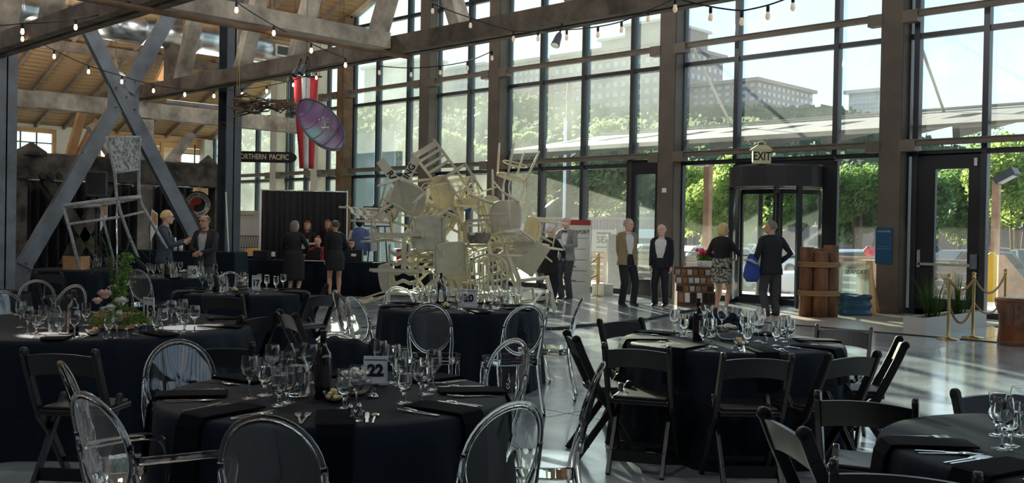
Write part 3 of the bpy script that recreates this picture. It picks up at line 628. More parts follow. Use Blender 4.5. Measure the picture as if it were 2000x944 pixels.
# cars
def car(lab, P, a, body, L=4.5, Wd=1.8, H=1.5, suv=False, grp='parked cars', name='car'):
    t = T(name, lab, 'car', P, yaw(a)); h = H; b0 = .32; sh = .9 if suv else .78
    side = [(-L / 2, b0 + .1), (-L / 2, sh - .08), (-L * .44, sh), (-L * .22, sh + .04), (-L * .08, h - .03), (L * .1, h), (L * .32, h - .06), (L * .44, sh + .12), (L / 2, sh), (L / 2, b0 + .1), (L * .46, b0 - .08), (-L * .46, b0 - .08)]
    rings = []
    for s, k in ((-1, .94), (-.86, 1), (.86, 1), (1, .94)):
        rings.append([Vector((s * Wd / 2 * (1 if z < sh else .82), y, z if k == 1 else b0 + (z - b0) * .96)) for y, z in side])
    m_ = MB(); m_.loft(rings); m_.build('body', body, t, bevel=.03)
    g = [(-L * .205, sh + .06), (-L * .085, h - .1), (L * .1, h - .07), (L * .3, h - .12), (L * .40, sh + .1)]
    for s in (-1, 1):
        f_ = Matrix.Translation((s * (Wd / 2 * .82 + .0), 0, 0)) @ Matrix.Rotation(PI / 2, 4, 'Z'); MB().prism([(y, z) for y, z in g], .05, f_).build('side_window', 'car_glass', t)
    MB().bar((0, -L * .215, sh + .04), (0, -L * .095, h - .06), Wd * .72, .03).build('windscreen', 'car_glass', t); MB().bar((0, L * .33, h - .1), (0, L * .435, sh + .15), Wd * .72, .04).build('rear_window', 'car_glass', t)
    for x in (-1, 1):
        for y in (-L * .31, L * .30):
            w_ = MB().tube([(x * Wd * .5, y, .33), (x * (Wd * .5 - .2), y, .33)], .33, 16).build('wheel', 'tyre', t); MB().tube([(x * (Wd * .5 + .01), y, .33), (x * (Wd * .5 - .02), y, .33)], .19, 10).build('hub', 'silver_car', w_)
        MB().box((x * Wd * .36, L / 2 - .02, sh - .14), (.3, .08, .16)).build('tail_light', 'tail_red', t); MB().box((x * Wd * .36, -L / 2 + .02, sh - .16), (.3, .08, .14)).build('headlight', 'white_paint', t)
    return t
Z = -.35
car('white sport utility car parked beyond the swing door', gr(1812, 66, Z), -65, 'white_car', 4.9, 2.0, 1.8, True)
car('white car low behind the deck railing left of the blue notice', gr(1640, 30, Z), 80, 'white_car', 4.7)
car('dark car behind the railing seen through the lower part of the swing door', gr(1880, 35, Z), 80, 'dark_car', 4.6)
car('silver car at the right edge of the picture behind the yellow bollard', gr(2020, 41, Z), 20, 'silver_car', 4.6)
car('silver car behind the railing left of the revolving door', gr(1368, 34, Z), 80, 'silver_car', 4.6)
car('pale car seen through the revolving door', gr(1470, 44, Z), 65, 'white_car', 4.6)
car('small red car seen past the right edge of the swing door', gr(1922, 48, Z), 75, 'red_car', 4.4)
car('pale car behind the reddish railing near the tan jacket', gr(1265, 36, Z), 80, 'silver_car', 4.6)
car('white car parked left of the reddish railing post', gr(1180, 38, Z), 80, 'white_car', 4.7)
# canopy outside, tilting up and outwards
xa = on_y(1180, 268, 24.5).x; xb = on_y(2150, 200, 24.5).x
t = T('entrance_canopy', 'white canopy with skylights slanting up outside above the doors', 'canopy', (0, 0, 0))
zi, zo, yi, yo = 3.62, 4.42, YG + .25, 24.5
def cz_(y): return zi + (zo - zi) * (y - yi) / (yo - yi)
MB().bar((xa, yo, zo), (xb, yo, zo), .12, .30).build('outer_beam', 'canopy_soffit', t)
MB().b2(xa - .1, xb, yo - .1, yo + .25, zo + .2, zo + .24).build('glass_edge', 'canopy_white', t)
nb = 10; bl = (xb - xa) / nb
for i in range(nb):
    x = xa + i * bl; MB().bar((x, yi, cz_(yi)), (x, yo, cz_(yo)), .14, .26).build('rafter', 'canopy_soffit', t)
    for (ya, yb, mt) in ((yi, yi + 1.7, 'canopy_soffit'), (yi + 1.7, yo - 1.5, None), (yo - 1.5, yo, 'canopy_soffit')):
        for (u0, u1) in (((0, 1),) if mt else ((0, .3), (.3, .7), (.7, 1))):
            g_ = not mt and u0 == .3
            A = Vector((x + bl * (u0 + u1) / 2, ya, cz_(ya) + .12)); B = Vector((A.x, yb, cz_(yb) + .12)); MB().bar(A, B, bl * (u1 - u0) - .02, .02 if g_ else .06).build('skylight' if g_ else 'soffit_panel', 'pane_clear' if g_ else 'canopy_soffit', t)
for pa, pb in (((1352, 90), (1432, 252)), ((1781, 40), (1845, 222)), ((2140, 0), (2170, 190))):
    A = on_y(*pa, YG + .2); B = on_y(pb[0], pb[1], yo); MB().tube([A, B], .035, 8).build('tie_rod', 'canopy_white', t)
# signs and flowers outside
t = T('notice_board', 'white sign reading SEA outside behind the left brass post', 'sign', gr(1178, 28, -.03), yaw(0)); MB().b2(-.35, .35, -.03, .03, 1.0, 1.62).build('board', 'white_paint', t); MB().b2(-.37, -.33, -.04, .04, 0, 1.66).b2(.33, .37, -.04, .04, 0, 1.66).build('frame', 'white_paint', t); text('lettering', 'SEA', .26, 'black', t, (.02, -.035, 1.33)); MB().box((.02, -.035, 1.52), (.4, .004, .05)).box((.02, -.035, 1.13), (.42, .004, .03)).build('text_line', 'steel', t)
t = MB().b2(-.22, .22, -.2, .2, 0, 1.5).b2(-.23, .23, -.21, .21, 1.44, 1.5).build('meter_box', 'steel', label='grey metal cabinet outside beside the white sign', cat='cabinet'); t.location = gr(1203, 27.2, -.03); t.rotation_euler = (0, 0, yaw(0))
for i, (a, b, y0_, lab) in enumerate(((695, 733, 262, 'left pale blue panel leaning outside the dusty, hazy glass'), (741, 772, 258, 'right pale blue panel leaning outside the dusty, hazy glass'))):
    A = on_y(a, y0_, 21.5); B = on_y(b, y0_, 21.5); MB().b2(A.x, B.x, 21.47, 21.53, 0, A.z).b2(A.x - .03, A.x + .03, 21.44, 21.56, 0, A.z).build('hoarding', 'hoarding_blue', label=lab, cat='panel')
# ================================================================== TABLES AND CHAIRS
mat('cloth_black', (.0065, .009, .0145), .7, var=.2, scale=30, spec=.2, bump=.15, bscale=300); tint('cloth_black', (.55, .78, 1))
mat('napkin', (.0025, .0035, .006), .9, spec=.1)
mat('acrylic', (.98, .99, 1), .0, trans=1, ior=1.49, spec=.5); mat('glass', (1, 1, 1), 0, trans=1, ior=1.46); mat('water', (.96, .98, .98), 0, trans=1, ior=1.33)
mat('resin', (.007, .007, .008), .33, spec=.5); mat('silverware', (.80, .79, .76), .16, metal=1); mat('bottle_glass', (.006, .007, .008), .06, spec=.8, coat=.6); mat('foil', (.02, .015, .018), .3)
mat('paper', (.82, .82, .80), .7); mat('card_grey', (.60, .62, .64), .6); mat('petal_white', (.82, .80, .72), .7, var=.1, scale=20); mat('petal_pink', (.78, .50, .52), .7, col2=(.85, .68, .62), scale=9); mat('mint', (.78, .66, .30), .5, var=.15, scale=30)
mat('bread', (.55, .40, .22), .7); mat('ceramic', (.80, .80, .77), .25)
TB = {}       # table name -> (centre, radius, height, words)
def cloth_mesh(r, h, seed, folds=11):
    m_ = MB(); n = 176; rr = random.Random(seed); ph = [rr.uniform(0, 6.3) for _ in range(6)]; am = [rr.uniform(.5, 1) for _ in range(6)]
    def wv(a): return .5 * am[0] * math.sin(folds * a + ph[0] + .7 * math.sin(3 * a + ph[4])) + .35 * am[1] * math.sin((folds + 5) * a + ph[1]) + .3 * am[2] * math.sin((folds * 2 + 3) * a + ph[2] + math.sin(5 * a))
    prof = [(0, h, 0), (.5, h, 0), (.9, h, 0), (.985, h - .001, 0), (1.0, h - .008, 0), (1.012, h - .03, .05), (1.02, h - .10, .2), (1.03, h * .72, .5), (1.045, h * .48, .8), (1.06, h * .25, 1.0), (1.075, h * .05, 1.1), (1.08, .006, 1.12)]
    vs = [(0, 0, h)]
    for f_, z, q in prof[1:]:
        for j in range(n):
            a = 2 * PI * j / n; w = wv(a); rad = r * f_ + q * .062 * w; vs.append((rad * math.cos(a), rad * math.sin(a), z))
    fs = [(0, 1 + j, 1 + (j + 1) % n) for j in range(n)]
    for i in range(len(prof) - 2):
        for j in range(n): fs.append((1 + i * n + j, 1 + (i + 1) * n + j, 1 + (i + 1) * n + (j + 1) % n, 1 + i * n + (j + 1) % n))
    return m_.add(vs, fs, True)
def table(key, px, dep, r, words, seed, h=.75):
    P = gr(px, dep); TB[key] = (P, r, h, words)
    t = T('round_table', words, 'table', P, R.uniform(0, 6), 'round tables under black cloths')
    cloth_mesh(r, h, seed, max(8, int(11 * r / .77))).build('tablecloth', 'cloth_black', t)
    MB().lathe([(.001, h - .03), (r - .02, h - .03), (r - .02, h - .008), (.001, h - .008)], 32).build('tabletop', 'orange_wood', t)
    for k in range(4):
        a = PI / 4 + k * PI / 2; MB().tube([(r * .5 * math.cos(a), r * .5 * math.sin(a), h - .03), (r * .55 * math.cos(a), r * .55 * math.sin(a), 0)], .016, 6).build('leg', 'steel', t)
table('22', 660, 4.51, .77, 'round black table in the front centre, its card reading 22', 1)
table('right', 1433, 7.10, .77, 'round black table ringed by folding chairs right of centre', 2)
table('20', 899, 9.75, .77, 'round black table standing in front of the chair sculpture', 3)
table('19', 178, 7.49, 1.17, 'large black table with the tall wire chair and flower centrepiece', 4)
table('corner', 2175, 3.56, .77, 'black table cut off by the bottom right corner', 5)
table('21', 475, 11.55, .77, 'round black table with a pink flower between the big flower table and the registration desk', 6)
table('18', 340, 14.7, .77, 'round black table behind the flower centrepiece, two standing men beyond', 7)
table('17', 165, 16.5, .77, 'round black table at the far left in front of the dark drapes', 8)
table('edge', -98, 10.45, .77, 'black table just showing at the left edge of the picture', 9)
# ---- acrylic chair
def ghost(arms=False):
    t = T('acrylic_chair', 'x', 'chair')
    def seat_poly(s=1): return [(-.155 * s, -.19 * s), (.155 * s, -.19 * s), (.185 * s, -.12 * s), (.205 * s, .13 * s), (.17 * s, .205 * s), (-.17 * s, .205 * s), (-.205 * s, .13 * s), (-.185 * s, -.12 * s)]
    m_ = MB(); rings = []
    for z, s in ((.405, .97), (.41, 1.0), (.455, 1.0), (.462, .985)): rings.append([Vector((x, y, z)) for x, y in seat_poly(s)])
    m_.loft(rings, smooth=False); m_.build('seat', 'acrylic', t, bevel=.006)
    def by(z): return -.175 - .10 * max(0, (z - .45)) / .45 - .05 * max(0, z - .45) ** 2
    cz, hw, hh = .705, .165, .195
    # medallion: thin plate with thick rolled rim, slightly dished
    n = 30; fr, bk = [], []
    rings = [0, .45, .8, .93, 1.0]; vs = []
    for side in (1, -1):
        for q in rings:
            for j in range(n):
                a = 2 * PI * j / n; x = hw * q * math.cos(a) * (1 + .06 * math.sin(a)); z = cz + hh * q * math.sin(a); vs.append((x, by(z) - .03 * (1 - (x / hw) ** 2) + side * .004, z))
    k = len(rings); fs = []
    for sd_ in range(2):
        o = sd_ * k * n
        for i in range(k - 1):
            for j in range(n):
                f = (o + i * n + j, o + i * n + (j + 1) % n, o + (i + 1) * n + (j + 1) % n, o + (i + 1) * n + j); fs.append(f[::-1] if sd_ else f)
    for j in range(n): fs.append(((k - 1) * n + j, (k - 1) * n + (j + 1) % n, (2 * k - 1) * n + (j + 1) % n, (2 * k - 1) * n + j))
    MB().add(vs, fs, True).build('backrest', 'acrylic', t)
    rim = [(hw * 1.03 * math.cos(2 * PI * j / 36) * (1 + .06 * math.sin(2 * PI * j / 36)), by(cz + hh * math.sin(2 * PI * j / 36)) - .03 * (1 - math.cos(2 * PI * j / 36) ** 2), cz + hh * 1.03 * math.sin(2 * PI * j / 36)) for j in range(36)]
    MB().tube(rim, .0115, 8, closed=True).build('rim', 'acrylic', t)
    for s in (-1, 1):
        MB().tube(crv([(s * .172, by(.74), .74), (s * .176, by(.62), .60), (s * .165, -.185, .46), (s * .168, -.20, .3), (s * .185, -.27, .0)], 4), [.012] * 4 + [.015] * 4 + [.018] * 4 + [.016] * 4 + [.012], 8).build('leg', 'acrylic', t)
        MB().tube([(s * .175, .185, .41), (s * .176, .187, .3), (s * .182, .195, 0)], [.021, .019, .012], 8).build('leg', 'acrylic', t)
        if arms: MB().tube(crv([(s * .178, by(.68), .68), (s * .215, -.08, .675), (s * .23, .08, .665), (s * .225, .15, .63), (s * .20, .16, .54), (s * .19, .14, .45)], 4), .015, 8, ell=1.2).build('arm', 'acrylic', t)
    return t
def folding():
    t = T('folding_chair', 'x', 'chair'); m_ = MB()
    for s in (-1, 1):
        x = s * .20
        pts = [(x, -.265, .80), (x, -.225, .70), (x, -.10, .43), (x, .03, .30), (x, .235, .0)]
        m_ = MB()
        for a, b in zip(pts[:-1], pts[1:]):
            A, B = Vector(a), Vector(b); d = (B - A).normalized() * .008; m_.bar(A - d, B + d, .027, .052)
        m_.tube([(x - .0135, -.268, .797), (x + .0135, -.268, .797)], .028, 10); m_.build('upright', 'resin', t, bevel=.005)
        m_ = MB().bar((x - s * .032, .10, .50), (x - s * .032, -.25, .0), .026, .045); m_.tube([(x - s * .045, .10, .50), (x - s * .019, .10, .50)], .024, 10); m_.build('rear_leg', 'resin', t, bevel=.004)
    vs = []; n = 12
    for i in range(n + 1):
        u = -1 + 2 * i / n; x = u * .20; y0 = -.018 * (1 - u * u); tp = .775 + .018 * (1 - u * u); bt = .655 + .022 * (1 - u * u)
        for z, yy in ((tp, -.262), (bt, -.215)): vs += [(x, yy + y0 - .010, z), (x, yy + y0 + .010, z)]
    fs = []
    for i in range(n): a = i * 4; b = a + 4; fs += [(a, a + 1, b + 1, b), (a + 2, b + 2, b + 3, a + 3), (a, b, b + 2, a + 2), (a + 1, a + 3, b + 3, b + 1)]
    fs += [(0, 2, 3, 1), (n * 4, n * 4 + 1, n * 4 + 3, n * 4 + 2)]
    MB().add(vs, fs, False).build('backrest', 'resin', t)
    MB().box((0, .035, .445), (.37, .37, .03)).build('seat_frame', 'resin', t, bevel=.008); MB().box((0, .035, .468), (.34, .34, .02)).build('seat_pad', 'resin', t, bevel=.008)
    MB().bar((-.2, .155, .12), (.2, .155, .12), .02, .03).build('stretcher', 'resin', t); MB().bar((-.168, -.17, .11), (.168, -.17, .11), .02, .07).build('stretcher', 'resin', t)
    return t
G0, F0 = ghost(), folding(); GA = ghost(True); used = set()
def chair(src, px, dep, tb, label, a=None, group=None, back=.22):
    C = TB[tb][0] if tb else None; P0 = gr(px, dep)
    if a is None: d = (C - P0); d.z = 0; d.normalize(); rz = math.atan2(d.y, d.x) - PI / 2
    else: rz = yaw(a); d = vdir(a)
    P = P0 + d * back
    if src not in used: used.add(src); o = src; o.location = P; o.rotation_euler = (0, 0, rz); o['label'] = label; o['group'] = group
    else: o = dup(src, P, rz, label, group)
    return o
gA, gF = 'clear acrylic chairs', 'black folding chairs'
chair(G0, 168, 4.27, '22', 'clear acrylic chair seen edge on at the left of the front centre table', a=68, group=gA)
chair(GA, 218, 3.55, '22', 'clear acrylic armchair cut by the bottom edge at the front left', a=38, group=gA)
chair(G0, 358, 5.04, '22', 'clear acrylic chair with window reflections between the flower table and front centre table', a=150, group=gA)
chair(G0, 544, 3.20, '22', 'clear acrylic chair nearest the camera, centred before the front centre table', a=8, group=gA)
chair(G0, 982, 3.51, '22', 'clear acrylic chair at the bottom edge right of the front centre table', a=-40, group=gA)
chair(G0, 987, 5.40, '22', 'clear acrylic chair tucked to the right rear of the front centre table', a=-128, group=gA)
chair(G0, 1126, 4.55, '22', 'clear acrylic chair seen from the side on bare floor right of the front centre table', a=-82, group=gA, back=.18)
chair(G0, 655, 5.55, '22', 'clear acrylic chair behind the front centre table with a black jacket over it', a=180, group=gA)
chair(G0, 844, 8.07, '20', 'clear acrylic chair in front of the sculpture table with its oval back catching brown light', a=4, group=gA)
chair(G0, 1024, 8.05, '20', 'clear acrylic chair at the right front of the sculpture table', a=-24, group=gA)
chair(G0, 1055, 10.1, '20', 'clear acrylic chair at the right end of the sculpture table, under the sculpture chair seat', group=gA)
chair(G0, 1120, 9.0, '20', 'clear acrylic chair seen nearly edge on, farthest right of the sculpture table', a=-84, group=gA)
chair(G0, 675, 9.5, '20', 'clear acrylic chair farther of the two left of the sculpture table', a=62, group=gA)
chair(G0, 706, 8.65, '20', 'clear acrylic chair nearer of the two left of the sculpture table', a=48, group=gA)
chair(G0, 785, 10.2, '20', 'clear acrylic chair behind the left side of the sculpture table', a=150, group=gA)
chair(G0, 73, 10.2, '19', 'clear acrylic chair behind the glasses at the left of the flower table', a=160, group=gA)
chair(G0, 137, 9.5, '19', 'clear acrylic chair behind the carafe on the flower table', a=200, group=gA)
chair(G0, 22, 8.5, '19', 'clear acrylic chair at the left edge of the picture by the flower table', a=110, group=gA)
chair(G0, 278, 13.2, '18', 'chair with a rounded clear back and a white card, behind the flowers', a=20, group=gA)
chair(G0, 450, 12.8, '21', 'clear acrylic chair behind the carafe of the table with the pink flower', a=170, group=gA)
chair(F0, 1222, 7.95, 'right', 'black folding chair at the left rear of the table right of centre', a=152, group=gF)
chair(F0, 1133, 6.75, 'right', 'black folding chair seen from the side, left of the right hand table', a=84, group=gF)
chair(F0, 1250, 6.15, 'right', 'black folding chair at the left front of the table right of centre', a=18, group=gF)
chair(F0, 1480, 5.80, 'right', 'black folding chair squarely in front of the table right of centre', a=-2, group=gF)
chair(F0, 1660, 5.95, 'right', 'black folding chair at the right front of the table right of centre', a=-28, group=gF)
chair(F0, 1650, 7.6, 'right', 'black folding chair at the right rear of the table right of centre', a=-150, group=gF)
chair(F0, 1752, 6.75, 'right', 'black folding chair seen from the side standing free on the concrete at the right', a=-74, group=gF)
chair(F0, 1402, 8.3, 'right', 'black folding chair behind the wine bottle with a dark jacket on it', a=178, group=gF)
chair(F0, 1700, 4.35, 'corner', 'large black folding chair before the corner table, its curved back slat fully in view', a=26, group=gF)
chair(F0, 1560, 3.75, 'corner', 'black folding chair cut by the bottom edge, seen from the side with two uprights', a=84, group=gF)
chair(F0, 1775, 3.02, 'corner', 'nearest black folding chair, only its top edge showing at the bottom right', a=20, group=gF)
chair(F0, 1965, 4.50, 'corner', 'black folding chair behind the glasses of the corner table', a=172, group=gF)
chair(F0, 128, 5.45, '19', 'black folding chair in front of the flower table, only its top slat catching light', a=4, group=gF)
chair(F0, 425, 5.80, '19', 'black folding chair between the flower table and the reflecting acrylic chair', a=-28, group=gF)
chair(F0, 500, 7.8, '19', 'black folding chair angled away at the right of the flower table', a=-62, group=gF)
chair(F0, 440, 10.0, '21', 'black folding chair in front of the table with the pink flower', a=3, group=gF)
chair(F0, 625, 10.5, '21', 'black folding chair at the right of the table with the pink flower', a=-55, group=gF)
chair(F0, 575, 8.1, None, 'black folding chair in the aisle behind the wine bottle of the front centre table', a=60, group=gF)
chair(F0, 632, 12.0, '21', 'black folding chair just behind the right end of the table with the pink flower', a=-100, group=gF)
chair(F0, 100, 13.8, '17', 'black folding chair with a white card near the dark drapes', a=10, group=gF)
# ================================================================== TABLE SETTINGS
def shell(prof, th=.0018):                     # outer profile -> closed thin-walled profile
    return prof
_l = MB.lathe
def _gl(s, prof, n=16, c=(0, 0, 0), **k):
    P = [Vector((a, b)) for a, b in prof]; out = [prof[0]]; e = .0007
    for i in range(1, len(P)):
        a, b = P[i - 1], P[i]; L = (b - a).length; d = (b - a) / max(L, 1e-9)
        def sharp(j):
            if j <= 0 or j >= len(P) - 1: return False
            u, v = P[j] - P[j - 1], P[j + 1] - P[j]
            return u.length > 0 and v.length > 0 and u.normalized().dot(v.normalized()) < .6
        if L > 3 * e:
            if sharp(i - 1): out.append(tuple(a + d * e))
            if sharp(i): out.append(tuple(b - d * e))
        out.append(prof[i])
    return _l(s, out, n, c, **k)
MB.lathe = _gl
def goblet():
    t = T('water_goblet', 'x', 'glass')
    MB().lathe([(.001, .0), (.034, .0), (.035, .003), (.012, .008), (.007, .016), (.009, .03), (.007, .042), (.016, .052), (.030, .068), (.034, .09), (.031, .135), (.0325, .165), (.0312, .1655), (.0295, .135), (.0322, .09), (.028, .070), (.014, .056), (.001, .053)], 20).build('bowl', 'glass', t)
    MB().lathe([(.001, .0545), (.0138, .0572), (.0275, .0712), (.0316, .090), (.0296, .128), (.001, .128)], 16).build('water', 'water', t)
    return t
def wineglass():
    t = T('wine_glass', 'x', 'glass')
    MB().lathe([(.001, .0), (.035, .0), (.036, .002), (.012, .006), (.0042, .016), (.0038, .075), (.006, .082), (.020, .092), (.034, .112), (.0385, .135), (.036, .165), (.032, .188), (.0308, .1885), (.0346, .165), (.037, .135), (.0325, .113), (.018, .095), (.001, .088)], 22).build('bowl', 'glass', t)
    return t
def carafe():
    t = T('carafe', 'x', 'carafe')
    MB().lathe([(.001, 0), (.047, 0), (.050, .006), (.050, .10), (.044, .135), (.029, .165), (.025, .185), (.030, .21), (.040, .232), (.0385, .2325), (.0285, .21), (.0232, .185), (.0272, .165), (.042, .134), (.0475, .10), (.0475, .012), (.001, .010)], 24).build('body', 'glass', t)
    MB().lathe([(.001, .0115), (.0468, .0135), (.0468, .10), (.0415, .134), (.001, .134)], 20).build('water', 'water', t); return t
def bottle():
    t = T('wine_bottle', 'x', 'bottle')
    MB().lathe([(.001, 0), (.035, 0), (.037, .006), (.037, .18), (.034, .20), (.018, .225), (.0135, .245), (.0135, .285), (.001, .285)], 22).build('body', 'bottle_glass', t)
    MB().lathe([(.0142, .25), (.0142, .288), (.0158, .289), (.0158, .299), (.013, .301), (.001, .301)], 18).build('capsule', 'foil', t)
    MB().lathe([(.0374, .06), (.0374, .15)], 22, cap0=False, cap1=False).build('bottle_label', 'foil', t); return t
def shaker():
    t = T('cruet', 'x', 'shaker'); MB().lathe([(.001, 0), (.022, 0), (.023, .004), (.014, .035), (.009, .05), (.001, .052)], 14).build('body', 'glass', t); MB().lathe([(.009, .048), (.010, .060), (.004, .068), (.001, .069)], 12).build('cap', 'silverware', t); return t
def minibowl():
    t = T('mint_bowl', 'x', 'bowl'); MB().lathe([(.001, 0), (.026, 0), (.042, .016), (.054, .045), (.052, .046), (.040, .019), (.024, .006), (.001, .005)], 20).build('bowl', 'glass', t)
    rr = random.Random(3)
    for i in range(12):
        a = rr.uniform(0, 6.3); q = .03 * math.sqrt(rr.random()); z = .018 + .012 * (i // 5); MB().ball((q * math.cos(a), q * math.sin(a), z + .006), .0115, 8, 5, sz=.85).build('mint', 'mint', t)
    return t
def rosebowl(fl='petal_white'):
    t = T('flower_bowl', 'x', 'flowers'); rr = random.Random(8)
    MB().lathe([(.001, 0), (.05, 0), (.075, .02), (.085, .05), (.078, .075), (.0765, .075), (.083, .05), (.073, .022), (.048, .004), (.001, .004)], 22).build('bowl', 'glass', t)
    for i in range(5):
        a = i * 1.26; q = .042 if i else 0; c = Vector((q * math.cos(a), q * math.sin(a), .085 + (.012 if not i else 0))); m_ = MB()
        for k in range(9):
            b = k * 2.4; r_ = .008 + .0024 * k; u = Vector((math.cos(b), math.sin(b), 0)); w = Vector((-u.y, u.x, 0)); h_ = .020 - .001 * k
            m_.add([c + u * r_ * .4 - w * .008, c + u * r_ * .4 + w * .008, c + u * r_ * 1.3 + w * .014 + Vector((0, 0, h_)), c + u * r_ * 1.5 + Vector((0, 0, h_ + .004)), c + u * r_ * 1.3 - w * .014 + Vector((0, 0, h_))], [(0, 1, 2, 3, 4)], True)
        m_.build('rose', fl, t)
    m_ = MB()
    for i in range(40):
        a = rr.uniform(0, 6.3); q = rr.uniform(.03, .08); c = Vector((q * math.cos(a), q * math.sin(a), rr.uniform(.06, .095))); u = Vector((math.cos(a), math.sin(a), rr.uniform(-.3, .5))) * .025; w = Vector((-math.sin(a), math.cos(a), 0)) * .01; m_.add([c - u * .3, c + w, c + u, c - w], [(0, 1, 2, 3)])
    m_.build('leaf_tuft', 'leaf_dark', t); return t
def fork():
    m_ = MB(); m_.bar((0, -.10, .003), (0, .03, .004), .009, .0025).bar((0, .03, .004), (0, .05, .006), .014, .0025).box((0, .056, .006), (.024, .018, .0025))
    for i in range(4): m_.bar((-.0095 + .0063 * i, .064, .006), (-.0095 + .0063 * i, .10, .009), .003, .0022)
    return m_.mesh('fork', 'silverware')
def knife():
    m_ = MB(); m_.bar((0, -.11, .004), (0, -.01, .004), .012, .006).add([(-.009, -.01, .005), (.009, -.01, .005), (.009, .09, .005), (.002, .12, .005), (-.008, .10, .005), (-.009, -.01, .003), (.009, -.01, .003), (.009, .09, .003), (.002, .12, .003), (-.008, .10, .003)], [(0, 1, 2, 3, 4), (9, 8, 7, 6, 5), (0, 5, 6, 1), (1, 6, 7, 2), (2, 7, 8, 3), (3, 8, 9, 4), (4, 9, 5, 0)])
    return m_.mesh('knife', 'silverware')
def spoon():
    m_ = MB(); m_.bar((0, -.10, .003), (0, .04, .004), .008, .0025); m_.ball((0, .062, .006), .02, 12, 6, sx=.95, sy=1.45, sz=.22); return m_.mesh('spoon', 'silverware')
FK, KN, SP = fork(), knife(), spoon()
protos = {'g': goblet(), 'w': wineglass(), 'c': carafe(), 'b': bottle(), 's': shaker(), 'm': minibowl(), 'f': rosebowl(), 'p': rosebowl('petal_pink')}
first = set(); placed = {}; MB.lathe = _l
def place(kind, tk, px, py, scale=1.0):
    C, r, h, words = TB[tk]; P = on_z(px, py, h + .0005); P.z = h + .0005
    d = P - C; d.z = 0
    if d.length > r * .94: d = d.normalized() * r * .94; P = C + d; P.z = h + .0005
    src = protos[kind]
    if kind not in first: first.add(kind); o = src; o.location = P; o.rotation_euler = (0, 0, R.uniform(0, 6))
    else: o = dup(src, P, R.uniform(0, 6))
    if scale != 1: o.scale = (scale,) * 3
    placed.setdefault((kind, tk), []).append(o); return o
short = {'22': 'the front centre table', 'right': 'the table right of centre', '20': 'the table before the sculpture', '19': 'the large flower centrepiece table', 'corner': 'the bottom right corner table', '21': 'the table with the pink flower', '18': 'the table behind the wire chair', '17': 'the far left table', 'edge': 'the left edge table'}
items = {
 '22': 'w487,779 g517,773 g545,793 g560,788 w531,750 g560,755 w606,748 c583,773 b630,779 m653,786 f690,772 g673,799 w696,804 g789,788 w822,790 w846,762 g832,771 w768,748 g781,753 s684,824 s701,822 w742,738',
 'right': 'w1317,655 g1336,658 b1363,666 c1384,658 g1374,675 w1389,677 f1422,665 m1447,676 g1460,680 w1481,667 s1494,670 g1516,676 w1541,678 g1527,662 g1478,646 w1492,648 g1452,652 w1410,648 s1437,688 s1452,690 w1534,668',
 '20': 'w812,593 g825,595 g848,602 b856,588 c866,592 m872,602 w884,600 g896,602 w905,606 f905,594 s946,602 g962,599 w975,601 g988,599 w1001,598 g838,590 w1015,596 s958,606 g875,592 w935,592',
 '19': 'w54,653 g71,654 g84,642 c108,648 g117,657 b143,655 w141,668 m182,656 g213,661 w230,662 s265,653 s282,651 g305,655 w322,657 g350,634 w357,632 g360,649 w380,649 s217,670 s265,668 w40,640 g168,636 w335,636',
 'corner': 'w1957,878 g1972,872 g1947,851 w1992,852 g2040,862 w2070,880',
 '21': 'w408,566 g412,572 b421,570 c437,571 m459,571 p471,566 s484,573 s492,574 g521,564 g539,567 w553,567 w476,556 g484,557 w433,576 g530,557 w395,566',
 '18': 'g300,539 w312,541 b326,543 c340,544 f360,543 c392,541 g408,545 w420,541 g290,536 w352,536 g375,545',
 '17': 'g175,523 w186,525 g196,523 w208,524 g222,526 w232,522 c202,520 g240,524'}
for tk, s in items.items():
    for it in s.split():
        k = it[0]; px, py = map(float, it[1:].split(',')); place(k, tk, px, py)
ordn = ['first', 'second', 'third', 'fourth', 'fifth', 'sixth', 'seventh', 'eighth', 'ninth', 'tenth', 'eleventh', 'twelfth', 'thirteenth', 'fourteenth', 'fifteenth', 'sixteenth', 'seventeenth', 'eighteenth', 'nineteenth', 'twentieth']
words = {'g': 'filled water goblet', 'w': 'empty wine glass', 'c': 'glass carafe of water', 'b': 'dark wine bottle', 's': 'small glass cruet', 'm': 'glass bowl of pale yellow mints', 'f': 'glass bowl of white roses', 'p': 'glass bowl of pink roses'}
gname = {'g': 'water goblets', 'w': 'wine glasses', 'c': 'water carafes', 'b': 'wine bottles', 's': 'glass cruets', 'm': 'mint bowls', 'f': 'flower bowls', 'p': 'flower bowls'}
def relabel(objs, word, where, grp):
    objs = sorted(objs, key=lambda o: proj(o.location)[0]); n = len(objs)
    for i, o in enumerate(objs):
        if n == 1: lab = f'{word} on {where}'
        elif i == 0: lab = f'leftmost {word} on {where}'
        elif i == n - 1: lab = f'rightmost {word} on {where}'
        else: lab = f'{ordn[i]} {word} from the left on {where}'
        o['label'] = lab; o['group'] = f'{grp} on {where}'
for (k, tk), objs in placed.items(): relabel(objs, words[k], short[tk], gname[k])
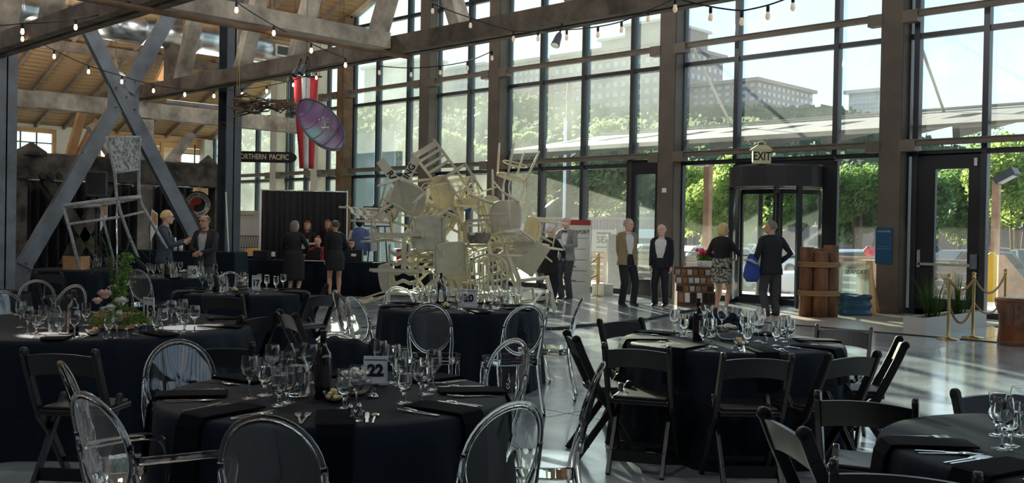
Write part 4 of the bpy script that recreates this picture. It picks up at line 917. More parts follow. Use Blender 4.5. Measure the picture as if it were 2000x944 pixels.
# ---- place settings
flat = {}
def setting(tk, ang, drape=.0, skip=()):
    C, r, h, _ = TB[tk]; u = Vector((math.cos(ang), math.sin(ang), 0)); w = Vector((-u.y, u.x, 0)); rz = math.atan2(-u.y, -u.x) - PI / 2
    for me, off, rr_, cat in ((FK, -.14, .16, 'fork'), (FK, -.115, .17, 'fork'), (KN, .13, .17, 'knife'), (SP, .155, .16, 'spoon')):
        P = C + u * (r - rr_ + R.uniform(-.01, .01)) + w * (-off + R.uniform(-.006, .006)) * -1; P.z = h + .001
        o = link(cat, me, None, P, rz + R.uniform(-.12, .12), cat=cat); flat.setdefault((cat, tk), []).append(o)
    L = .24; pts = [(0, r - .30 + .0, h + .007), (0, r - .03, h + .007)]
    n0 = 3; path = [(r - .30, h + .008), (r - .15, h + .009), (r - .02, h + .008), (r + .004, h + .004)]
    if drape: path += [(r + .022, h - .03), (r + .035, h - drape * .5), (r + .045, h - drape)]
    hw = .075; vs = []
    for rad, z in path:
        for s in (-1, 1):
            for dz in (0, .007):
                ro = dz if z < h - .01 else 0; vs.append((s * hw * (1 if rad < r else .92), -(rad + ro), z + (dz if z > h - .01 else 0)))
    fs = []
    for i in range(len(path) - 1): a = i * 4; b = a + 4; fs += [(a, b, b + 1, a + 1), (a + 2, a + 3, b + 3, b + 2), (a + 1, b + 1, b + 3, a + 3), (a, a + 2, b + 2, b)]
    fs += [(0, 1, 3, 2), (len(path) * 4 - 4, len(path) * 4 - 2, len(path) * 4 - 1, len(path) * 4 - 3)]
    o = MB().add(vs, fs).build('napkin', 'napkin', None, cat='napkin'); o.location = (C.x, C.y, 0); o.rotation_euler = (0, 0, rz); flat.setdefault(('napkin', tk), []).append(o); o['_p'] = 1
VB = math.atan2(-FW.y, -FW.x)                   # direction from table to camera
for tk, degs, dr in (('22', (10, 55, 100, 140, 190, 235, 282, 325), .30), ('right', (5, 50, 95, 140, 185, 230, 275, 320), .22), ('20', (20, 65, 110, 155, 200, 245, 290, 335), .0), ('19', (12, 48, 84, 120, 156, 192, 228, 264, 300, 336), .0), ('corner', (-95, -60, -20, 30), .25), ('21', (15, 75, 135, 195, 255, 315), .12), ('edge', (60, 100), 0), ('18', (20, 80, 300), 0)):
    for dg in degs: setting(tk, VB + math.radians(dg), dr)
def ctr(o):
    if '_p' in o: rz = o.rotation_euler[2]; return Vector(o.location) + Vector((math.sin(rz), -math.cos(rz), 0)) * .7
    return Vector(o.location)
for (k, tk), objs in flat.items():
    objs.sort(key=lambda o: proj(ctr(o))[0]); n = len(objs); wd_ = {'fork': 'silver fork', 'knife': 'silver table knife', 'spoon': 'silver spoon', 'napkin': 'folded black napkin'}[k]
    for i, o in enumerate(objs):
        pos = 'leftmost ' + wd_ if i == 0 else 'rightmost ' + wd_ if i == n - 1 else f'{ordn[i]} {wd_} from the left'
        o['label'] = f'{pos} on {short[tk]}'; o['group'] = f'{k if k != "knife" else "knive"}s on {short[tk]}'
        if '_p' in o: del o['_p']
# ---- table numbers
def number_card(tk, px, py, s, a, lab, h=.13, w=.115):
    C, r, hh, _ = TB[tk]; P = on_z(px, py, hh + .001); P.z = hh + .001; t = T('table_number', lab, 'sign', P, yaw(a))
    MB().box((0, 0, h / 2 + .008), (w, .006, h)).build('card', 'card_grey', t); MB().box((0, 0, .004), (w + .01, .05, .008)).build('stand', 'glass', t)
    text('number', s, h * .58, 'black', t, (0, -.0035, h * .52), bold=.004); MB().b2(-w / 2 + .006, w / 2 - .006, -.0045, -.003, h - .012, h - .008).build('border', 'black', t)
number_card('22', 733, 752, '22', -5, 'grey card reading 22 behind the bell on the front centre table')
number_card('20', 915, 601, '20', 8, 'white card reading 20 in front of the chair sculpture', .17, .17)
number_card('19', 290, 636, '19', 35, 'white card reading 19 right of the flower centrepiece', .2, .13)
number_card('21', 500, 568, '17', 25, 'tilted white card near the pink roses', .17, .12)
number_card('18', 376, 544, '10', 0, 'white card reading 10 on the table behind the wire chair', .17, .13)
# bell shaped card clip on 22, cone cruet on the right table
P = on_z(729, 777, .751); t = T('card_clip', 'silver domed card clip with a wire loop in front of the card reading 22', 'card holder', P)
MB().lathe([(.024, 0), (.022, .010), (.012, .019), (.001, .022)], 16).build('base', 'silverware', t); MB().tube([(.0115 * math.cos(a * PI / 6), 0, .034 + .012 * math.sin(a * PI / 6)) for a in range(12)], .0012, 5, closed=True).build('loop', 'silverware', t)
# jackets over chairs
def jacket_over(px, dep, a, z0, w, lab, seed):
    P = gr(px, dep, 0); t = T('jacket', lab, 'jacket', P, yaw(a)); rr = random.Random(seed); m_ = MB(); n = 28; rows = 9; vs = []
    for i in range(rows):
        q = i / (rows - 1) * 2 - 1; yy = q * .10
        for j in range(n + 1):
            u = j / n * 2 - 1; dz = -abs(q) ** 1.5 * .22 - .10 * abs(u) ** 3; nn = noise.noise(Vector((u * 2.5, q * 2, seed))) ; vs.append((u * w / 2 * (1 + .1 * nn), yy + .02 * nn + .015 * q, z0 + dz + .035 * nn + .02 * math.sin(u * 9 + seed) * (abs(q))))
    fs = [(i * (n + 1) + j, i * (n + 1) + j + 1, (i + 1) * (n + 1) + j + 1, (i + 1) * (n + 1) + j) for i in range(rows - 1) for j in range(n)]
    o = m_.add(vs, fs, True).build('body', 'cloth_black', t); s_ = o.modifiers.new('thick', 'SOLIDIFY'); s_.thickness = .018
    for s in (-1, 1):
        MB().tube(crv([(s * w * .36, 0, z0 - .03), (s * w * .5, -.05, z0 - .08), (s * w * .52, -.06, z0 - .22), (s * w * .48, -.05, z0 - .34)], 4), [.035] * 4 + [.045] * 4 + [.04] * 4 + [.032], 9).build('sleeve', 'cloth_black', t)
jacket_over(672, 5.35, 180, .91, .44, 'crumpled black jacket draped over the acrylic chair behind table 22', 3)
jacket_over(1402, 8.25, 180, .86, .36, 'dark jacket hung over the folding chair behind the wine bottle', 8)
# ================================================================== PEOPLE
SK = {}
def skin(name, c): mat(name, c, .5, var=.08, scale=12); M[name].node_tree.nodes['Principled BSDF'].inputs['Subsurface Weight'].default_value = .08
skin('skin_light', (.62, .38, .28)); skin('skin_tan', (.46, .27, .19)); skin('skin_pink', (.66, .40, .31))
def fab(name, c, r=.8): mat(name, c, r, var=.12, scale=25, bump=.2, bscale=60)
fab('navy_grey', (.045, .06, .085)); fab('khaki', (.30, .27, .14)); fab('suit_dark', (.017, .018, .023)); fab('suit_navy', (.010, .012, .022)); fab('shirt_white', (.70, .71, .72)); fab('shirt_grey', (.42, .42, .45)); fab('red', (.45, .03, .04)); fab('dress_black', (.008, .008, .010)); fab('cardigan_red', (.30, .02, .03))
fab('jacket_grey', (.23, .25, .25)); fab('jacket_tan', (.30, .23, .13)); fab('trouser_navy', (.012, .014, .022)); fab('trouser_grey', (.045, .05, .06)); fab('bag_blue', (.03, .07, .32)); fab('stripe_blue', (.08, .12, .25))
mat('skirt_pattern', (.03, .03, .03), .8, col2=(.38, .36, .32), scale=26, th=(.48, .52)); mat('shoe', (.012, .011, .010), .3)
def hairm(name, c): mat(name, c, .5, var=.35, scale=60, stretch=(3, 3, .6), bump=.6, bscale=90)
hairm('hair_grey', (.42, .38, .32)); hairm('hair_white', (.62, .60, .54)); hairm('hair_blond', (.72, .52, .24)); hairm('hair_brown', (.07, .045, .03)); hairm('hair_auburn', (.22, .09, .045)); hairm('hair_dark', (.02, .016, .014)); hairm('hair_ash', (.20, .17, .14))
mat('eye', (.02, .02, .02), .1); mat('lip', (.35, .12, .10), .5)
def ell(c, rx, ry, n=18, rot=0, tilt=0, p=2.0):
    out = []
    for j in range(n):
        a = 2 * PI * j / n; ca, sa = math.cos(a), math.sin(a); x = rx * math.copysign(abs(ca) ** (2 / p), ca); y = ry * math.copysign(abs(sa) ** (2 / p), sa)
        out.append(Vector(c) + Vector((x, y, tilt * y)))
    return out
def ik(S, Hd, l1, l2, hint):
    S, Hd = Vector(S), Vector(Hd); d = Hd - S; L = min(d.length, (l1 + l2) * .995); d = d.normalized(); Hd = S + d * L
    a = (l1 * l1 - l2 * l2 + L * L) / (2 * L); h = math.sqrt(max(0, l1 * l1 - a * a)); u = Vector(hint); u = (u - d * u.dot(d)).normalized(); return S + d * a + u * h, Hd
def rem(o, v):
    r = o.modifiers.new('remesh', 'REMESH'); r.mode = 'VOXEL'; r.voxel_size = v; r.use_smooth_shade = True
    s = o.modifiers.new('smooth', 'SMOOTH'); s.factor = .5; s.iterations = 3
def hand(m_, W_, d, side, k, curl=.5, palm=None):
    d = d.normalized(); pn = Vector(palm or (side * -1, 0, 0)); pn = (pn - d * pn.dot(d)).normalized(); w = d.cross(pn) * 1.0
    if w.y < 0: w = -w                              # thumb side points forward
    m_.tube([W_ - d * .02 * k, W_ + d * .02 * k, W_ + d * .055 * k, W_ + d * .095 * k], [.024 * k, .027 * k, .036 * k, .034 * k], 10, ell=.5) if abs(w.z) > .5 else m_.tube([W_ - d * .02 * k, W_ + d * .03 * k, W_ + d * .09 * k], [.024 * k, .032 * k, .033 * k], 10, ell=.62)
    for i, (o, L) in enumerate(((.030, .068), (.010, .078), (-.010, .072), (-.029, .056))):
        b = W_ + d * .085 * k + w * o * k; p1 = b + (d * .9 + pn * curl * .4).normalized() * L * .45 * k; p2 = p1 + (d * (1 - curl) + pn * curl * 1.2).normalized() * L * .35 * k; p3 = p2 + (d * (.7 - curl) + pn * (curl * 1.5)).normalized() * L * .25 * k
        m_.tube([b, p1, p2, p3], [.0105 * k, .010 * k, .009 * k, .007 * k], 7)
    b = W_ + d * .03 * k + w * .024 * k; m_.tube([b, b + (d * .7 + w * .8 + pn * .2).normalized() * .035 * k, b + (d * 1.0 + w * .45 + pn * .4).normalized() * .065 * k], [.014 * k, .011 * k, .008 * k], 7)
def person(px, dep, face, H, lab, sk, hair, hcol, top, topm, legs, legm, armL, armR, shirt=None, tie=None, turn=0, feet=((-.055, 0), (.055, .0)), seat=None, open_=.38, female=False, hem=.47, glasses=False, headtilt=0, build_=1.0, skirt=None, sleeve='long', headz=0, P=None):
    k = H / 1.75; P = P or gr(px, dep); t = T('person', lab, 'person', P, yaw(face))
    hipz = (.50 * H if seat is None else seat); dz = hipz - .50 * H
    shw = (.108 if not female else .094) * H * build_; shz = .815 * H + dz; body = MB(); bw_ = build_
    # torso
    def tor(e=0):
        f_ = female
        rows = [(.455, .085, .062), (.50, .100, .070), (.55, .096 if f_ else .094, .066), (.61, .078 if f_ else .090, .060), (.67, .080 if f_ else .094, .063), (.73, .088 if f_ else .102, .070 if f_ else .067), (.775, .092 if f_ else .106, .062), (.81, .080 if f_ else .090, .050), (.832, .050, .038)]
        return [(z * H + dz, rx * H * bw_ + e, ry * H * bw_ * 1.0 + e, (-.008 if z > .7 else 0) * H) for z, rx, ry in rows]
    body.loft([ell((0, y0, z), rx, ry, 20, p=2.3) for z, rx, ry, y0 in tor()])
    nk = Vector((0, .004 * H, .83 * H + dz)); hc = Vector((0, .022 * H, .932 * H + dz + headz))
    body.tube([nk - Vector((0, 0, .03 * H)), nk + Vector((0, 0, .02 * H)), hc - Vector((0, .008, .03 * H))], [.042 * H * (.85 if female else 1), .034 * H * (.82 if female else 1), .033 * H * (.85 if female else 1)], 14)
    # head in its own frame
    hq = Matrix.Translation(hc) @ Matrix.Rotation(-math.radians(turn), 4, 'Z') @ Matrix.Rotation(math.radians(headtilt), 4, 'Y')
    hk = .0655 * H * (.97 if female else 1)
    rows = [(-1.0, .26, .34, .30), (-.92, .42, .48, .26), (-.72, .56, .66, .14), (-.45, .62, .80, .05), (-.15, .67, .86, .0), (.15, .71, .90, -.04), (.42, .72, .92, -.06), (.68, .62, .80, -.08), (.88, .40, .54, -.10), (.98, .16, .22, -.10)]
    def hp(v): return hq @ (Vector(v) * hk)
    body.loft([[hp((rx * math.cos(2 * PI * j / 20), y0 + ry * math.sin(2 * PI * j / 20), z)) for j in range(20)] for z, rx, ry, y0 in rows])
    body.tube([hp((0, .84, .12)), hp((0, .98, -.10)), hp((0, 1.06, -.24)), hp((0, .86, -.30))], [.07 * hk, .10 * hk, .14 * hk, .09 * hk], 8)
    body.tube([hp((-.30, .80, .20)), hp((0, .88, .22)), hp((.30, .80, .20))], [.08 * hk, .07 * hk, .08 * hk], 7)
    body.tube([hp((-.18, .78, -.52)), hp((0, .88, -.54)), hp((.18, .78, -.52))], [.06 * hk, .085 * hk, .06 * hk], 7); body.ball(hp((0, .62, -.88)), .2 * hk, 8, 6)
    for s in (-1, 1): body.tube([hp((s * .70, -.08, .16)), hp((s * .80, -.14, .05)), hp((s * .74, -.06, -.22))], [.10 * hk, .13 * hk, .08 * hk], 7)
    # arms
    arms = []
    for s, spec in ((-1, armL), (1, armR)):
        S = Vector((s * shw * .93, -.008 * H, shz - .018 * H)); hand_p, hint, curl, palm = spec; E, Wp = ik(S, Vector((hand_p[0] * H, hand_p[1] * H, hand_p[2] * H + dz)), .168 * H, .148 * H, hint)
        body.tube([S + Vector((-s * .02, 0, .0)), S.lerp(E, .25), S.lerp(E, .6), E, E.lerp(Wp, .3), E.lerp(Wp, .75), Wp], [.030 * H, .030 * H, .026 * H, .022 * H, .0225 * H, .017 * H, .0145 * H], 12)
        hand(body, Wp, (Wp - E), s, k, curl, palm); arms.append((S, E, Wp))
    # legs
    lg = []
    for s, (fx, fy) in zip((-1, 1), feet):
        Hh = Vector((s * .052 * H, 0, hipz - .01)); 
        if seat is None:
            A = Vector((fx * H, fy * H, .048 * H)); K, A = ik(Hh, A, .245 * H, .225 * H, (s * .08, 1, 0))
        else: K = Vector((s * .075 * H, .25 * H, hipz + .005)); A = Vector((s * .07 * H, .25 * H, .05 * H))
        body.tube([Hh, Hh.lerp(K, .3), Hh.lerp(K, .75), K, K.lerp(A, .28), K.lerp(A, .7), A], [.052 * H, .050 * H, .036 * H, .031 * H, .033 * H, .022 * H, .019 * H], 14)
        body.tube([A + Vector((0, -.02 * H, -.012 * H)), A + Vector((0, .03 * H, -.022 * H)), A + Vector((0, .08 * H, -.034 * H))], [.014 * H, .014 * H, .009 * H], 10); lg.append((Hh, K, A))
    b = body.build('body', sk, t); rem(b, .009)
    # face
    for s in (-1, 1):
        MB().ball(hp((s * .28, .80, .06)), .085 * hk, 8, 6, sz=.7).build('eye', 'eye', t); MB().tube([hp((s * .14, .90, .22)), hp((s * .30, .88, .27)), hp((s * .44, .78, .20))], .028 * hk, 5).build('eyebrow', hcol or 'hair_grey', t)
    MB().tube([hp((-.22, .80, -.50)), hp((0, .93, -.53)), hp((.22, .80, -.50))], .035 * hk, 6).build('mouth', 'lip', t)
    if glasses:
        m_ = MB()
        for s in (-1, 1): m_.tube([hp((s * .28 + .2 * math.cos(a * PI / 6), .98, .05 + .15 * math.sin(a * PI / 6))) for a in range(12)], .022 * hk, 5, closed=True); m_.tube([hp((s * .48, .96, .08)), hp((s * .76, 0, .12))], .02 * hk, 5)
        m_.tube([hp((-.08, .99, .06)), hp((.08, .99, .06))], .02 * hk, 5).build('glasses', 'black', t)
    # hair
    if hair:
        m_ = MB(); nn, kk = 26, 20; vs = []
        for i in range(kk + 1):
            th = PI * i / kk
            for j in range(nn):
                a = 2 * PI * j / nn; d = Vector((math.sin(th) * math.cos(a), math.sin(th) * math.sin(a), math.cos(th)))
                lo = {'short': -.30, 'thin': -.25, 'bob': -.75, 'long': -1.3, 'up': -.1}[hair]
                reg = d.z * .9 - d.y * 1.0 + .12
                on = reg > .12 and not (d.z < lo)
                if hair == 'thin': on = reg > .2 and d.z < .62
                if hair in ('bob', 'long'): on = d.z > .5 or d.y < .22 
                vol = {'short': 1.10, 'thin': 1.045, 'bob': 1.20, 'long': 1.16, 'up': 1.1}[hair]
                f_ = vol + .05 * noise.noise(d * 5) if on else .82
                v = Vector((d.x * .76 * f_, d.y * .93 * f_ - .05, d.z * 1.0 * f_ + (.04 if on else 0)))
                if on and d.z < 0 and hair in ('bob', 'long'): ext = {'bob': 1.25, 'long': 1.9}[hair]; v.z *= ext; v.x *= 1.08; v.y = v.y * .95 - .05
                vs.append(hq @ (v * hk))
        fs = [(i * nn + j, (i + 1) * nn + j, (i + 1) * nn + (j + 1) % nn, i * nn + (j + 1) % nn) for i in range(kk) for j in range(nn)]
        m_.add(vs, fs, True)
        if hair == 'up': m_.ball(hp((0, -.55, .95)), .42 * hk, 12, 8)
        m_.build('hair', hcol, t)
    # trousers / skirt / dress
    if legs == 'trousers':
        m_ = MB(); m_.loft([ell((0, 0, z * H + dz), rx * H * bw_, ry * H * bw_, 20, p=2.3) for z, rx, ry in ((.455, .080, .062), (.49, .104, .076), (.54, .101, .072), (.60, .094, .066))])
        for Hh, K, A in lg: m_.tube([Hh + Vector((0, 0, -.0)), Hh.lerp(K, .35), K, K.lerp(A, .35), A + Vector((0, .0, -.030 * H))], [.060 * H, .055 * H, .046 * H, .043 * H, .041 * H], 14)
        o = m_.build('trousers', legm, t); rem(o, .014)
    if skirt:
        z1, w1, mt = skirt; m_ = MB(); zt = .62 * H; rows = []
        for i in range(9):
            q = i / 8; z = zt + (z1 * H - zt) * q; rx = (.092 + (w1 - .092) * min(1, q * 3)) * H * bw_; ry = rx * .76
            rows.append([Vector((rx * math.cos(a) * (1 + .02 * q * math.sin(7 * a)), ry * math.sin(a) * (1 + .03 * q * math.sin(9 * a + 1)), z + dz)) for a in [2 * PI * j / 36 for j in range(36)]])
        m_.loft(rows, cap=False); o = m_.build('skirt', mt, t); s_ = o.modifiers.new('thick', 'SOLIDIFY'); s_.thickness = .008; s_.offset = 1
    # upper garment
    ex = .016 if top == 'jacket' else .009; n = 30; m_ = MB(); rows = tor(ex); rows = [r_ for r_ in rows if r_[0] > (.50 * H + dz)]
    hz_ = hem * H + dz; rows = [(hz_, .112 * H * bw_ + ex * .5, .084 * H * bw_ + ex * .5, 0), ((hz_ + .52 * H + dz) / 2, .108 * H * bw_ + ex * .6, .080 * H * bw_ + ex * .5, 0)] + rows if top != 'tee' else rows
    th0 = open_ if (top == 'jacket' and shirt) else 0
    vs = []
    for z, rx, ry, y0 in rows:
        q = (z - hz_) / (.83 * H + dz - hz_); o_ = th0 * (1.0 + (.25 if q > .6 else 0) - (.35 if .25 < q < .5 else 0)) if th0 else 0
        for j in range(n + 1): a = PI / 2 + o_ + (2 * PI - 2 * o_) * j / n; w_ = 1 + (.02 * math.sin(6 * a + 2) * (1 - q)); vs.append((rx * math.cos(a) * w_, y0 + ry * math.sin(a) * w_, z))
    fs = [(i * (n + 1) + j, i * (n + 1) + j + 1, (i + 1) * (n + 1) + j + 1, (i + 1) * (n + 1) + j) for i in range(len(rows) - 1) for j in range(n)]
    m_.add(vs, fs, True); o = m_.build(top if top != 'tee' else 'top', topm, t); s_ = o.modifiers.new('thick', 'SOLIDIFY'); s_.thickness = .012; s_.offset = 0
    if th0:                                        # lapels and collar
        for s in (-1, 1):
            pts = []
            for zz, oo in ((.60, th0 * .7), (.70, th0 * 1.1), (.78, th0 * 1.25), (.825, th0 * 1.6)):
                r_ = min(tor(ex), key=lambda q_: abs(q_[0] - zz * H - dz)); a = PI / 2 + s * (oo + .12); pts.append((r_[1] * math.cos(a), r_[3] + r_[2] * math.sin(a) + .008, zz * H + dz))
            MB().tube(pts, [.006, .024, .026, .012], 8, ell=.35).build('lapel', topm, o)
    for S, E, Wp in arms:
        sl_ = MB(); end = Wp if sleeve == 'long' else S.lerp(E, .8)
        pts = [S + Vector((-math.copysign(.035, S.x), 0, .012)), S, S.lerp(E, .5), E, E.lerp(Wp, .5), Wp - (Wp - E).normalized() * .01] if sleeve == 'long' else [S + Vector((-math.copysign(.035, S.x), 0, .012)), S, S.lerp(E, .5), end]
        rr_ = [.038 * H, .038 * H, .034 * H, .031 * H, .027 * H, .022 * H][:len(pts)]; sl_.tube(pts, rr_, 14).build('sleeve', topm, t)
    # yoke that closes shoulders
    m_ = MB(); m_.tube([(-shw * .95, -.006 * H, shz - .012 * H), (-shw * .5, -.006 * H, shz + .004 * H), (0, -.028 * H, shz + .012 * H), (shw * .5, -.006 * H, shz + .004 * H), (shw * .95, -.006 * H, shz - .012 * H)], [.034 * H, .036 * H, .030 * H, .036 * H, .034 * H], 14).build('shoulder_yoke', topm, t)
    if shirt:
        m_ = MB(); m_.loft([ell((0, y0, z), rx, ry, 20, p=2.3) for z, rx, ry, y0 in tor(.006) if z > .53 * H + dz]); m_.build('shirt', shirt, t); MB().tube([(.037 * H * math.cos(a * PI / 8), .004 * H + .037 * H * math.sin(a * PI / 8), .838 * H + dz + .006 * math.sin(a * PI / 8)) for a in range(16)], .011, 6, closed=True).build('collar', shirt, t)
    if tie:
        z = .822 * H + dz; m_ = MB(); y = .052 * H
        for s in (-1, 1): m_.add([(0, y, z + .008), (s * .05, y, z + .022), (s * .05, y, z - .022), (0, y, z - .008), (0, y + .012, z + .008), (s * .05, y + .012, z + .022), (s * .05, y + .012, z - .022), (0, y + .012, z - .008)], [(0, 1, 2, 3), (7, 6, 5, 4), (0, 4, 5, 1), (1, 5, 6, 2), (2, 6, 7, 3)])
        m_.box((0, y + .008, z), (.018, .02, .02)).build('bow_tie', tie, t)
    for Hh, K, A in lg:
        if seat is not None: continue
        m_ = MB(); c = Vector((A.x, A.y, 0)); kk = k
        m_.loft([[c + Vector((x * w * kk, (y) * kk, z * kk)) for x, y, z in ((-1, yy, .004), (1, yy, .004), (1, yy, h_ * .6), (.5, yy, h_), (-.5, yy, h_), (-1, yy, h_ * .6))] for yy, w, h_ in ((-.08, .025, .07), (-.06, .038, .095), (.0, .042, .105), (.06, .045, .075), (.13, .045, .05), (.185, .036, .035), (.20, .02, .02))]); m_.build('shoe', 'shoe', t, bevel=.004)
    return t
DN = lambda s, x=.135, y=.03, z=.43: ((s * x, y, z), (s * .3, -1, 0), .45, None)
person(322, 17.7, 78, 1.76, 'grey haired person with glasses in a blue grey jacket, gesturing with raised hands', 'skin_light', 'short', 'hair_blond', 'jacket', 'navy_grey', 'trousers', 'khaki', ((-.03, .20, .70), (-.5, -.3, -1), .3, (1, 0, 0)), ((.05, .19, .68), (.5, -.3, -1), .3, (-1, 0, 0)), shirt='shirt_grey', glasses=True)
person(402, 17.7, 196, 1.69, 'balding man in a dark suit with a red bow tie, hands clasped', 'skin_tan', 'thin', 'hair_brown', 'jacket', 'suit_dark', 'trousers', 'trouser_grey', ((-.01, .12, .60), (-1, -.4, -.3), .7, (0, -1, 0)), ((.015, .13, .61), (1, -.4, -.3), .7, (0, -1, 0)), shirt='shirt_grey', tie='red', glasses=True, turn=10, build_=1.08)
person(575, 21.4, 8, 1.64, 'woman with loose ash hair in a long black dress, back turned at the desk', 'skin_light', 'long', 'hair_ash', 'dress', 'dress_black', None, None, ((-.10, .16, .58), (-1, -.5, -.3), .5, None), ((.10, .16, .58), (1, -.5, -.3), .5, None), female=True, skirt=(.22, .125, 'dress_black'), hem=.50, build_=1.12, turn=30)
person(601, 24.6, 182, 1.66, 'auburn haired woman in a black top holding a white paper behind the desk', 'skin_pink', 'long', 'hair_auburn', 'top', 'dress_black', 'trousers', 'suit_dark', ((-.04, .17, .66), (-1, -.3, -.4), .5, (0, 0, 1)), ((.06, .16, .66), (1, -.3, -.4), .5, (0, 0, 1)), female=True, sleeve='short')
person(622, 23.9, 190, 1.66, 'smiling woman in a red cardigan seated behind the registration desk', 'skin_pink', 'up', 'hair_auburn', 'jacket', 'cardigan_red', 'trousers', 'suit_dark', ((-.10, .2, .56), (-1, -.3, -.4), .4, None), ((.16, .18, .57), (1, -.3, -.4), .4, None), female=True, seat=.46, shirt='dress_black', open_=.6, turn=-10, build_=1.15)
person(655, 21.3, -14, 1.66, 'short haired woman in a short black dress with bare legs, seen from behind', 'skin_tan', 'short', 'hair_brown', 'dress', 'dress_black', None, None, ((-.12, .05, .46), (-.5, -1, 0), .4, None), ((.05, .16, .62), (1, -.4, -.3), .4, None), female=True, skirt=(.36, .116, 'dress_black'), hem=.50, turn=-35, build_=1.05)
person(641, 24.7, 195, 1.70, 'dark haired woman mostly hidden behind the one in the short black dress', 'skin_tan', 'long', 'hair_auburn', 'top', 'dress_black', 'trousers', 'suit_dark', DN(-1), DN(1), female=True)
person(688, 23.9, 184, 1.58, 'dark haired woman with glasses seated at the right end of the desk', 'skin_light', 'long', 'hair_dark', 'top', 'dress_black', 'trousers', 'suit_dark', ((-.10, .2, .56), (-1, -.3, -.4), .4, None), ((.10, .2, .56), (1, -.3, -.4), .4, None), female=True, seat=.45, glasses=True)
person(1074, 20.6, 45, 1.62, 'white haired woman in a wide black shawl, back to the camera beside the sculpture', 'skin_pink', 'short', 'hair_white', 'jacket', 'dress_black', 'trousers', 'suit_navy', ((-.08, .16, .60), (-1, -.3, -.4), .5, None), ((.10, .16, .60), (1, -.3, -.4), .5, None), female=True, hem=.40, build_=1.32, turn=25)
person(1107, 22.4, 212, 1.84, 'bald man in a grey jacket and dark bow tie holding papers', 'skin_pink', None, None, 'jacket', 'jacket_grey', 'trousers', 'trouser_grey', ((-.04, .15, .64), (-1, -.3, -.4), .6, (0, 0, 1)), ((.04, .16, .66), (1, -.4, -.3), .6, (0, 0, -1)), shirt='shirt_white', tie='suit_navy', turn=20, open_=.32)
person(1226, 20.7, 158, 1.80, 'grey haired man in a tan jacket and white shirt, hands behind his back', 'skin_pink', 'short', 'hair_grey', 'jacket', 'jacket_tan', 'trousers', 'trouser_navy', ((-.03, -.10, .49), (-1, -.7, 0), .5, None), ((.03, -.10, .50), (1, -.7, 0), .5, None), shirt='shirt_white', turn=-25, feet=((-.085, 0), (.075, .02)), open_=.40, build_=1.06)
person(1293, 20.8, 204, 1.69, 'white haired man in a dark jacket and open white shirt, leaning his head', 'skin_pink', 'short', 'hair_white', 'jacket', 'suit_navy', 'trousers', 'trouser_navy', ((-.125, .02, .47), (-.6, -1, 0), .5, None), ((.125, .04, .48), (.6, -1, 0), .5, None), shirt='shirt_white', turn=20, headtilt=8, feet=((-.06, 0), (.07, .01)), open_=.55, build_=1.1)
person(1411, 19.2, 38, 1.72, 'blonde woman in a black jacket and patterned grey skirt near the revolving door', 'skin_tan', 'bob', 'hair_blond', 'jacket', 'dress_black', None, None, ((-.09, .12, .60), (-1, -.5, -.3), .5, None), ((.08, .17, .62), (1, -.5, -.3), .6, (-1, 0, 0)), female=True, skirt=(.335, .115, 'skirt_pattern'), hem=.50, turn=40, build_=1.05)
person(1507, 18.6, -12, 1.78, 'man in a dark suit seen from behind with one hand on his hip', 'skin_tan', 'short', 'hair_ash', 'jacket', 'suit_navy', 'trousers', 'trouser_grey', ((-.14, .09, .55), (-.6, -1, -.2), .7, (0, 1, 0)), ((.115, .03, .56), (1, -.55, .25), .5, (0, 1, 0)), turn=-55, feet=((-.05, -.02), (.085, .03)), build_=1.08, hem=.44)
def held(name, lab, cat, px, dep, z, a, m_, mt, tilt=0):
    P = gr(px, dep, z); return link(name, m_.mesh(name, mt), None, P, rot=(math.radians(tilt), 0, yaw(a)), label=lab, cat=cat)
held('paper', 'white paper held by the auburn haired woman', 'paper', 596, 24.25, 1.10, 0, MB().box((0, 0, 0), (.21, .004, .28)), 'paper', 30)
held('paper', 'white papers held by the bald man in grey', 'paper', 1091, 22.05, 1.26, 20, MB().box((0, 0, 0), (.21, .006, .26)), 'paper', 50)
held('tablet', 'pale tablet held out by the man with his hand on his hip', 'tablet', 1466, 18.5, 1.02, 60, MB().box((0, 0, 0), (.24, .012, .17)), 'card_grey', 60)
held('water_bottle', 'clear water bottle held by the blonde woman', 'bottle', 1437, 19.05, 1.02, 0, MB().lathe([(.001, 0), (.032, 0), (.033, .05), (.033, .15), (.014, .19), (.013, .215), (.001, .215)], 14), 'glass')
m_ = MB(); rows = []
for z, w, d in ((0, .04, .02), (-.08, .10, .05), (-.25, .14, .07), (-.42, .15, .07), (-.52, .08, .04)): rows.append([Vector((w * math.cos(a) + .02 * math.sin(3 * a + z * 9), d * math.sin(a), z)) for a in [2 * PI * j / 18 for j in range(18)]])
held('coat', 'bright blue coat hanging from the arm of the man by the revolving door', 'coat', 1470, 18.55, 1.16, 0, m_.loft(rows), 'bag_blue')
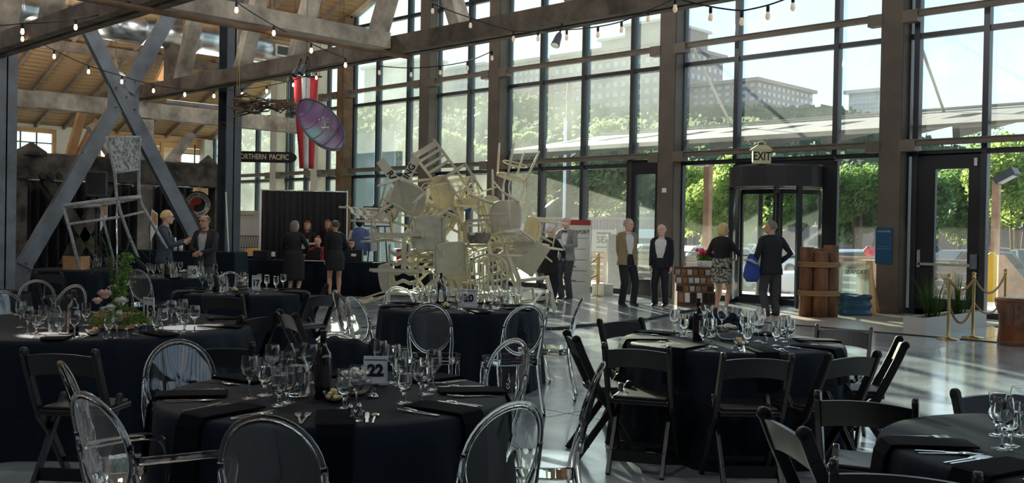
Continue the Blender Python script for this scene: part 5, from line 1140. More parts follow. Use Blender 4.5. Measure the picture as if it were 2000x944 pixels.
# ================================================================== PILE OF WHITE CHAIRS
mat('chair_white', (.55, .51, .40), .55, var=.10, scale=6); mat('chair_cream', (.66, .58, .40), .5, var=.12, scale=5); mat('seat_brown', (.30, .15, .07), .5, var=.2, scale=8); mat('wicker', (.10, .09, .08), .8, col2=(.30, .27, .22), scale=40)
def legs4(t, m, w=.17, d=.17, sp=.05, h=.44, r=.017, st=True):
    for x in (-1, 1):
        for y in (-1, 1): MB().tube([(x * w, y * d, h), (x * (w + sp * .45), y * (d + sp * .45), h * .55), (x * (w + sp), y * (d + sp), 0)], [r, r * 1.15, r * .75], 8).build('leg', m, t)
    if st:
        for x in (-1, 1): MB().tube([(x * (w + sp * .6), -(d + sp * .6), h * .38), (x * (w + sp * .6), (d + sp * .6), h * .38)], r * .6, 6).build('stretcher', m, t)
        MB().tube([(-(w + sp * .6), 0, h * .38), ((w + sp * .6), 0, h * .38)], r * .6, 6).build('stretcher', m, t)
def rseat(t, m, w=.21, d=.20, h=.44, round_=False, th=.03):
    m_ = MB(); p = 2.0 if round_ else 3.5; m_.loft([ell((0, 0, z), w * s, d * s, 24, p=p) for z, s in ((h - th, .93), (h - th * .6, 1), (h - .004, 1), (h, .97))]); m_.build('seat', m, t)
def k_spindle(m='chair_white'):
    t = T('spindle_back_chair', 'x', 'chair'); rseat(t, m); legs4(t, m)
    bow = crv([(-.19, -.17, .44), (-.205, -.22, .62), (-.17, -.265, .80), (0, -.285, .87), (.17, -.265, .80), (.205, -.22, .62), (.19, -.17, .44)], 5); MB().tube(bow, .0135, 8).build('bow', m, t)
    for i in range(7): x = -.135 + .045 * i; zt = .87 - .9 * x * x * 3; MB().tube([(x, -.18, .44), (x * 1.08, -.22, .62), (x * 1.12, -.275, zt - .01)], [.009, .0095, .007], 6).build('spindle', m, t)
    return t
def k_ladder(m='chair_white'):
    t = T('ladder_back_chair', 'x', 'chair'); rseat(t, m, .21, .19); legs4(t, m, .18, .16, .02)
    for s in (-1, 1): MB().tube([(s * .18, -.18, .42), (s * .185, -.22, .7), (s * .19, -.27, 1.02), (s * .19, -.275, 1.05)], [.017, .016, .013, .018], 8).build('post', m, t)
    for k in range(4):
        z = .56 + .125 * k; y = -.205 - .05 * (z - .5); pts = [(x, y - .012 * math.cos(x * 8), z + .018 * math.cos(x * 34)) for x in [-.18 + .03 * i for i in range(13)]]; vs = []
        for p in pts: vs += [(p[0], p[1] - .006, p[2] - .026), (p[0], p[1] + .006, p[2] - .026), (p[0], p[1] + .006, p[2] + .026), (p[0], p[1] - .006, p[2] + .026)]
        fs = [(i * 4 + j, i * 4 + (j + 1) % 4, i * 4 + 4 + (j + 1) % 4, i * 4 + 4 + j) for i in range(12) for j in range(4)] + [(3, 2, 1, 0), (48, 49, 50, 51)]; MB().add(vs, fs).build('slat', m, t)
    return t
def k_slat(m='chair_white'):
    t = T('slat_back_chair', 'x', 'chair'); rseat(t, m, .2, .2); legs4(t, m, .17, .17, .0, r=.018)
    for s in (-1, 1): MB().bar((s * .18, -.18, .40), (s * .185, -.29, .96), .032, .026, (0, 1, 0)).build('post', m, t)
    for k, h in ((0, .035), (1, .035), (2, .035), (3, .075)): z = .60 + .098 * k; MB().box((0, -.215 - .19 * (z - .58), z), (.36, .016, h), rot=Matrix.Rotation(.19, 3, 'X')).build('slat', m, t)
    return t
def k_bent(m='chair_cream'):
    t = T('bentwood_chair', 'x', 'chair'); rseat(t, m, .205, .205, round_=True, th=.04); legs4(t, m, .14, .14, .06, r=.015, st=False)
    MB().tube([(.165 * math.cos(a * PI / 12), .165 * math.sin(a * PI / 12), .24) for a in range(24)], .009, 6, closed=True).build('ring', m, t)
    MB().tube(crv([(-.165, -.13, .42), (-.19, -.20, .66), (-.13, -.25, .85), (0, -.265, .90), (.13, -.25, .85), (.19, -.20, .66), (.165, -.13, .42)], 5), .013, 8).build('hoop', m, t); MB().tube(crv([(-.10, -.16, .43), (-.11, -.205, .62), (0, -.24, .76), (.11, -.205, .62), (.10, -.16, .43)], 5), .009, 6).build('inner_hoop', m, t)
    return t
def k_arm(m='chair_white'):
    t = T('slatted_armchair', 'x', 'chair'); MB().box((0, 0, .42), (.46, .44, .035)).build('seat', m, t)
    for x in (-1, 1):
        for y in (-1, 1): MB().bar((x * .23, y * .2, 0), (x * .23, y * (.2 if y > 0 else .22), .66 if y > 0 else .92), .04, .04).build('leg', m, t)
        MB().box((x * .23, -.0, .67), (.07, .5, .022)).build('arm', m, t); MB().box((x * .23, 0, .2), (.02, .40, .03)).build('stretcher', m, t)
    MB().box((0, -.215, .9), (.44, .022, .06)).box((0, -.21, .52), (.44, .022, .04)).build('back_rail', m, t)
    for k in range(6): MB().box((-.165 + .066 * k, -.213, .71), (.03, .012, .36)).build('slat', m, t)
    return t
def k_school(m='chair_white'):
    t = T('plywood_chair', 'x', 'chair'); rseat(t, m, .2, .2, th=.012)
    m_ = MB(); vs = []
    for i in range(9):
        u = -1 + i / 4
        for z in (.62, .66, .78, .84): w = .19 if z in (.66, .78) else .165; vs += [(u * w, -.20 - .04 * (1 - u * u) - .06 * (z - .6), z)]
    fs = [(i * 4 + j, i * 4 + j + 1, i * 4 + j + 5, i * 4 + j + 4) for i in range(8) for j in range(3)]; o = m_.add(vs, fs, True).build('backrest', m, t); s_ = o.modifiers.new('thick', 'SOLIDIFY'); s_.thickness = .012
    for s in (-1, 1): MB().tube([(s * .16, -.215, .78), (s * .17, -.19, .44), (s * .19, -.23, 0)], .011, 7).build('leg', m, t); MB().tube([(s * .17, .17, .42), (s * .19, .2, 0)], .011, 7).build('leg', m, t); MB().tube([(s * .165, -.2, .42), (s * .165, .17, .42)], .009, 6).build('stretcher', m, t)
    return t
def k_cane(m='chair_cream'):
    t = T('lattice_back_chair', 'x', 'chair'); rseat(t, m, .21, .2); legs4(t, m, .17, .17, .01)
    for s in (-1, 1): MB().tube([(s * .18, -.18, .42), (s * .19, -.27, .90)], .015, 8).build('post', m, t)
    MB().box((0, -.27, .88), (.38, .018, .05)).box((0, -.205, .55), (.36, .018, .03)).build('back_rail', m, t)
    for k in range(5): x = -.13 + .065 * k; MB().bar((x, -.205, .55), (x, -.268, .87), .014, .008, (0, 1, 0)).build('lattice', m, t)
    for k in range(3): z = .63 + .08 * k; MB().box((0, -.22 - .2 * (z - .6), z), (.36, .008, .014)).build('lattice', m, t)
    return t
KP = dict(sp=k_spindle(), la=k_ladder(), sl=k_slat(), be=k_bent(), ar=k_arm(), sc=k_school(), ca=k_cane()); kused = set()
def pile(kind, px, py, dep, head, pitch, roll, lab, scale=1.0, mt=None):
    src = KP[kind]
    if kind in kused: o = dup(src)
    else: kused.add(kind); o = src
    Rm = Matrix.Rotation(yaw(head), 4, 'Z') @ Matrix.Rotation(math.radians(pitch), 4, 'X') @ Matrix.Rotation(math.radians(roll), 4, 'Y')
    o.matrix_world = Matrix.Translation(deep(px, py, dep)) @ Rm @ Matrix.Scale(scale, 4) @ Matrix.Translation((0, 0, -.46)); o['label'] = lab; o['group'] = 'white chairs piled in the sculpture'
    return o
# ladder chairs stand on the floor; the rest lean on and hang from one another around a steel spine
pile('sl', 878, 335, 13.2, 158, 12, 32, 'slat back chair at the very top of the pile, its back pointing up right')
pile('be', 998, 352, 13.3, 150, 178, 14, 'round seated bentwood chair upside down at the top right of the pile')
pile('sp', 990, 425, 12.9, 168, 96, -42, 'spindle back chair with its flat seat underside toward the camera, upper right', 1.12)
pile('ca', 1035, 452, 13.5, 120, 80, 60, 'lattice back chair jutting out right, level with the heads of the couple')
pile('sp', 800, 385, 13.0, 150, 55, -48, 'large spindle back chair tilted at the upper left of the pile', 1.15)
pile('ca', 915, 392, 13.6, 176, 20, 12, 'cream lattice back chair in the upper middle of the pile', 1.05)
pile('be', 868, 375, 13.3, 195, 70, -30, 'bentwood chair with its hollow seat turned up, under the topmost chair', 1.15)
pile('ar', 795, 495, 13.0, 178, 4, -90, 'slatted armchair lying on its side at the left of the pile')
pile('la', 786, 568, 12.9, 176, 0, 0, 'wavy ladder back chair low at the left of the pile')
pile('sp', 957, 568, 12.8, 4, 0, 0, 'tall spindle back chair low in the middle right, back to the camera', 1.15)
pile('sp', 1040, 540, 13.0, 95, 8, 0, 'spindle back chair held clear of the floor at the right, facing right', 1.08)
pile('sc', 880, 505, 12.9, 184, 75, 20, 'plywood chair with a smooth panel seat facing out, centre of the pile', 1.15)
pile('sl', 835, 555, 13.1, 200, -10, 40, 'slat back chair tipped between the ladder back and the middle chairs')
pile('sc', 892, 575, 13.3, 170, 0, 0, 'plywood chair standing low behind the front glasses, centre')
pile('la', 762, 400, 13.4, 120, 60, 70, 'ladder back chair sticking out far left, legs pointing left')
pile('sl', 772, 440, 13.5, 210, 80, -60, 'slat back chair with its slats fanned out at the left edge of the pile')
pile('sc', 837, 455, 12.9, 190, 88, 10, 'plywood chair with its round seat toward the camera, left of centre', 1.15)
pile('la', 905, 460, 13.2, 160, 100, 80, 'ladder back chair lying across the middle of the pile')
pile('be', 948, 470, 12.9, 200, 60, 110, 'bentwood chair on its side right of centre')
pile('ca', 1000, 500, 13.4, 140, -30, 40, 'lattice back chair leaning behind the lower right chairs')
pile('sl', 1005, 565, 13.5, 40, 0, -15, 'slat back chair low at the right behind the spindle back')
pile('ar', 850, 420, 13.7, 20, 50, 40, 'slatted armchair deep in the middle of the pile')
pile('sc', 752, 545, 13.5, 70, 100, 20, 'plywood chair with thin legs poking out low on the left')
pile('ar', 915, 545, 13.9, 170, 0, 0, 'slatted armchair at the back of the pile near the floor')
pile('la', 950, 405, 13.8, 30, 150, 20, 'ladder back chair upside down at the back of the pile')
pile('be', 1015, 470, 13.9, 60, 30, -50, 'bentwood chair half hidden behind the big seat underside')
t = MB().box((0, 0, 0), (.44, .015, .44)).build('square_panel', 'chair_white', label='square white board tilted at the right of the chair pile', cat='panel'); t.matrix_world = Matrix.Translation(deep(1030, 497, 13.2)) @ Matrix.Rotation(yaw(5), 4, 'Z') @ Matrix.Rotation(math.radians(32), 4, 'Y')
for px, py, s, a, L, lab in ((770, 350, 'RAIL', 52, .62, 'white crossing sign board reading RAIL sticking out top left of the pile'), (800, 335, 'ING', -62, .42, 'white crossing sign board ending in G at the top left of the pile'), (768, 395, 'ROAD', -48, .55, 'white crossing sign board reading ROAD at the left of the pile')):
    t = T('sign_board', lab, 'sign'); MB().box((0, 0, 0), (L, .018, .12)).build('board', 'chair_white', t); text('lettering', s, .12, 'black', t, (0, -.011, 0), bold=.003)
    t.matrix_world = Matrix.Translation(deep(px, py, 13.15)) @ Matrix.Rotation(yaw(0), 4, 'Z') @ Matrix.Rotation(math.radians(a), 4, 'Y')
P = gr(900, 13.6); t = T('sculpture_spine', 'pale steel spine with branches that holds the pile of chairs up', 'frame', P); MB().tube([(0, 0, 0), (0, 0, 2.1)], .04, 10).build('post', 'chair_white', t); MB().box((0, 0, .01), (.9, .9, .02)).build('base', 'steel', t)
for k in range(7):
    a = k * .9; MB().tube([(0, 0, .5 + .24 * k), (.75 * math.cos(a), .35 * math.sin(a), .7 + .25 * k)], .018, 6).build('branch', 'chair_white', t)
# wicker and blue bits inside
t = T('wicker_seat', 'dark woven wicker seat hanging in the middle of the chair pile', 'seat', deep(935, 458, 12.75)); MB().loft([ell((0, 0, z), .17 * s, .13 * s, 22) for z, s in ((-.12, .75), (-.06, .95), (.0, 1), (.02, .96))]).build('basket', 'wicker', t)
for i, (px, py) in enumerate(((905, 405), (880, 418))):
    t = MB().box((0, 0, 0), (.22, .02, .10)).build('blue_cushion', 'bag_blue', label=['bright blue seat pad behind the lattice back chair', 'second blue seat pad lower left of the lattice back'][i], cat='cushion'); t.location = deep(px, py, 13.75); t.rotation_euler = (.3, .2, yaw(5))
# rope barrier lying round the sculpture
pts = crv([on_z(700, 640, .02), on_z(1060, 642, .02), on_z(1130, 637, .02), on_z(1250, 626, .02), on_z(1330, 610, .02), on_z(1395, 600, .02)], 40)
m_ = MB(); t = T('floor_chain', 'dark chain laid on the concrete between the sculpture and the entrance', 'chain')
i = 0
for a, b in zip(pts[:-1], pts[1:]):
    mdl = (a + b) / 2; d = (b - a).normalized(); L = (b - a).length; n_ = max(1, int(L / .09))
    for q in range(n_):
        c = a + d * (L * (q + .5) / n_); w = Vector((-d.y, d.x, 0)); i += 1
        m_.tube([c + d * .05 * math.cos(k * PI / 4) + w * (.026 * math.sin(k * PI / 4) if i % 2 else 0) + Vector((0, 0, 0 if i % 2 else .02 * math.sin(k * PI / 4))) for k in range(8)], .008, 4, closed=True)
m_.build('links', 'black', t, kind='stuff')
# ================================================================== LEFT SIDE EXHIBITS
def vq(px, py, dep, n=None): return deep(px, py, dep)
# burnt timber frame exhibit
XB = -20.2; y0 = on_x(-60, 320, XB).y; y1 = on_x(436, 345, XB).y; zb = on_x(60, 325, XB).z
t = T('burnt_timber_frame', 'massive charred timber beam exhibit behind the steel cross brace', 'timber exhibit', (XB, 0, 0)); rr = random.Random(4)
rings = []; n = 40
for i in range(n + 1):
    y = y0 + (y1 - y0) * i / n; ra = [Vector((.2 * a + .02 * noise.noise(Vector((y, a, 1))), y, zb + .24 * b + (.07 * noise.noise(Vector((y * 2.3, b, 5))) + .04 * noise.noise(Vector((y * 7, b, 9)))) * (1 if b > 0 else .6))) for a, b in ((-1, -1), (0, -1.02), (1, -1), (1, 0), (1, 1), (0, 1.12), (-1, 1), (-1, 0))]; rings.append(ra)
MB().loft(rings, smooth=False).build('beam', 'charred', t)
for yb_, w in ((on_x(60, 320, XB).y, .25), (on_x(228, 320, XB).y, .2), (on_x(405, 320, XB).y, .18)):
    m_ = MB(); m_.loft([ell((0, yb_ + .1 * noise.noise(Vector((z, yb_, 2))), zb + .2 + z), w * s, w * s * 1.4, 10) for z, s in ((0, 1), (.1, .8), (.2, .35), (.27, .05))]); m_.build('charred_knob', 'charred', t)
for a, b in (((85, 350), (200, 520)), ((330, 365), (430, 520)), ((230, 520), (150, 600)), ((215, 350), (130, 520))):
    A, B = on_x(*a, XB - .1), on_x(*b, XB - .1); A.x = B.x = -.1; MB().bar(A, B, .2, .34, (1, 0, 0)).build('brace', 'charred', t)
for px in (30, 425): P = on_x(px, 450, XB); MB().b2(-.15, .15, P.y - .16, P.y + .16, 0, zb - .22).build('post', 'charred', t)
for k, px in enumerate((82, 98, 115)): P = on_x(px, 343, XB + .22); MB().box((.22, P.y, P.z), (.05, .09, .09), rot=Matrix.Rotation(PI / 4, 3, 'X')).build('bolt', 'black', t)
# black drapes behind
def drape(name, lab, A, B, z0, z1, mt, folds, amp=.05, th=.02):
    A, B = Vector(A), Vector(B); d = (B - A); L = d.length; d.normalize(); nn = Vector((-d.y, d.x, 0)); n = folds * 8; vs = []
    for i in range(n + 1):
        p = A + d * L * i / n; w = math.sin(2 * PI * folds * i / n + .8 * math.sin(i * .21)) * amp
        for z, q in ((z1, .5), ((z0 + z1) / 2, .9), (z0, 1.1)): v = p + nn * w * q; vs.append((v.x - A.x, v.y - A.y, z))
    fs = [(i * 3 + j, i * 3 + 3 + j, i * 3 + 4 + j, i * 3 + 1 + j) for i in range(n) for j in range(2)]
    t = T(name, lab, 'curtain', (A.x, A.y, 0)); o = MB().add(vs, fs, True).build('fabric', mt, t); s_ = o.modifiers.new('thick', 'SOLIDIFY'); s_.thickness = .006
    MB().tube([(0, 0, z1 + .01), (B.x - A.x, B.y - A.y, z1 + .01)], .02, 8).build('rod', 'duct', t)
    for P in (Vector((0, 0, 0)), Vector((B.x - A.x, B.y - A.y, 0))): MB().tube([P, P + Vector((0, 0, z1 + .05))], .02, 8).build('upright', 'white_paint' if name == 'backdrop' else 'black', t)
    return t
XD = -21.0
drape('stage_drape', 'long black drapes hung behind the burnt timber at the left', (XD, on_x(-80, 400, XD).y, 0), (XD, on_x(375, 400, XD).y, 0), .03, 2.35, 'black_drape', 26, .06)
A, B = gr(509, 24.9), gr(677, 25.1); drape('backdrop', 'tall black pipe and drape backdrop behind the registration desk', A, B, .03, 2.40, 'black_drape', 15, .05)
# round railway emblem
t = T('emblem', 'round red and black emblem with PACIFIC RAILWAY lettering on its rim, left wall', 'sign', on_x(386, 400, XD + .62)); s_ = .27; t.rotation_euler = (0, 0, -PI / 2 + PI + yaw(0) * 0)
t.rotation_euler = (0, 0, yaw(0) + .25)
def disc(r0, r1, y, th, m, name, a0=0, a1=2 * PI, n=48, cx=0, cz=0):
    m_ = MB(); vs = []; k = n + 1
    for i in range(k): a = a0 + (a1 - a0) * i / n; vs += [(cx + r * math.cos(a), yy, cz + r * math.sin(a)) for r in (r0, r1) for yy in (y, y + th)]
    fs = []
    for i in range(n): a = i * 4; b = a + 4; fs += [(a, a + 2, b + 2, b), (a + 1, b + 1, b + 3, a + 3), (a + 2, a + 3, b + 3, b + 2), (a, b, b + 1, a + 1)]
    return m_.add(vs, fs).build(name, m, t)
mat('emblem_red', (.50, .06, .04), .5); mat('emblem_cream', (.66, .63, .55), .5)
disc(.001, s_ + .03, .012, .02, 'black', 'rim'); disc(.165, s_, -.002, .012, 'emblem_cream', 'ring'); disc(.001, .165, .004, .01, 'black', 'centre'); disc(.001, .163, -.004, .008, 'emblem_red', 'red_half', PI / 2, 1.5 * PI); disc(.001, .081, -.006, .006, 'emblem_red', 'red_half', cx=.0, cz=.081); disc(.001, .081, -.008, .006, 'black', 'black_half', cx=0, cz=-.081)
for word, ac, top in (('NORTHERN PACIFIC', PI / 2, True), ('RAILWAY', -PI / 2, False)):
    L = len(word); st = .235
    for i, ch in enumerate(word):
        if ch == ' ': continue
        a = ac + (-(i - (L - 1) / 2) * st if top else (i - (L - 1) / 2) * .26); q = .218
        text('letter', ch, .082, 'black', t, (q * math.cos(a), -.004, q * math.sin(a)), rot=(PI / 2, -(a - PI / 2) if top else -(a + PI / 2), 0), bold=.002)
# planks behind emblem
t = T('wood_panel', 'pale wooden board wall right of the round railway emblem', 'panel', (XD - .25, on_x(398, 430, XD - .25).y, 0)); yL = on_x(436, 430, XD - .25).y - on_x(398, 430, XD - .25).y + .3
for k in range(12): MB().b2(-.02, .02, -.1, yL, .05 + k * .22, .05 + k * .22 + .21).build('board', 'pale_plywood', t)
# speaker
P = gr(188, 19.0); t = T('loudspeaker', 'black loudspeaker on a stand among the dark drapes', 'speaker', P, yaw(160)); z0 = on_y(188, 385, P.y).z; z1 = on_y(188, 335, P.y).z
MB().b2(-.19, .19, -.18, .18, z0, z1).build('cabinet', 'steel_dark', t, bevel=.02); MB().tube([(0, 0, 0), (0, 0, z0)], .02, 8).build('pole', 'black', t); MB().b2(-.16, .16, .18, .19, z0 + .04, z1 - .04).build('grille', 'black', t)
for k in range(3): a = k * 2.1; MB().tube([(0, 0, .7), (.45 * math.cos(a), .45 * math.sin(a), .01)], .012, 6).build('leg', 'black', t)
# bar table behind the two men with white bottles
t = T('service_table', 'black draped service table behind the two standing men', 'table', gr(345, 19.6), yaw(5)); m_ = MB(); rows = []
for z, e in ((1.0, 0), (.98, .01), (.5, .03), (.01, .05)): rows.append([Vector((x * (1.3 + e), y * (.35 + e), z)) for x, y in ((-1, -1), (1, -1), (1, 1), (-1, 1))])
m_.loft(rows, smooth=False).build('tablecloth', 'cloth_black', t)
for px, h, lab in ((343, .26, 'white bottle on the service table by the gesturing hands'), (354, .17, 'short white can right of the white bottle on the service table')):
    P = gr(px, 19.35, 1.001); MB().lathe([(.001, 0), (.04, 0), (.04, h * .6), (.016, h * .78), (.016, h), (.001, h)] if h > .2 else [(.001, 0), (.04, 0), (.04, h), (.001, h)], 14).build('white_bottle' if h > .2 else 'can', 'white_paint', label=lab, cat='bottle' if h > .2 else 'can').location = P
t = MB().b2(-.16, .16, -.12, .12, 0, .22).b2(-.165, .165, -.125, .125, .2, .22).build('wooden_box', 'orange_wood', label='small wooden box on the far left table', cat='box'); t.location = gr(150, 16.2, .752); t.rotation_euler = (0, 0, yaw(10))
for i, (px, py, lab) in enumerate(((578, 505, None), (200, 420, 'orange and white pennant leaning in the dark behind the wire chair'), (298, 440, 'orange and white triangular pennant behind the grey haired person'))):
    if not lab: continue
    P = deep(px, py, 18.9); P.z = 0; z = deep(px, py, 18.9).z; t = T('pennant', lab, 'flag', P, yaw(10)); MB().prism([(-.06, z - .35), (.10, z - .05), (.10, z + .22), (-.02, z + .30)], .01).build('cloth', 'white_paint', t); MB().prism([(-.02, z - .02), (.098, z - .0), (.098, z + .20), (-.01, z + .26)], .016).build('stripe', 'orange_wood', t); MB().tube([(-.05, 0, 0), (-.05, 0, z + .3)], .012, 6).build('pole', 'black', t)
# ================================================================== HANGING THINGS
# NORTHERN PACIFIC board
P = deep(517, 307, 20.9); t = T('station_sign', 'long black board reading NORTHERN PACIFIC with a pointed right end, hanging', 'sign', P, yaw(0) + .05); L = 1.34
MB().prism([(-L / 2 - .15, -.115), (L / 2 - .12, -.115), (L / 2 - .03, -.06), (L / 2, 0), (L / 2 - .03, .06), (L / 2 - .12, .115), (-L / 2 - .15, .115)], .03).build('board', 'black', t)
mat('letter_cream', (.80, .70, .48), .5)
text('lettering', 'NORTHERN', .155, 'letter_cream', t, (-.28, -.018, 0), sx=.76, bold=.003); text('lettering', 'PACIFIC', .155, 'letter_cream', t, (.30, -.018, 0), sx=.74, bold=.003)
for x in (-.5, .45): MB().tube([(x, 0, .1), (x, 0, 2.4)], .005, 5).build('cord', 'brass', t)
# red and white banner
P0 = gr(595, 23.5); t = T('banner', 'long hanging banner with red and white vertical stripes', 'banner', P0, yaw(0)); zt, zb_ = on_y(597, 150, P0.y).z, on_y(590, 330, P0.y).z; W2 = .30
for k in range(3):
    m_ = MB(); vs = []
    for i in range(15):
        q = i / 14; z = zt + (zb_ - zt) * q; w = W2 * (1 - .45 * q); 
        for e in (0, .5, 1): x = -w + (k + e) * 2 * w / 3; vs.append((x + .05 * q - .03, .03 * math.sin(5 * q + x * 14), z))
    fs = [(i * 3 + j, i * 3 + j + 1, i * 3 + j + 4, i * 3 + j + 3) for i in range(14) for j in range(2)]; o = m_.add(vs, fs, True).build('stripe', 'shirt_white' if k == 1 else 'red', t); s_ = o.modifiers.new('thick', 'SOLIDIFY'); s_.thickness = .008
MB().tube([(-W2 - .05, 0, zt), (W2 + .05, 0, zt)], .02, 8).build('rod', 'black', t)
for x in (-W2, W2): MB().tube([(x, 0, zt), (x, 0, zt + 3.2)], .005, 5).build('cord', 'black', t)
# iridescent hanging shell
film = bpy.data.materials.new('film'); film.use_nodes = True; nt_ = film.node_tree; b = nt_.nodes['Principled BSDF']; b.inputs['Roughness'].default_value = .25; b.inputs['Metallic'].default_value = .25; b.inputs['Alpha'].default_value = .85
lw = nt_.nodes.new('ShaderNodeTexNoise'); lw.inputs['Scale'].default_value = 1.6; rp = nt_.nodes.new('ShaderNodeValToRGB'); tcx = nt_.nodes.new('ShaderNodeTexCoord'); nt_.links.new(tcx.outputs['Object'], lw.inputs[0]); nt_.links.new(lw.outputs[0], rp.inputs[0]); rp.color_ramp.elements[0].color = (.34, .20, .45, 1); rp.color_ramp.elements[0].position = .42; rp.color_ramp.elements[1].color = (.35, .75, .75, 1); rp.color_ramp.elements[1].position = .66
q_ = rp.color_ramp.elements.new(.54); q_.color = (.50, .42, .66, 1); nt_.links.new(rp.outputs[0], b.inputs['Base Color']); M['film'] = film
C = deep(626, 242, 15.5); ax = (deep(668, 288, 15.3) - deep(584, 196, 15.7)); L = ax.length; ax.normalize(); sd_ = CR * .8 + CU * .45 ; sd_ = (sd_ - ax * sd_.dot(ax)).normalized(); dn = ax.cross(sd_).normalized()
if dn.dot(fwd) > 0: dn = -dn
t = T('hanging_shell', 'iridescent purple and teal boat shaped shell hanging from a branch', 'sculpture', C)
def sh(u, v): w = .26 * (max(0, 1 - u * u)) ** .6; a = PI * v; return ax * (u * L / 2) + sd_ * (w * math.cos(a)) - CU * 0 + (dn * -.12 - CU * .9).normalized() * (w * .6 * math.sin(a))
nu, nv = 22, 12; vs = [sh(-1 + 2 * i / nu, j / nv) for i in range(nu + 1) for j in range(nv + 1)]; fs = [(i * (nv + 1) + j, i * (nv + 1) + j + 1, (i + 1) * (nv + 1) + j + 1, (i + 1) * (nv + 1) + j) for i in range(nu) for j in range(nv)]
o = MB().add(vs, fs, True).build('film', 'film', t); s_ = o.modifiers.new('thick', 'SOLIDIFY'); s_.thickness = .004
for v in (0, 1): MB().tube([sh(-1 + i / 10, v) for i in range(21)], .014, 6).build('rim', 'steel', t)
for u in (-.7, -.35, 0, .35, .7): MB().tube([sh(u, j / 8) for j in range(9)], .008, 6).build('rib', 'steel', t)
c0 = Vector((0, 0, .0)) + sd_ * .05
for k in range(26):
    a = k * 2 * PI / 26; MB().tube([c0 + ax * .08, c0 + ax * (.08 + .22 * math.cos(a)) + sd_ * .13 * math.sin(a)], .004, 4).build('spoke', 'silverware', t)
for u in (-.9, .5): MB().tube([sh(u, 0), sh(u, 0) + Vector((0, 0, 2.2))], .004, 4).build('cord', 'black', t)
# branches
t = T('branch_bundle', 'bundle of bare twisted branches hanging between steel column and banner', 'branches', deep(520, 205, 17.5)); rr = random.Random(12)
c0 = deep(520, 205, 17.5)
for k in range(20):
    A = deep(rr.uniform(452, 480), rr.uniform(183, 225), 17.5 + rr.uniform(-.4, .4)) - c0; B = deep(rr.uniform(560, 600), rr.uniform(205, 216), 16.2 + rr.uniform(-.3, .3)) - c0; pts = [A.lerp(B, i / 6) + Vector((rr.uniform(-.08, .08), rr.uniform(-.08, .08), rr.uniform(-.07, .07))) for i in range(7)]; MB().tube(pts, [.018 * (1 - i / 9) for i in range(7)], 5).build('branch', 'bark', t)
for a in ((462, 230), (466, 250)): p = deep(a[0], a[1], 17.4) - c0; MB().tube([p, p + Vector((0, 0, 2.0))], .006, 4).build('cord', 'brass', t)
m_ = MB()
for k in range(26):
    x = rr.uniform(445, 465); y = rr.uniform(150, 260); A = deep(x, y, 19.6) - c0; m_.tube([A, A + Vector((rr.uniform(-.2, .2), rr.uniform(-.2, .2), rr.uniform(-.1, .12)))], .003, 3)
m_.build('twigs', 'bark', t, kind='stuff')
# string lights
mat('bulb_glow', (1, .75, .45), .3, emit=(1, .60, .28), estr=3.5); mat('bulb_clear', (.9, .82, .7), .1, emit=(1, .70, .38), estr=.12)
SK_ = MB().lathe([(.010, .0), (.016, .01), (.016, .055), (.008, .065)], 8).mesh('socket', 'black'); BL = MB().lathe([(.001, -.075), (.015, -.069), (.024, -.045), (.019, -.02), (.014, .0), (.001, .002)], 12)
BLg, BLc = BL.mesh('bulb', 'bulb_glow'), BL.mesh('bulb', 'bulb_clear')
def string(lab, pts, sag=.06, wcol='black', glow=True, hang=False):
    P = [deep(x, y - 12, d) for x, y, d in pts]; t = T('string_lights', lab, 'string lights', P[0], group='strings of round bulbs'); o_ = P[0]; w = []
    for a, b in zip(P[:-1], P[1:]):
        for i in range(6): q = i / 6; w.append(a.lerp(b, q) - o_ - Vector((0, 0, sag * 4 * q * (1 - q) * (b - a).length * .25)))
    w.append(P[-1] - o_); MB().tube(w, .008, 5).build('wire', wcol, t)
    if hang: MB().tube([Vector((0, 0, 0)), on_y(pts[0][0], pts[0][1] - 45, RY - .12) - o_], .006, 4).build('hanger', wcol, t)
    for p in P: s_ = link('socket', SK_, t, p - o_ - Vector((0, 0, .065))); link('bulb', BLg if glow else BLc, s_, (0, 0, 0))
string('string lights strung across the top left corner', [(-20, 62, 12), (44, 58, 12.5), (148, 50, 13), (247, 27, 13.6), (330, 4, 14.4)])
string('string lights dropping along the dark truss at the left', [(44, 75, 15), (106, 110, 15.8), (173, 140, 16.4), (238, 160, 16.9), (300, 178, 17.4), (361, 186, 17.9), (418, 189, 18.4), (473, 186, 18.9), (521, 180, 19.4), (573, 168, 19.8), (618, 154, 20)])
string('string lights rising from the grey timber beam toward the middle', [(462, 16, 12.5), (535, 62, 13.4), (608, 97, 14.2), (675, 126, 15)], .04)
string('string lights hanging before the middle glass bays', [(741, 141, 15.5), (803, 145, 15.5), (860, 141, 15.4), (913, 132, 15.2), (961, 112, 14.8)], .05, glow=False, hang=True)
string('string lights high before the glass beside the slanting brace', [(845, 19, 13.5), (919, 47, 13.4), (1003, 73, 13.2), (1051, 72, 13), (1107, 70, 12.7), (1168, 64, 12.3), (1214, 54, 12), (1266, 32, 11.6), (1319, 8, 11.2)], .05, glow=False)
string('string lights at the top edge over the revolving door', [(1319, 8, 9.5), (1388, 25, 9.4), (1449, 33, 9.3), (1500, 22, 9.2), (1549, 4, 9.1)], .06, glow=False)
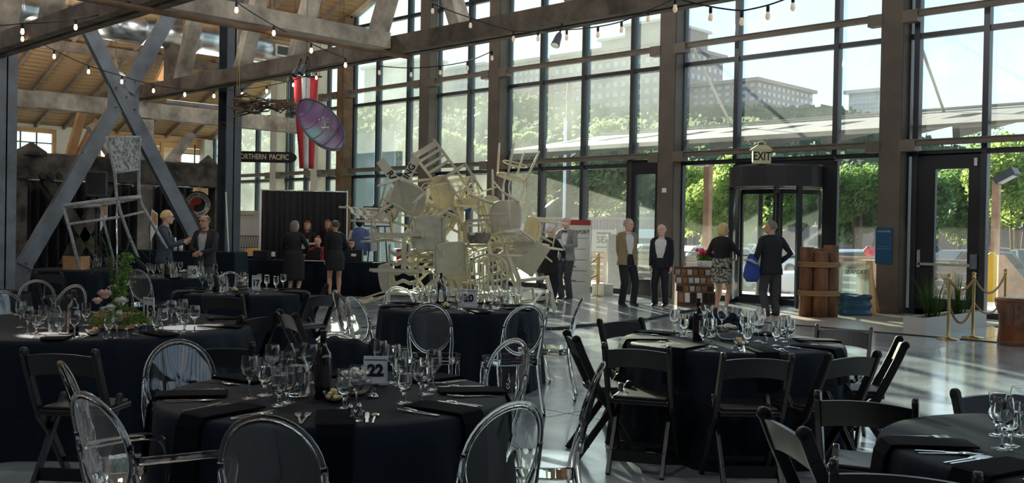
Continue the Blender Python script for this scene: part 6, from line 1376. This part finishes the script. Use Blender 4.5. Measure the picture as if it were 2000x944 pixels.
# track spots on truss
for px, py, lab in ((583, 130, 'left of two small spotlights clamped under the truss'), (596, 126, 'right of two small spotlights clamped under the truss'), (1093, 66, 'single spotlight clamped to the truss before the glass')):
    P = on_y(px, py, RY - .25); t = T('spotlight', lab, 'spotlight', P); d = Vector((.1, -.5, -.8)).normalized(); MB().tube([Vector((0, 0, 0)), d * .05, d * .16, d * .20], [.03, .045, .055, .06], 12).build('housing', 'steel', t); MB().tube([Vector((0, 0, 0)), Vector((0, .05, .14))], .012, 6).build('bracket', 'black', t); MB().tube([d * .195, d * .203], .05, 12).build('lens', 'silverware', t)
for tk, pxs, en in (('19', ((-100, -35), (430, 10)), 260), ('20', ((60, 0),), 200)):  # unseen spots added to throw the bright patches on two tables
    C = TB[tk][0]
    for i, (dx, dy) in enumerate(pxs):
        T_ = on_z({'19': (108, 372), '20': (975,)}[tk][i], {'19': (655, 640), '20': (602,)}[tk][i], .75); src = (C - RT * 1.0 - FW * 2.0 if tk == '20' else (C - RT * 2.2 - FW * .3 if i == 0 else C + RT * 2.6 + FW * .6)); src.z = 5.9
        ld = bpy.data.lights.new('added_spot', 'SPOT'); ld.energy = 17000 if tk == '19' else 12000; ld.color = (1, .80, .58); ld.spot_size = math.radians(4.6 if tk == '19' else 3.2); ld.spot_blend = .2; ld.shadow_soft_size = .03
        lo = bpy.data.objects.new('light', ld); COL.objects.link(lo); d = (T_ - src).normalized()
        t = T('added_spotlight', ['added spotlight aimed at the left of the flower table', 'added spotlight aimed at the right of the flower table', 'added spotlight aimed at the table before the sculpture'][(0 if tk == '19' else 2) + i], 'spotlight', src); lo.parent = t; lo.location = d * .2; lo.rotation_euler = d.to_track_quat('-Z', 'Y').to_euler()
        MB().tube([-d * .12, d * .12], .07, 12).build('housing', 'steel', t); MB().tube([Vector((0, 0, .05)), Vector((0, 0, roofz(src.x) - src.z))], .01, 5).build('cord', 'black', t)
# ================================================================== CENTREPIECE
mat('silver_wrap', (.40, .40, .38), .5, metal=.3, var=.2, scale=30, bump=.8, bscale=80); mat('tinsel', (.16, .16, .15), .45, metal=.3, col2=(.50, .50, .47), scale=38, bump=1, bscale=60, th=(.42, .55))
C0 = on_z(228, 640, .75); t = T('wire_chair', 'tall openwork chair wrapped in silver, raised on a rod above the flowers', 'sculpture', C0)
q = lambda px, py, d: deep(px, py, d) - C0
dL, dR, dF, dG = 7.25, 7.55, 7.0, 7.3
def wr(pts, r=.0115): return MB().tube(pts, r, 7).build('wrapped_bar', 'silver_wrap', t)
SLp = [q(208, 268, dL + .05), q(224, 338, dL), q(229, 390, dL - .02), q(247, 448, dL + .02), q(269, 502, dL + .08)]; SRp = [q(273, 268, dR + .05), q(271, 335, dR), q(273, 388, dR - .02), q(288, 420, dR), q(326, 486, dR + .08)]
wr(crv(SLp, 5)); wr(crv(SRp, 5)); wr([q(123, 403, dF), q(138, 455, dF), q(155, 525, dF)]); wr([q(196, 402, dG), q(208, 455, dG), q(223, 512, dG)], .009)
for a, b, r in ((q(123, 403, dF), q(229, 389, dL - .02), .016), (q(229, 389, dL - .02), q(273, 385, dR - .02), .016), (q(196, 402, dG), q(273, 387, dR), .012), (q(123, 405, dF), q(196, 402, dG), .012), (q(131, 439, dF), q(236, 424, dL), .010), (q(236, 424, dL), q(284, 413, dR), .009)): wr([a, b], r)
A, B, C_, D = q(211, 271, dL + .05), q(272, 268, dR + .05), q(271, 331, dR), q(224, 337, dL); nn = (B - A).cross(D - A).normalized() * .008; n = 9; m_ = MB()
vs = []; rr = random.Random(2)
for sgn in (1, -1):
    for i in range(n + 1):
        for j in range(n + 1): u, v = i / n, j / n; p = A.lerp(B, u).lerp(D.lerp(C_, u), v); vs.append(p + nn * sgn * (1 + rr.uniform(-.5, .5)))
k = n + 1; fs = [(i * k + j, i * k + j + 1, (i + 1) * k + j + 1, (i + 1) * k + j) for i in range(n) for j in range(n)]; fs += [tuple(x + k * k for x in f[::-1]) for f in fs]; m_.add(vs, fs).build('woven_back', 'tinsel', t); wr([A, B]); wr([D, C_])
MB().tube([Vector((0, 0, .12)), q(228, 390, 7.25)], .006, 8).build('rod', 'silverware', t)
t = T('flower_arrangement', 'low arrangement of pink peonies, white roses and ivy in a wooden box', 'flowers', C0); bx = MB().box((0, 0, .055), (.27, .16, .11), rz=yaw(12)).build('wooden_box', 'orange_wood', t)
def bloom(c, r, mt, name, seed):
    rr = random.Random(seed); m_ = MB()
    for k in range(34):
        g = k * 2.4; q_ = .25 + .75 * math.sqrt(k / 34); u = Vector((math.cos(g), math.sin(g), 0)); w = Vector((-u.y, u.x, 0)); h = r * (1.0 - .75 * q_ * q_) ; o = Vector(c) + u * r * q_ * .55; s_ = r * .42
        tip = o + u * s_ * (.5 + q_ * .6) + Vector((0, 0, h * .9)); m_.add([o - w * s_ * .35, o + w * s_ * .35, o.lerp(tip, .6) + w * s_ * .62 + Vector((0, 0, r * .12)), tip, o.lerp(tip, .6) - w * s_ * .62 + Vector((0, 0, r * .12))], [(0, 1, 2, 3, 4)], True)
    m_.ball(Vector(c) + Vector((0, 0, r * .15)), r * .55, 10, 6); return m_.build(name, mt, t)
for i, (px, py, d, r, mt, nm) in enumerate(((205, 578, 7.3, .062, 'petal_pink', 'peony'), (222, 566, 7.45, .05, 'petal_pink', 'peony'), (190, 590, 7.2, .042, 'petal_pink', 'peony'), (236, 592, 7.2, .060, 'petal_white', 'rose'), (216, 604, 7.15, .045, 'petal_white', 'rose'), (248, 555, 7.5, .035, 'petal_white', 'rose'), (203, 606, 7.2, .035, 'petal_white', 'rose'))): bloom(deep(px, py, d) - C0, r, mt, nm, i)
m_ = MB(); rr = random.Random(6)
for k in range(1500):
    a = rr.uniform(0, 6.3); q_ = rr.random() ** .5; rad = .24 * q_; z = .06 + .19 * (1 - q_ * .9) * rr.random() - .02 * q_; c = Vector((rad * math.cos(a), rad * math.sin(a) * .8, z)) + (RT * .02)
    if rr.random() < .3: s_ = rr.random(); c = RT * (.0 + .07 * s_) + Vector((0, 0, .12 + .42 * s_)) + Vector((rr.gauss(0, .028), rr.gauss(0, .028), 0))
    u = Vector((rr.gauss(0, 1), rr.gauss(0, 1), rr.gauss(0, .7))).normalized() * .017; w = u.orthogonal().normalized() * .008; m_.add([c - u, c + w, c + u, c - w], [(0, 1, 2, 3)])
m_.build('ivy', 'leaf', t, kind='stuff')
for k in range(15):
    a = rr.uniform(-.3, 1.0) + (PI if k % 3 else 0); L = rr.uniform(.35, .62); d = RT * math.cos(a) * .5 + FW * math.sin(a) * .2; pts = [Vector((0, 0, .1)), d * .10 + Vector((0, 0, .1 + L * .55)), d * .45 * L + Vector((0, 0, .1 + L * .95)), d * 1.15 * L + Vector((0, 0, .1 + L * .72))]
    MB().tube(crv(pts, 6), [.005] * 12 + [.003] * 6 + [.001], 4, ell=.3).build('grass_blade', 'leaf', t)
# ================================================================== REGISTRATION AREA
def draped_table(lab, A, B, depth, z, nm='registration_table'):
    A, B = Vector(A), Vector(B); d = B - A; L = d.length; t = T(nm, lab, 'table', (A + B) / 2, math.atan2(d.y, d.x)); rows = []; n = 60
    def ringp(e, zz, am):
        out = []
        per = [(-L / 2 + L * i / n, -depth / 2) for i in range(n)] + [(L / 2, -depth / 2 + depth * i / 10) for i in range(10)] + [(L / 2 - L * i / n, depth / 2) for i in range(n)] + [(-L / 2, depth / 2 - depth * i / 10) for i in range(10)]
        for i, (x, y) in enumerate(per): w = am * math.sin(i * 1.3) ; out.append(Vector((x * (1 + 2 * (e + w) / L), y * (1 + 2 * (e + w) / depth), zz)))
        return out
    MB().loft([ringp(0, z, 0), ringp(.012, z - .02, 0), ringp(.03, z * .5, .012), ringp(.045, .01, .02)], smooth=True).build('tablecloth', 'cloth_black', t); return t
draped_table('long black draped registration desk in front of the black backdrop', gr(415, 23.2), gr(757, 22.4), .75, .75)
draped_table('black draped side table holding boxes behind the left end of the desk', gr(395, 25.2), gr(560, 25.4), .6, .76)
draped_table('black draped table with display goods under the left of the chair sculpture', gr(776, 22.8), gr(840, 22.8), .7, .75)
def prop(name, lab, cat, px, dep, z, dims, mt, a=0, bev=.006, grp=None):
    return link(name, MB().b2(-dims[0] / 2, dims[0] / 2, -dims[1] / 2, dims[1] / 2, 0, dims[2]).mesh(name, mt), None, gr(px, dep, z), yaw(a), lab, cat, grp, bevel=bev)
prop('laptop', 'dark laptop open before the woman in the red cardigan', 'laptop', 612, 22.7, .751, (.36, .02, .24), 'black')
t = prop('cash_box', 'black equipment case with a white tag at the right end of the desk', 'case', 693, 22.6, .751, (.38, .25, .27), 'black'); MB().b2(-.05, .06, -.13, -.126, .12, .18).build('tag', 'paper', t)
prop('box', 'beige and orange carton on the side table left of the backdrop', 'box', 493, 25.0, .762, (.26, .24, .16), 'pale_plywood', 10); prop('folder', 'orange folder on top of the carton', 'folder', 497, 25.0, .93, (.2, .16, .03), 'yellow', 12); prop('paper_stack', 'stack of white papers on the side table', 'papers', 532, 25.0, .762, (.24, .2, .12), 'paper', -12)
prop('handbag', 'round black handbag on the left end of the desk', 'bag', 463, 22.9, .751, (.3, .16, .13), 'black', 0, .05); prop('leaflets', 'fan of white leaflets at the front edge of the desk', 'papers', 612, 22.35, .751, (.5, .12, .012), 'paper', 4); prop('crate', 'black crate standing on the desk left of the women', 'crate', 512, 22.9, .751, (.34, .25, .20), 'black')
prop('red_bag', 'small bright red bag on the display table left of the sculpture', 'bag', 782, 22.9, .752, (.16, .12, .30), 'red', 0, .03); prop('display_tray', 'tray of golden trinkets on the display table', 'tray', 800, 22.7, .752, (.4, .2, .05), 'brass')
# poster of a bridge left of backdrop
P = gr(482, 26.2); t = T('bridge_poster', 'tall grey poster with a pale picture of a steel bridge, left of the backdrop', 'poster', P, yaw(0)); z1 = on_y(482, 412, P.y).z; MB().b2(-.34, .34, -.02, .02, .35, z1).build('board', 'card_grey', t); MB().b2(-.33, .33, -.024, -.02, z1 - .22, z1 - .02).build('header', 'canopy_white', t); text('lettering', 'Trestle Train', .07, 'steel', t, (0, -.027, z1 - .12))
for k in range(9):
    x = -.30 + .07 * k; MB().bar((x, -.024, .62), (x + .06, -.024, 1.25), .012, .006, (0, 1, 0)).build('bridge_line', 'steel', t); MB().bar((x + .06, -.024, .62), (x, -.024, 1.25), .012, .006, (0, 1, 0)).build('bridge_line', 'steel', t)
for z in (.62, .95, 1.25): MB().box((0, -.025, z), (.64, .008, .02)).build('bridge_line', 'steel_dark', t)
# uniform on stand right of backdrop
P = gr(702, 24.3); t = T('uniform_display', 'dark uniform jacket on a headed mannequin stand right of the backdrop', 'mannequin', P, yaw(180)); MB().loft([ell((0, 0, z), a, b_, 18) for z, a, b_ in ((.85, .20, .13), (1.1, .18, .12), (1.35, .20, .13), (1.48, .17, .10), (1.53, .06, .05))]).build('coat', 'stripe_blue', t); MB().ball((0, 0, 1.66), .10, 14, 9, sz=1.25).build('head', 'black', t); MB().tube([(0, 0, 0), (0, 0, 1.0)], .02, 8).build('stand', 'black', t); MB().tube([(0, 0, .02), (0, 0, .03)], .2, 16).build('base', 'black', t)
for s in (-1, 1): MB().tube([(s * .17, 0, 1.45), (s * .24, .02, 1.2), (s * .25, .04, .95)], [.06, .055, .045], 10).build('sleeve', 'stripe_blue' if s < 0 else 'hair_grey', t)
t = T('picture_easel', 'framed document on an easel behind the left edge of the chair pile', 'picture', gr(738, 24.6), yaw(0)); MB().b2(-.36, .36, -.015, .015, 1.55, 2.05).build('frame', 'black', t); MB().b2(-.33, .33, -.02, -.014, 1.58, 2.02).build('sheet', 'paper', t); MB().b2(-.28, -.02, -.02, .02, .95, 1.5).build('print', 'card_grey', t)
for s in (-1, 1): MB().tube([(s * .3, .0, 0), (s * .12, .05, 2.1)], .016, 6).build('leg', 'black', t)
t = T('cabinet', 'brown wooden display cabinet half hidden behind the middle of the chair pile', 'cabinet', gr(930, 18.5), yaw(0)); MB().b2(-.55, .55, -.2, .2, .95, 1.0).build('top', 'black', t)
for x in (-.52, -.05, .1, .5): MB().b2(x - .03, x + .03, -.2, .2, 0, .95).build('upright', 'brown_timber', t)
MB().b2(-.52, -.05, .0, .03, .1, .95).build('panel', 'seat_brown', t); MB().b2(.1, .5, -.2, .2, .45, .48).build('shelf', 'paper', t)
# thin poles leaning near steel column
MB().tube([deep(441, 375, 19.4), gr(453, 19.2, .02)], .014, 6).build('pole', 'canopy_white', label='thin pale pole leaning against the steel column', cat='pole')
# ================================================================== ENTRANCE
# revolving door
Rd = 1.02; t = T('revolving_door', 'black framed revolving door with curved glass walls and a drum canopy', 'door', (DRUM, YG - .05, 0))
mat('door_canopy', (.016, .015, .018), .45)
MB().lathe([(.001, 2.55), (Rd + .05, 2.55), (Rd + .05, 2.98), (Rd - .1, 3.02), (.001, 3.02)], 48, smooth=False).build('canopy', 'door_canopy', t)
for a0 in (0, PI):
    m_ = MB(); vs = []; n = 16
    for i in range(n + 1): a = a0 - .62 + 1.24 * i / n; vs += [(r * math.cos(a), r * math.sin(a), z) for r in (Rd, Rd - .012) for z in (.06, 2.55)]
    fs = []
    for i in range(n): a, b = i * 4, i * 4 + 4; fs += [(a, b, b + 1, a + 1), (a + 2, a + 3, b + 3, b + 2), (a + 1, b + 1, b + 3, a + 3), (a, a + 2, b + 2, b)]
    m_.add(vs, fs, True).build('curved_glass', 'pane_mid', t)
    for i in (-1, 1): a = a0 + i * .64; MB().box((Rd * math.cos(a), Rd * math.sin(a), 1.275), (.10, .10, 2.55), rz=a).build('post', 'door_frame', t)
    m_ = MB(); vs = []
    for i in range(n + 1): a = a0 - .62 + 1.24 * i / n; vs += [(r * math.cos(a), r * math.sin(a), z) for r in (Rd + .03, Rd - .04) for z in (0, .08)]
    m_.add(vs, fs).build('base_rail', 'door_frame', t)
for k in range(3):
    a = .95 + k * 2 * PI / 3; c, s = math.cos(a), math.sin(a); wing = T  # each wing turns with the door
    w = MB().box((c * Rd * .5, s * Rd * .5, .10), (Rd * .94, .05, .16), rz=a).box((c * Rd * .5, s * Rd * .5, 2.48), (Rd * .94, .05, .10), rz=a).box((c * Rd * .95, s * Rd * .95, 1.28), (.06, .05, 2.4), rz=a).box((c * .06, s * .06, 1.28), (.06, .05, 2.4), rz=a).build('wing', 'door_frame', t)
    MB().box((c * Rd * .5, s * Rd * .5, 1.3), (Rd * .86, .01, 2.26), rz=a).build('wing_glass', 'pane_clear', w); MB().box((c * Rd * .5, s * Rd * .5, 1.05), (Rd * .8, .02, .03), rz=a).build('push_bar', 'steel', w)
jl, jr = on_y(1436, 450, YG).x, on_y(1630, 450, YG).x
o = MB().b2(jl - .06, DRUM - Rd + .0, YG - .05, YG + .05, 0, 3.1).b2(DRUM + Rd - .0, jr + .06, YG - .05, YG + .05, 0, 3.1) if DRUM - Rd > jl else MB().b2(jl - .06, jl + .06, YG - .05, YG + .05, 0, 3.1).b2(jr - .06, jr + .06, YG - .05, YG + .05, 0, 3.1)
o.b2(jl, jr, YG - .06, YG + .06, 3.03, 3.15).build('trim_8', 'door_frame', kind='structure')
# swing door
dx0, dx1 = on_y(1793, 450, YG).x, on_y(1916, 450, YG).x; gx0, gx1 = on_y(1827, 450, YG).x, on_y(1892, 450, YG).x
m_ = MB().b2(dx0, gx0, YG - .06, YG + .04, 0, 3.16).b2(gx1, dx1, YG - .06, YG + .04, 0, 3.16).b2(gx0, gx1, YG - .06, YG + .04, 2.86, 3.16).b2(gx0, gx1, YG - .06, YG + .04, 0, .34)
d_ = m_.build('door_1', 'door_frame', kind='structure'); MB().b2(gx0, gx1, YG - .01, YG + .005, .34, 2.86).build('pane', 'pane_clear', d_)
MB().b2(gx0 - .28, gx1 + .1, YG - .13, YG - .09, .98, 1.03).build('push_bar', 'duct', d_); MB().b2(gx0 - .30, gx0 - .24, YG - .13, YG - .05, .94, 1.28).build('door_handle', 'duct', d_); MB().b2(gx1 + .08, gx1 + .2, YG - .13, YG - .05, .94, 1.22).build('latch_box', 'steel', d_); MB().b2(dx1 - .12, dx1 - .06, YG - .10, YG - .06, 2.9, 3.05).build('sensor', 'duct', d_)
# narrow black door by column B
a, b = on_y(1226, 450, YG).x, on_y(1286, 450, YG).x; c, e_ = on_y(1243, 450, YG).x, on_y(1282, 450, YG).x
d2 = MB().b2(a, c, YG - .08, YG + .05, 0, 3.3).b2(e_, b, YG - .08, YG + .05, 0, 3.3).b2(c, e_, YG - .08, YG + .05, 2.95, 3.3).b2(c, e_, YG - .08, YG + .05, 0, .38).build('door_2', 'door_frame', kind='structure'); MB().b2(c, e_, YG - .02, YG - .008, .38, 2.95).build('pane', 'pane_mid', d2)
# exit sign
P = on_y(1487, 318, YG - 1.0); P.z = 3.02; t = T('exit_sign', 'small house shaped sign reading EXIT on top of the revolving door', 'sign', (P.x, P.y, 3.02), yaw(0)); mat('sign_cream', (.62, .58, .36), .5)
MB().b2(-.19, .19, -.05, .05, 0, .30).build('box', 'sign_cream', t); MB().prism([(-.24, .29), (.24, .29), (.10, .39), (-.10, .39)], .13).build('roof', 'sign_cream', t); MB().tube([(-.08, 0, .39), (-.08, 0, .44), (0, 0, .48), (.08, 0, .44), (.08, 0, .39)], .012, 6).build('handle', 'sign_cream', t); text('lettering', 'EXIT', .25, 'black', t, (0, -.052, .15), sx=.72, bold=.006)
# notice on column A
P = on_y(1726, 480, YC - .02); t = T('wall_notice', 'bright blue notice with white lines on the wide brown column', 'notice', (P.x, YC - .012, P.z)); mat('notice_blue', (.01, .07, .17), .4); MB().b2(-.17, .17, -.008, .008, -.36, .36).build('sheet', 'notice_blue', t); MB().box((0, -.009, .28), (.26, .002, .03)).build('heading', 'duct', t)
for z in (-.02, -.06): MB().box((0, -.009, z), (.28, .002, .006)).build('line', 'duct', t)
MB().b2(on_y(1298, 372, YC).x - .06, on_y(1298, 372, YC).x + .06, YC - .02, YC - .001, on_y(1298, 372, YC).z - .05, on_y(1298, 372, YC).z + .05).build('switch_plate', 'white_paint', label='small white plate on the column behind the two men', cat='plate')
# logs
P = gr(1598, 18.6); t = T('log_bundle', 'upright bundle of brown timber logs bound with two ropes', 'logs', P); mat('log', (.09, .04, .02), .65, col2=(.22, .10, .05), scale=3, stretch=(3, 3, .6), bump=.4, bscale=12); mat('log_end', (.42, .24, .12), .7, var=.2, scale=14); mat('rope', (.32, .20, .10), .8, var=.2, scale=40)
for i, (x, y, h, r) in enumerate(((-.20, 0, 1.30, .13), (.02, -.14, 1.22, .13), (.24, -.02, 1.34, .14), (.12, .18, 1.28, .13), (-.10, .2, 1.24, .12))):
    p = RT * x + FW * y; l_ = MB().tube([p, p + Vector((.005, 0, h * .5)), p + Vector((0, 0, h))], [r * 1.02, r, r * .98], 16).build('log', 'log', t); MB().tube([p + Vector((0, 0, h - .002)), p + Vector((0, 0, h + .004))], r * .96, 16).build('log_end', 'log_end', l_)
hull = [(-.34, .0), (-.26, -.12), (.02, -.285), (.14, -.27), (.38, -.08), (.39, .04), (.26, .28), (.1, .33), (-.16, .33), (-.3, .16)]
for zc in (.95, .42):
    for k in range(3): pts = [RT * x + FW * y + Vector((0, 0, zc + k * .032)) for x, y in hull]; MB().tube(crv(pts + [pts[0]], 3), .017, 6).build('rope', 'rope', t)
# donation box
P = gr(1666, 19.2); t = T('donation_box', 'clear box reading SEAPORT on a blue wave shaped base', 'box', P, yaw(0)); mat('wave_blue', (.015, .06, .11), .4, col2=(.03, .12, .20), scale=4); m_ = MB()
rows = []
for i in range(9): z = .40 * i / 8; e = .02 * math.sin(i * 1.9); rows.append([Vector((x * (.30 + e), y * (.22 + e), z + (.03 * math.sin(x * 4 + y) if i == 8 else 0))) for x, y in ((-1, -1), (-.5, -1.04), (0, -1), (.5, -1.05), (1, -1), (1, 1), (0, 1.03), (-1, 1))])
m_.loft(rows, smooth=True).build('wave_base', 'wave_blue', t)
MB().b2(-.27, .27, -.19, -.18, .42, 1.0).b2(-.27, .27, .18, .19, .42, 1.0).b2(-.27, -.26, -.18, .18, .42, 1.0).b2(.26, .27, -.18, .18, .42, 1.0).build('clear_box', 'pane_mid', t); text('lettering', 'SEAPORT', .11, 'black', t, (0, -.2, .84), sx=.9)
# leaning board and pink flowers by column A
t = T('easel_board', 'wooden easel board leaning beside the wide brown column', 'easel', gr(1699, 19.6), yaw(60)); MB().prism([(-.18, 0), (.18, 0), (.06, 1.05), (-.06, 1.05)], .04).build('board', 'pale_plywood', t); MB().bar((0, .02, 1.0), (0, .3, 0), .04, .03).build('prop', 'orange_wood', t)
def flowers(name, lab, px, dep, z, r, n, cols, gmat='leaf'):
    P = gr(px, dep, z); t = T(name, lab, 'flowers', P); rr = random.Random(n); m_ = MB()
    for k in range(260): a = rr.uniform(0, 6.3); c = Vector((r * rr.random() * math.cos(a), r * rr.random() * math.sin(a), rr.uniform(.1, .26))); u = Vector((rr.gauss(0, 1), rr.gauss(0, 1), 1)).normalized() * .05; w = u.orthogonal().normalized() * .014; m_.add([c - u, c + w, c + u, c - w], [(0, 1, 2, 3)])
    m_.build('leaf_tuft', gmat, t); MB().lathe([(.001, 0), (r * .7, 0), (r, .14), (r * .9, .14), (r * .6, .02), (.001, .02)], 16).build('pot', 'card_grey', t)
    for k in range(n): a = rr.uniform(0, 6.3); q_ = r * rr.random() ** .5; MB().ball((q_ * math.cos(a), q_ * math.sin(a), rr.uniform(.24, .36)), rr.uniform(.035, .06), 8, 5).build('bloom', cols[k % len(cols)], t)
    return t
mat('bloom_pink', (.75, .05, .15), .6); mat('bloom_orange', (.70, .22, .08), .6)
t = T('brochure_rack', 'dark red stepped rack of small photos and leaflets by the wide column', 'rack', gr(1357, 21.2), yaw(0)); W_ = .40
for k in range(4): MB().b2(-W_, W_, -.32 + .16 * k, -.16 + .16 * k + .01, 0, .30 + .17 * k).build('step', 'brown_timber', t)
rr = random.Random(5)
for k in range(4):
    for j in range(6): x = -W_ + .08 + j * .128; MB().box((x, -.335 + .16 * k, .16 + .17 * k + .02), (.10, .012, .12 if k else .2), rot=Matrix.Rotation(-.15, 3, 'X')).build('leaflet', rr.choice(['card_grey', 'seat_brown', 'paper', 'timber', 'seat_brown', 'black']), t)
flowers('flower_pot', 'pot of pink and orange flowers on the stepped rack', 1378, 21.15, .815, .2, 14, ['bloom_pink', 'bloom_pink', 'bloom_orange'])
o = T('flower_tub', 'pink flowers outside the glass beside the leaning board', 'flowers', gr(1702, 22.4, .3)); 
for k in range(7): a = k * .9; MB().ball((.1 * math.cos(a), .1 * math.sin(a), .85 + .05 * (k % 3)), .07, 8, 5).build('bloom', 'bloom_pink', o)
MB().b2(-.2, .2, -.2, .2, -.33, .7).build('tub', 'pale_plywood', o)
# planters
def planter(lab, A, B, w, h):
    A, B = Vector(A), Vector(B); d = B - A; t = T('planter', lab, 'planter', A, math.atan2(d.y, d.x)); L = d.length
    MB().b2(0, L, 0, .03, 0, h).b2(0, L, w - .03, w, 0, h).b2(0, .03, .03, w - .03, 0, h).b2(L - .03, L, .03, w - .03, 0, h).build('box', 'canopy_white', t); MB().b2(.03, L - .03, .03, w - .03, 0, h - .03).build('soil', 'bark', t); return t
A = on_z(1806, 657, 0.0); A2 = Vector((A.x, A.y + .05, .012)); planter('long low white planter running from the swing door to the stump', A2, A2 + Vector((0, 2.6, 0)), .36, .26)
B_ = on_z(1112, 578, 0); planter('low grey white planter at the foot of the glass behind the standing men', Vector((B_.x, YC - .62, 0)), Vector((on_z(1225, 575, 0).x, YC - .62, 0)), .36, .26)
def grass(lab, px, dep, z, h, n=90, w=.26):
    t = T('grass_clump', lab, 'plant', gr(px, dep, z), group='grasses in the planters'); rr = random.Random(px); m_ = MB()
    for k in range(n): a = rr.uniform(0, 6.3); q_ = rr.random() * w; o = Vector((q_ * .4 * math.cos(a), q_ * .4 * math.sin(a), 0)); d = Vector((math.cos(a), math.sin(a), 0)) * q_ * 1.2; hh = h * rr.uniform(.6, 1); m_.tube([o, o + d * .4 + Vector((0, 0, hh * .6)), o + d + Vector((0, 0, hh))], [.004, .003, .001], 3)
    m_.build('blades', 'leaf_yellow' if px < 1300 else 'leaf', t, kind='stuff'); return t
dpl = lambda v: (v - EYE).dot(FW)
q1 = A2 + Vector((-.18, .75, 0)); q2 = A2 + Vector((-.18, 1.85, 0))
for lab, q_ in (('tall green grass in the long white planter, near the first brass post', q1), ('tall green grass in the long white planter, near the door edge', q2)):
    x, y, z = proj(q_ + Vector((0, 0, .22))); grass(lab, round(x), z, .23, .75)
grass('short yellow grass by the white banner stand', 1146, dpl(Vector((on_z(1146, 575, 0).x, YC - .45, 0))), .23, .65)
# stanchions and ropes
def stanchion(lab, px, dep, h=1.0):
    t = T('stanchion', lab, 'stanchion', gr(px, dep, .0), group='brass rope posts'); MB().lathe([(.001, 0), (.16, 0), (.16, .015), (.03, .03), (.022, .05), (.022, h - .10), (.03, h - .09), (.03, h - .06), (.02, h - .05), (.034, h - .02), (.025, h), (.001, h + .01)], 18).build('post', 'brass', t); return gr(px, dep, 0)
S1 = stanchion('brass rope post nearest the camera before the long white planter', 1856, 14.9, .98); S2 = stanchion('brass rope post in the middle, beside the grass', 1904, 15.2, 1.0); S3 = stanchion('farthest brass rope post, near the stump', 1966, 17.2, 1.0); S4 = stanchion('thin brass rope post by the white banner stand', 1168, 23.6, 1.0); S5 = stanchion('second brass rope post close behind the one by the banner stand', 1171, 24.4, 1.0)
def rope(lab, A, B, z, sag):
    pts = [A.lerp(B, i / 12) + Vector((0, 0, z - sag * 4 * (i / 12) * (1 - i / 12))) for i in range(13)]; MB().tube(pts, .018, 7).build('rope', 'rope', label=lab, cat='rope', group='barrier ropes')
rope('upper rope between the two nearest brass posts', S1, S2, .90, .16); rope('lower rope between the two nearest brass posts', S1, S2, .52, .28); rope('upper rope from the middle post toward the stump', S2, S3, .92, .28); rope('lower rope from the middle post toward the stump', S2, S3, .55, .24)
rope('upper rope in front of the white banner stand', gr(1096, 22.6), S4, .92, .22); rope('lower rope in front of the white banner stand', gr(1096, 22.6), S4, .50, .12)
# stump
P = gr(1990, 14.3); t = T('tree_stump', 'polished reddish brown stump seat at the right edge of the picture', 'stump', P); mat('stump', (.07, .025, .012), .22, col2=(.24, .085, .03), scale=3, coat=.5); m_ = MB(); rows = []
for z, r in ((0, .27), (.08, .27), (.25, .245), (.42, .25), (.55, .29), (.64, .31), (.67, .30)): rows.append([Vector((r * (1 + .08 * math.sin(3 * a + 1) + .05 * math.sin(5 * a + z * 2)) * math.cos(a), r * (1 + .08 * math.sin(3 * a + 1)) * math.sin(a), z)) for a in [2 * PI * j / 28 for j in range(28)]])
m_.loft(rows).build('trunk', 'stump', t); MB().lathe([(.001, .668), (.27, .668), (.26, .675), (.001, .678)], 24).build('seat', 'stump', t)
# banner stand SEAPORT
P = gr(1133, 23.0); t = T('banner_stand', 'tall white banner stand headed SEAPORT with grey lines of text', 'banner', P, yaw(0) - .1); mat('banner_red', (.28, .03, .03), .6); z1 = 1.5 + (454.4 - 430) / (F / 23.0)
MB().b2(-.24, .24, -.015, .015, .08, z1).build('sheet', 'canopy_white', t); MB().b2(-.24, .24, -.02, -.014, z1 - .12, z1).build('header', 'banner_red', t); text('lettering', 'SEAPORT', .12, 'black', t, (.0, -.018, z1 - .28), sx=.85, bold=.002); MB().b2(-.26, .26, -.1, .1, 0, .08).build('foot', 'duct', t); MB().tube([(.26, 0, .0), (.26, 0, z1)], .012, 6).build('upright', 'duct', t)
for k in range(22): MB().box((-.02 + .0 * k, -.017, z1 - .42 - k * .05), (.40 - .05 * (k % 3), .002, .012)).build('text_line', 'card_grey' if k % 5 else 'steel', t)
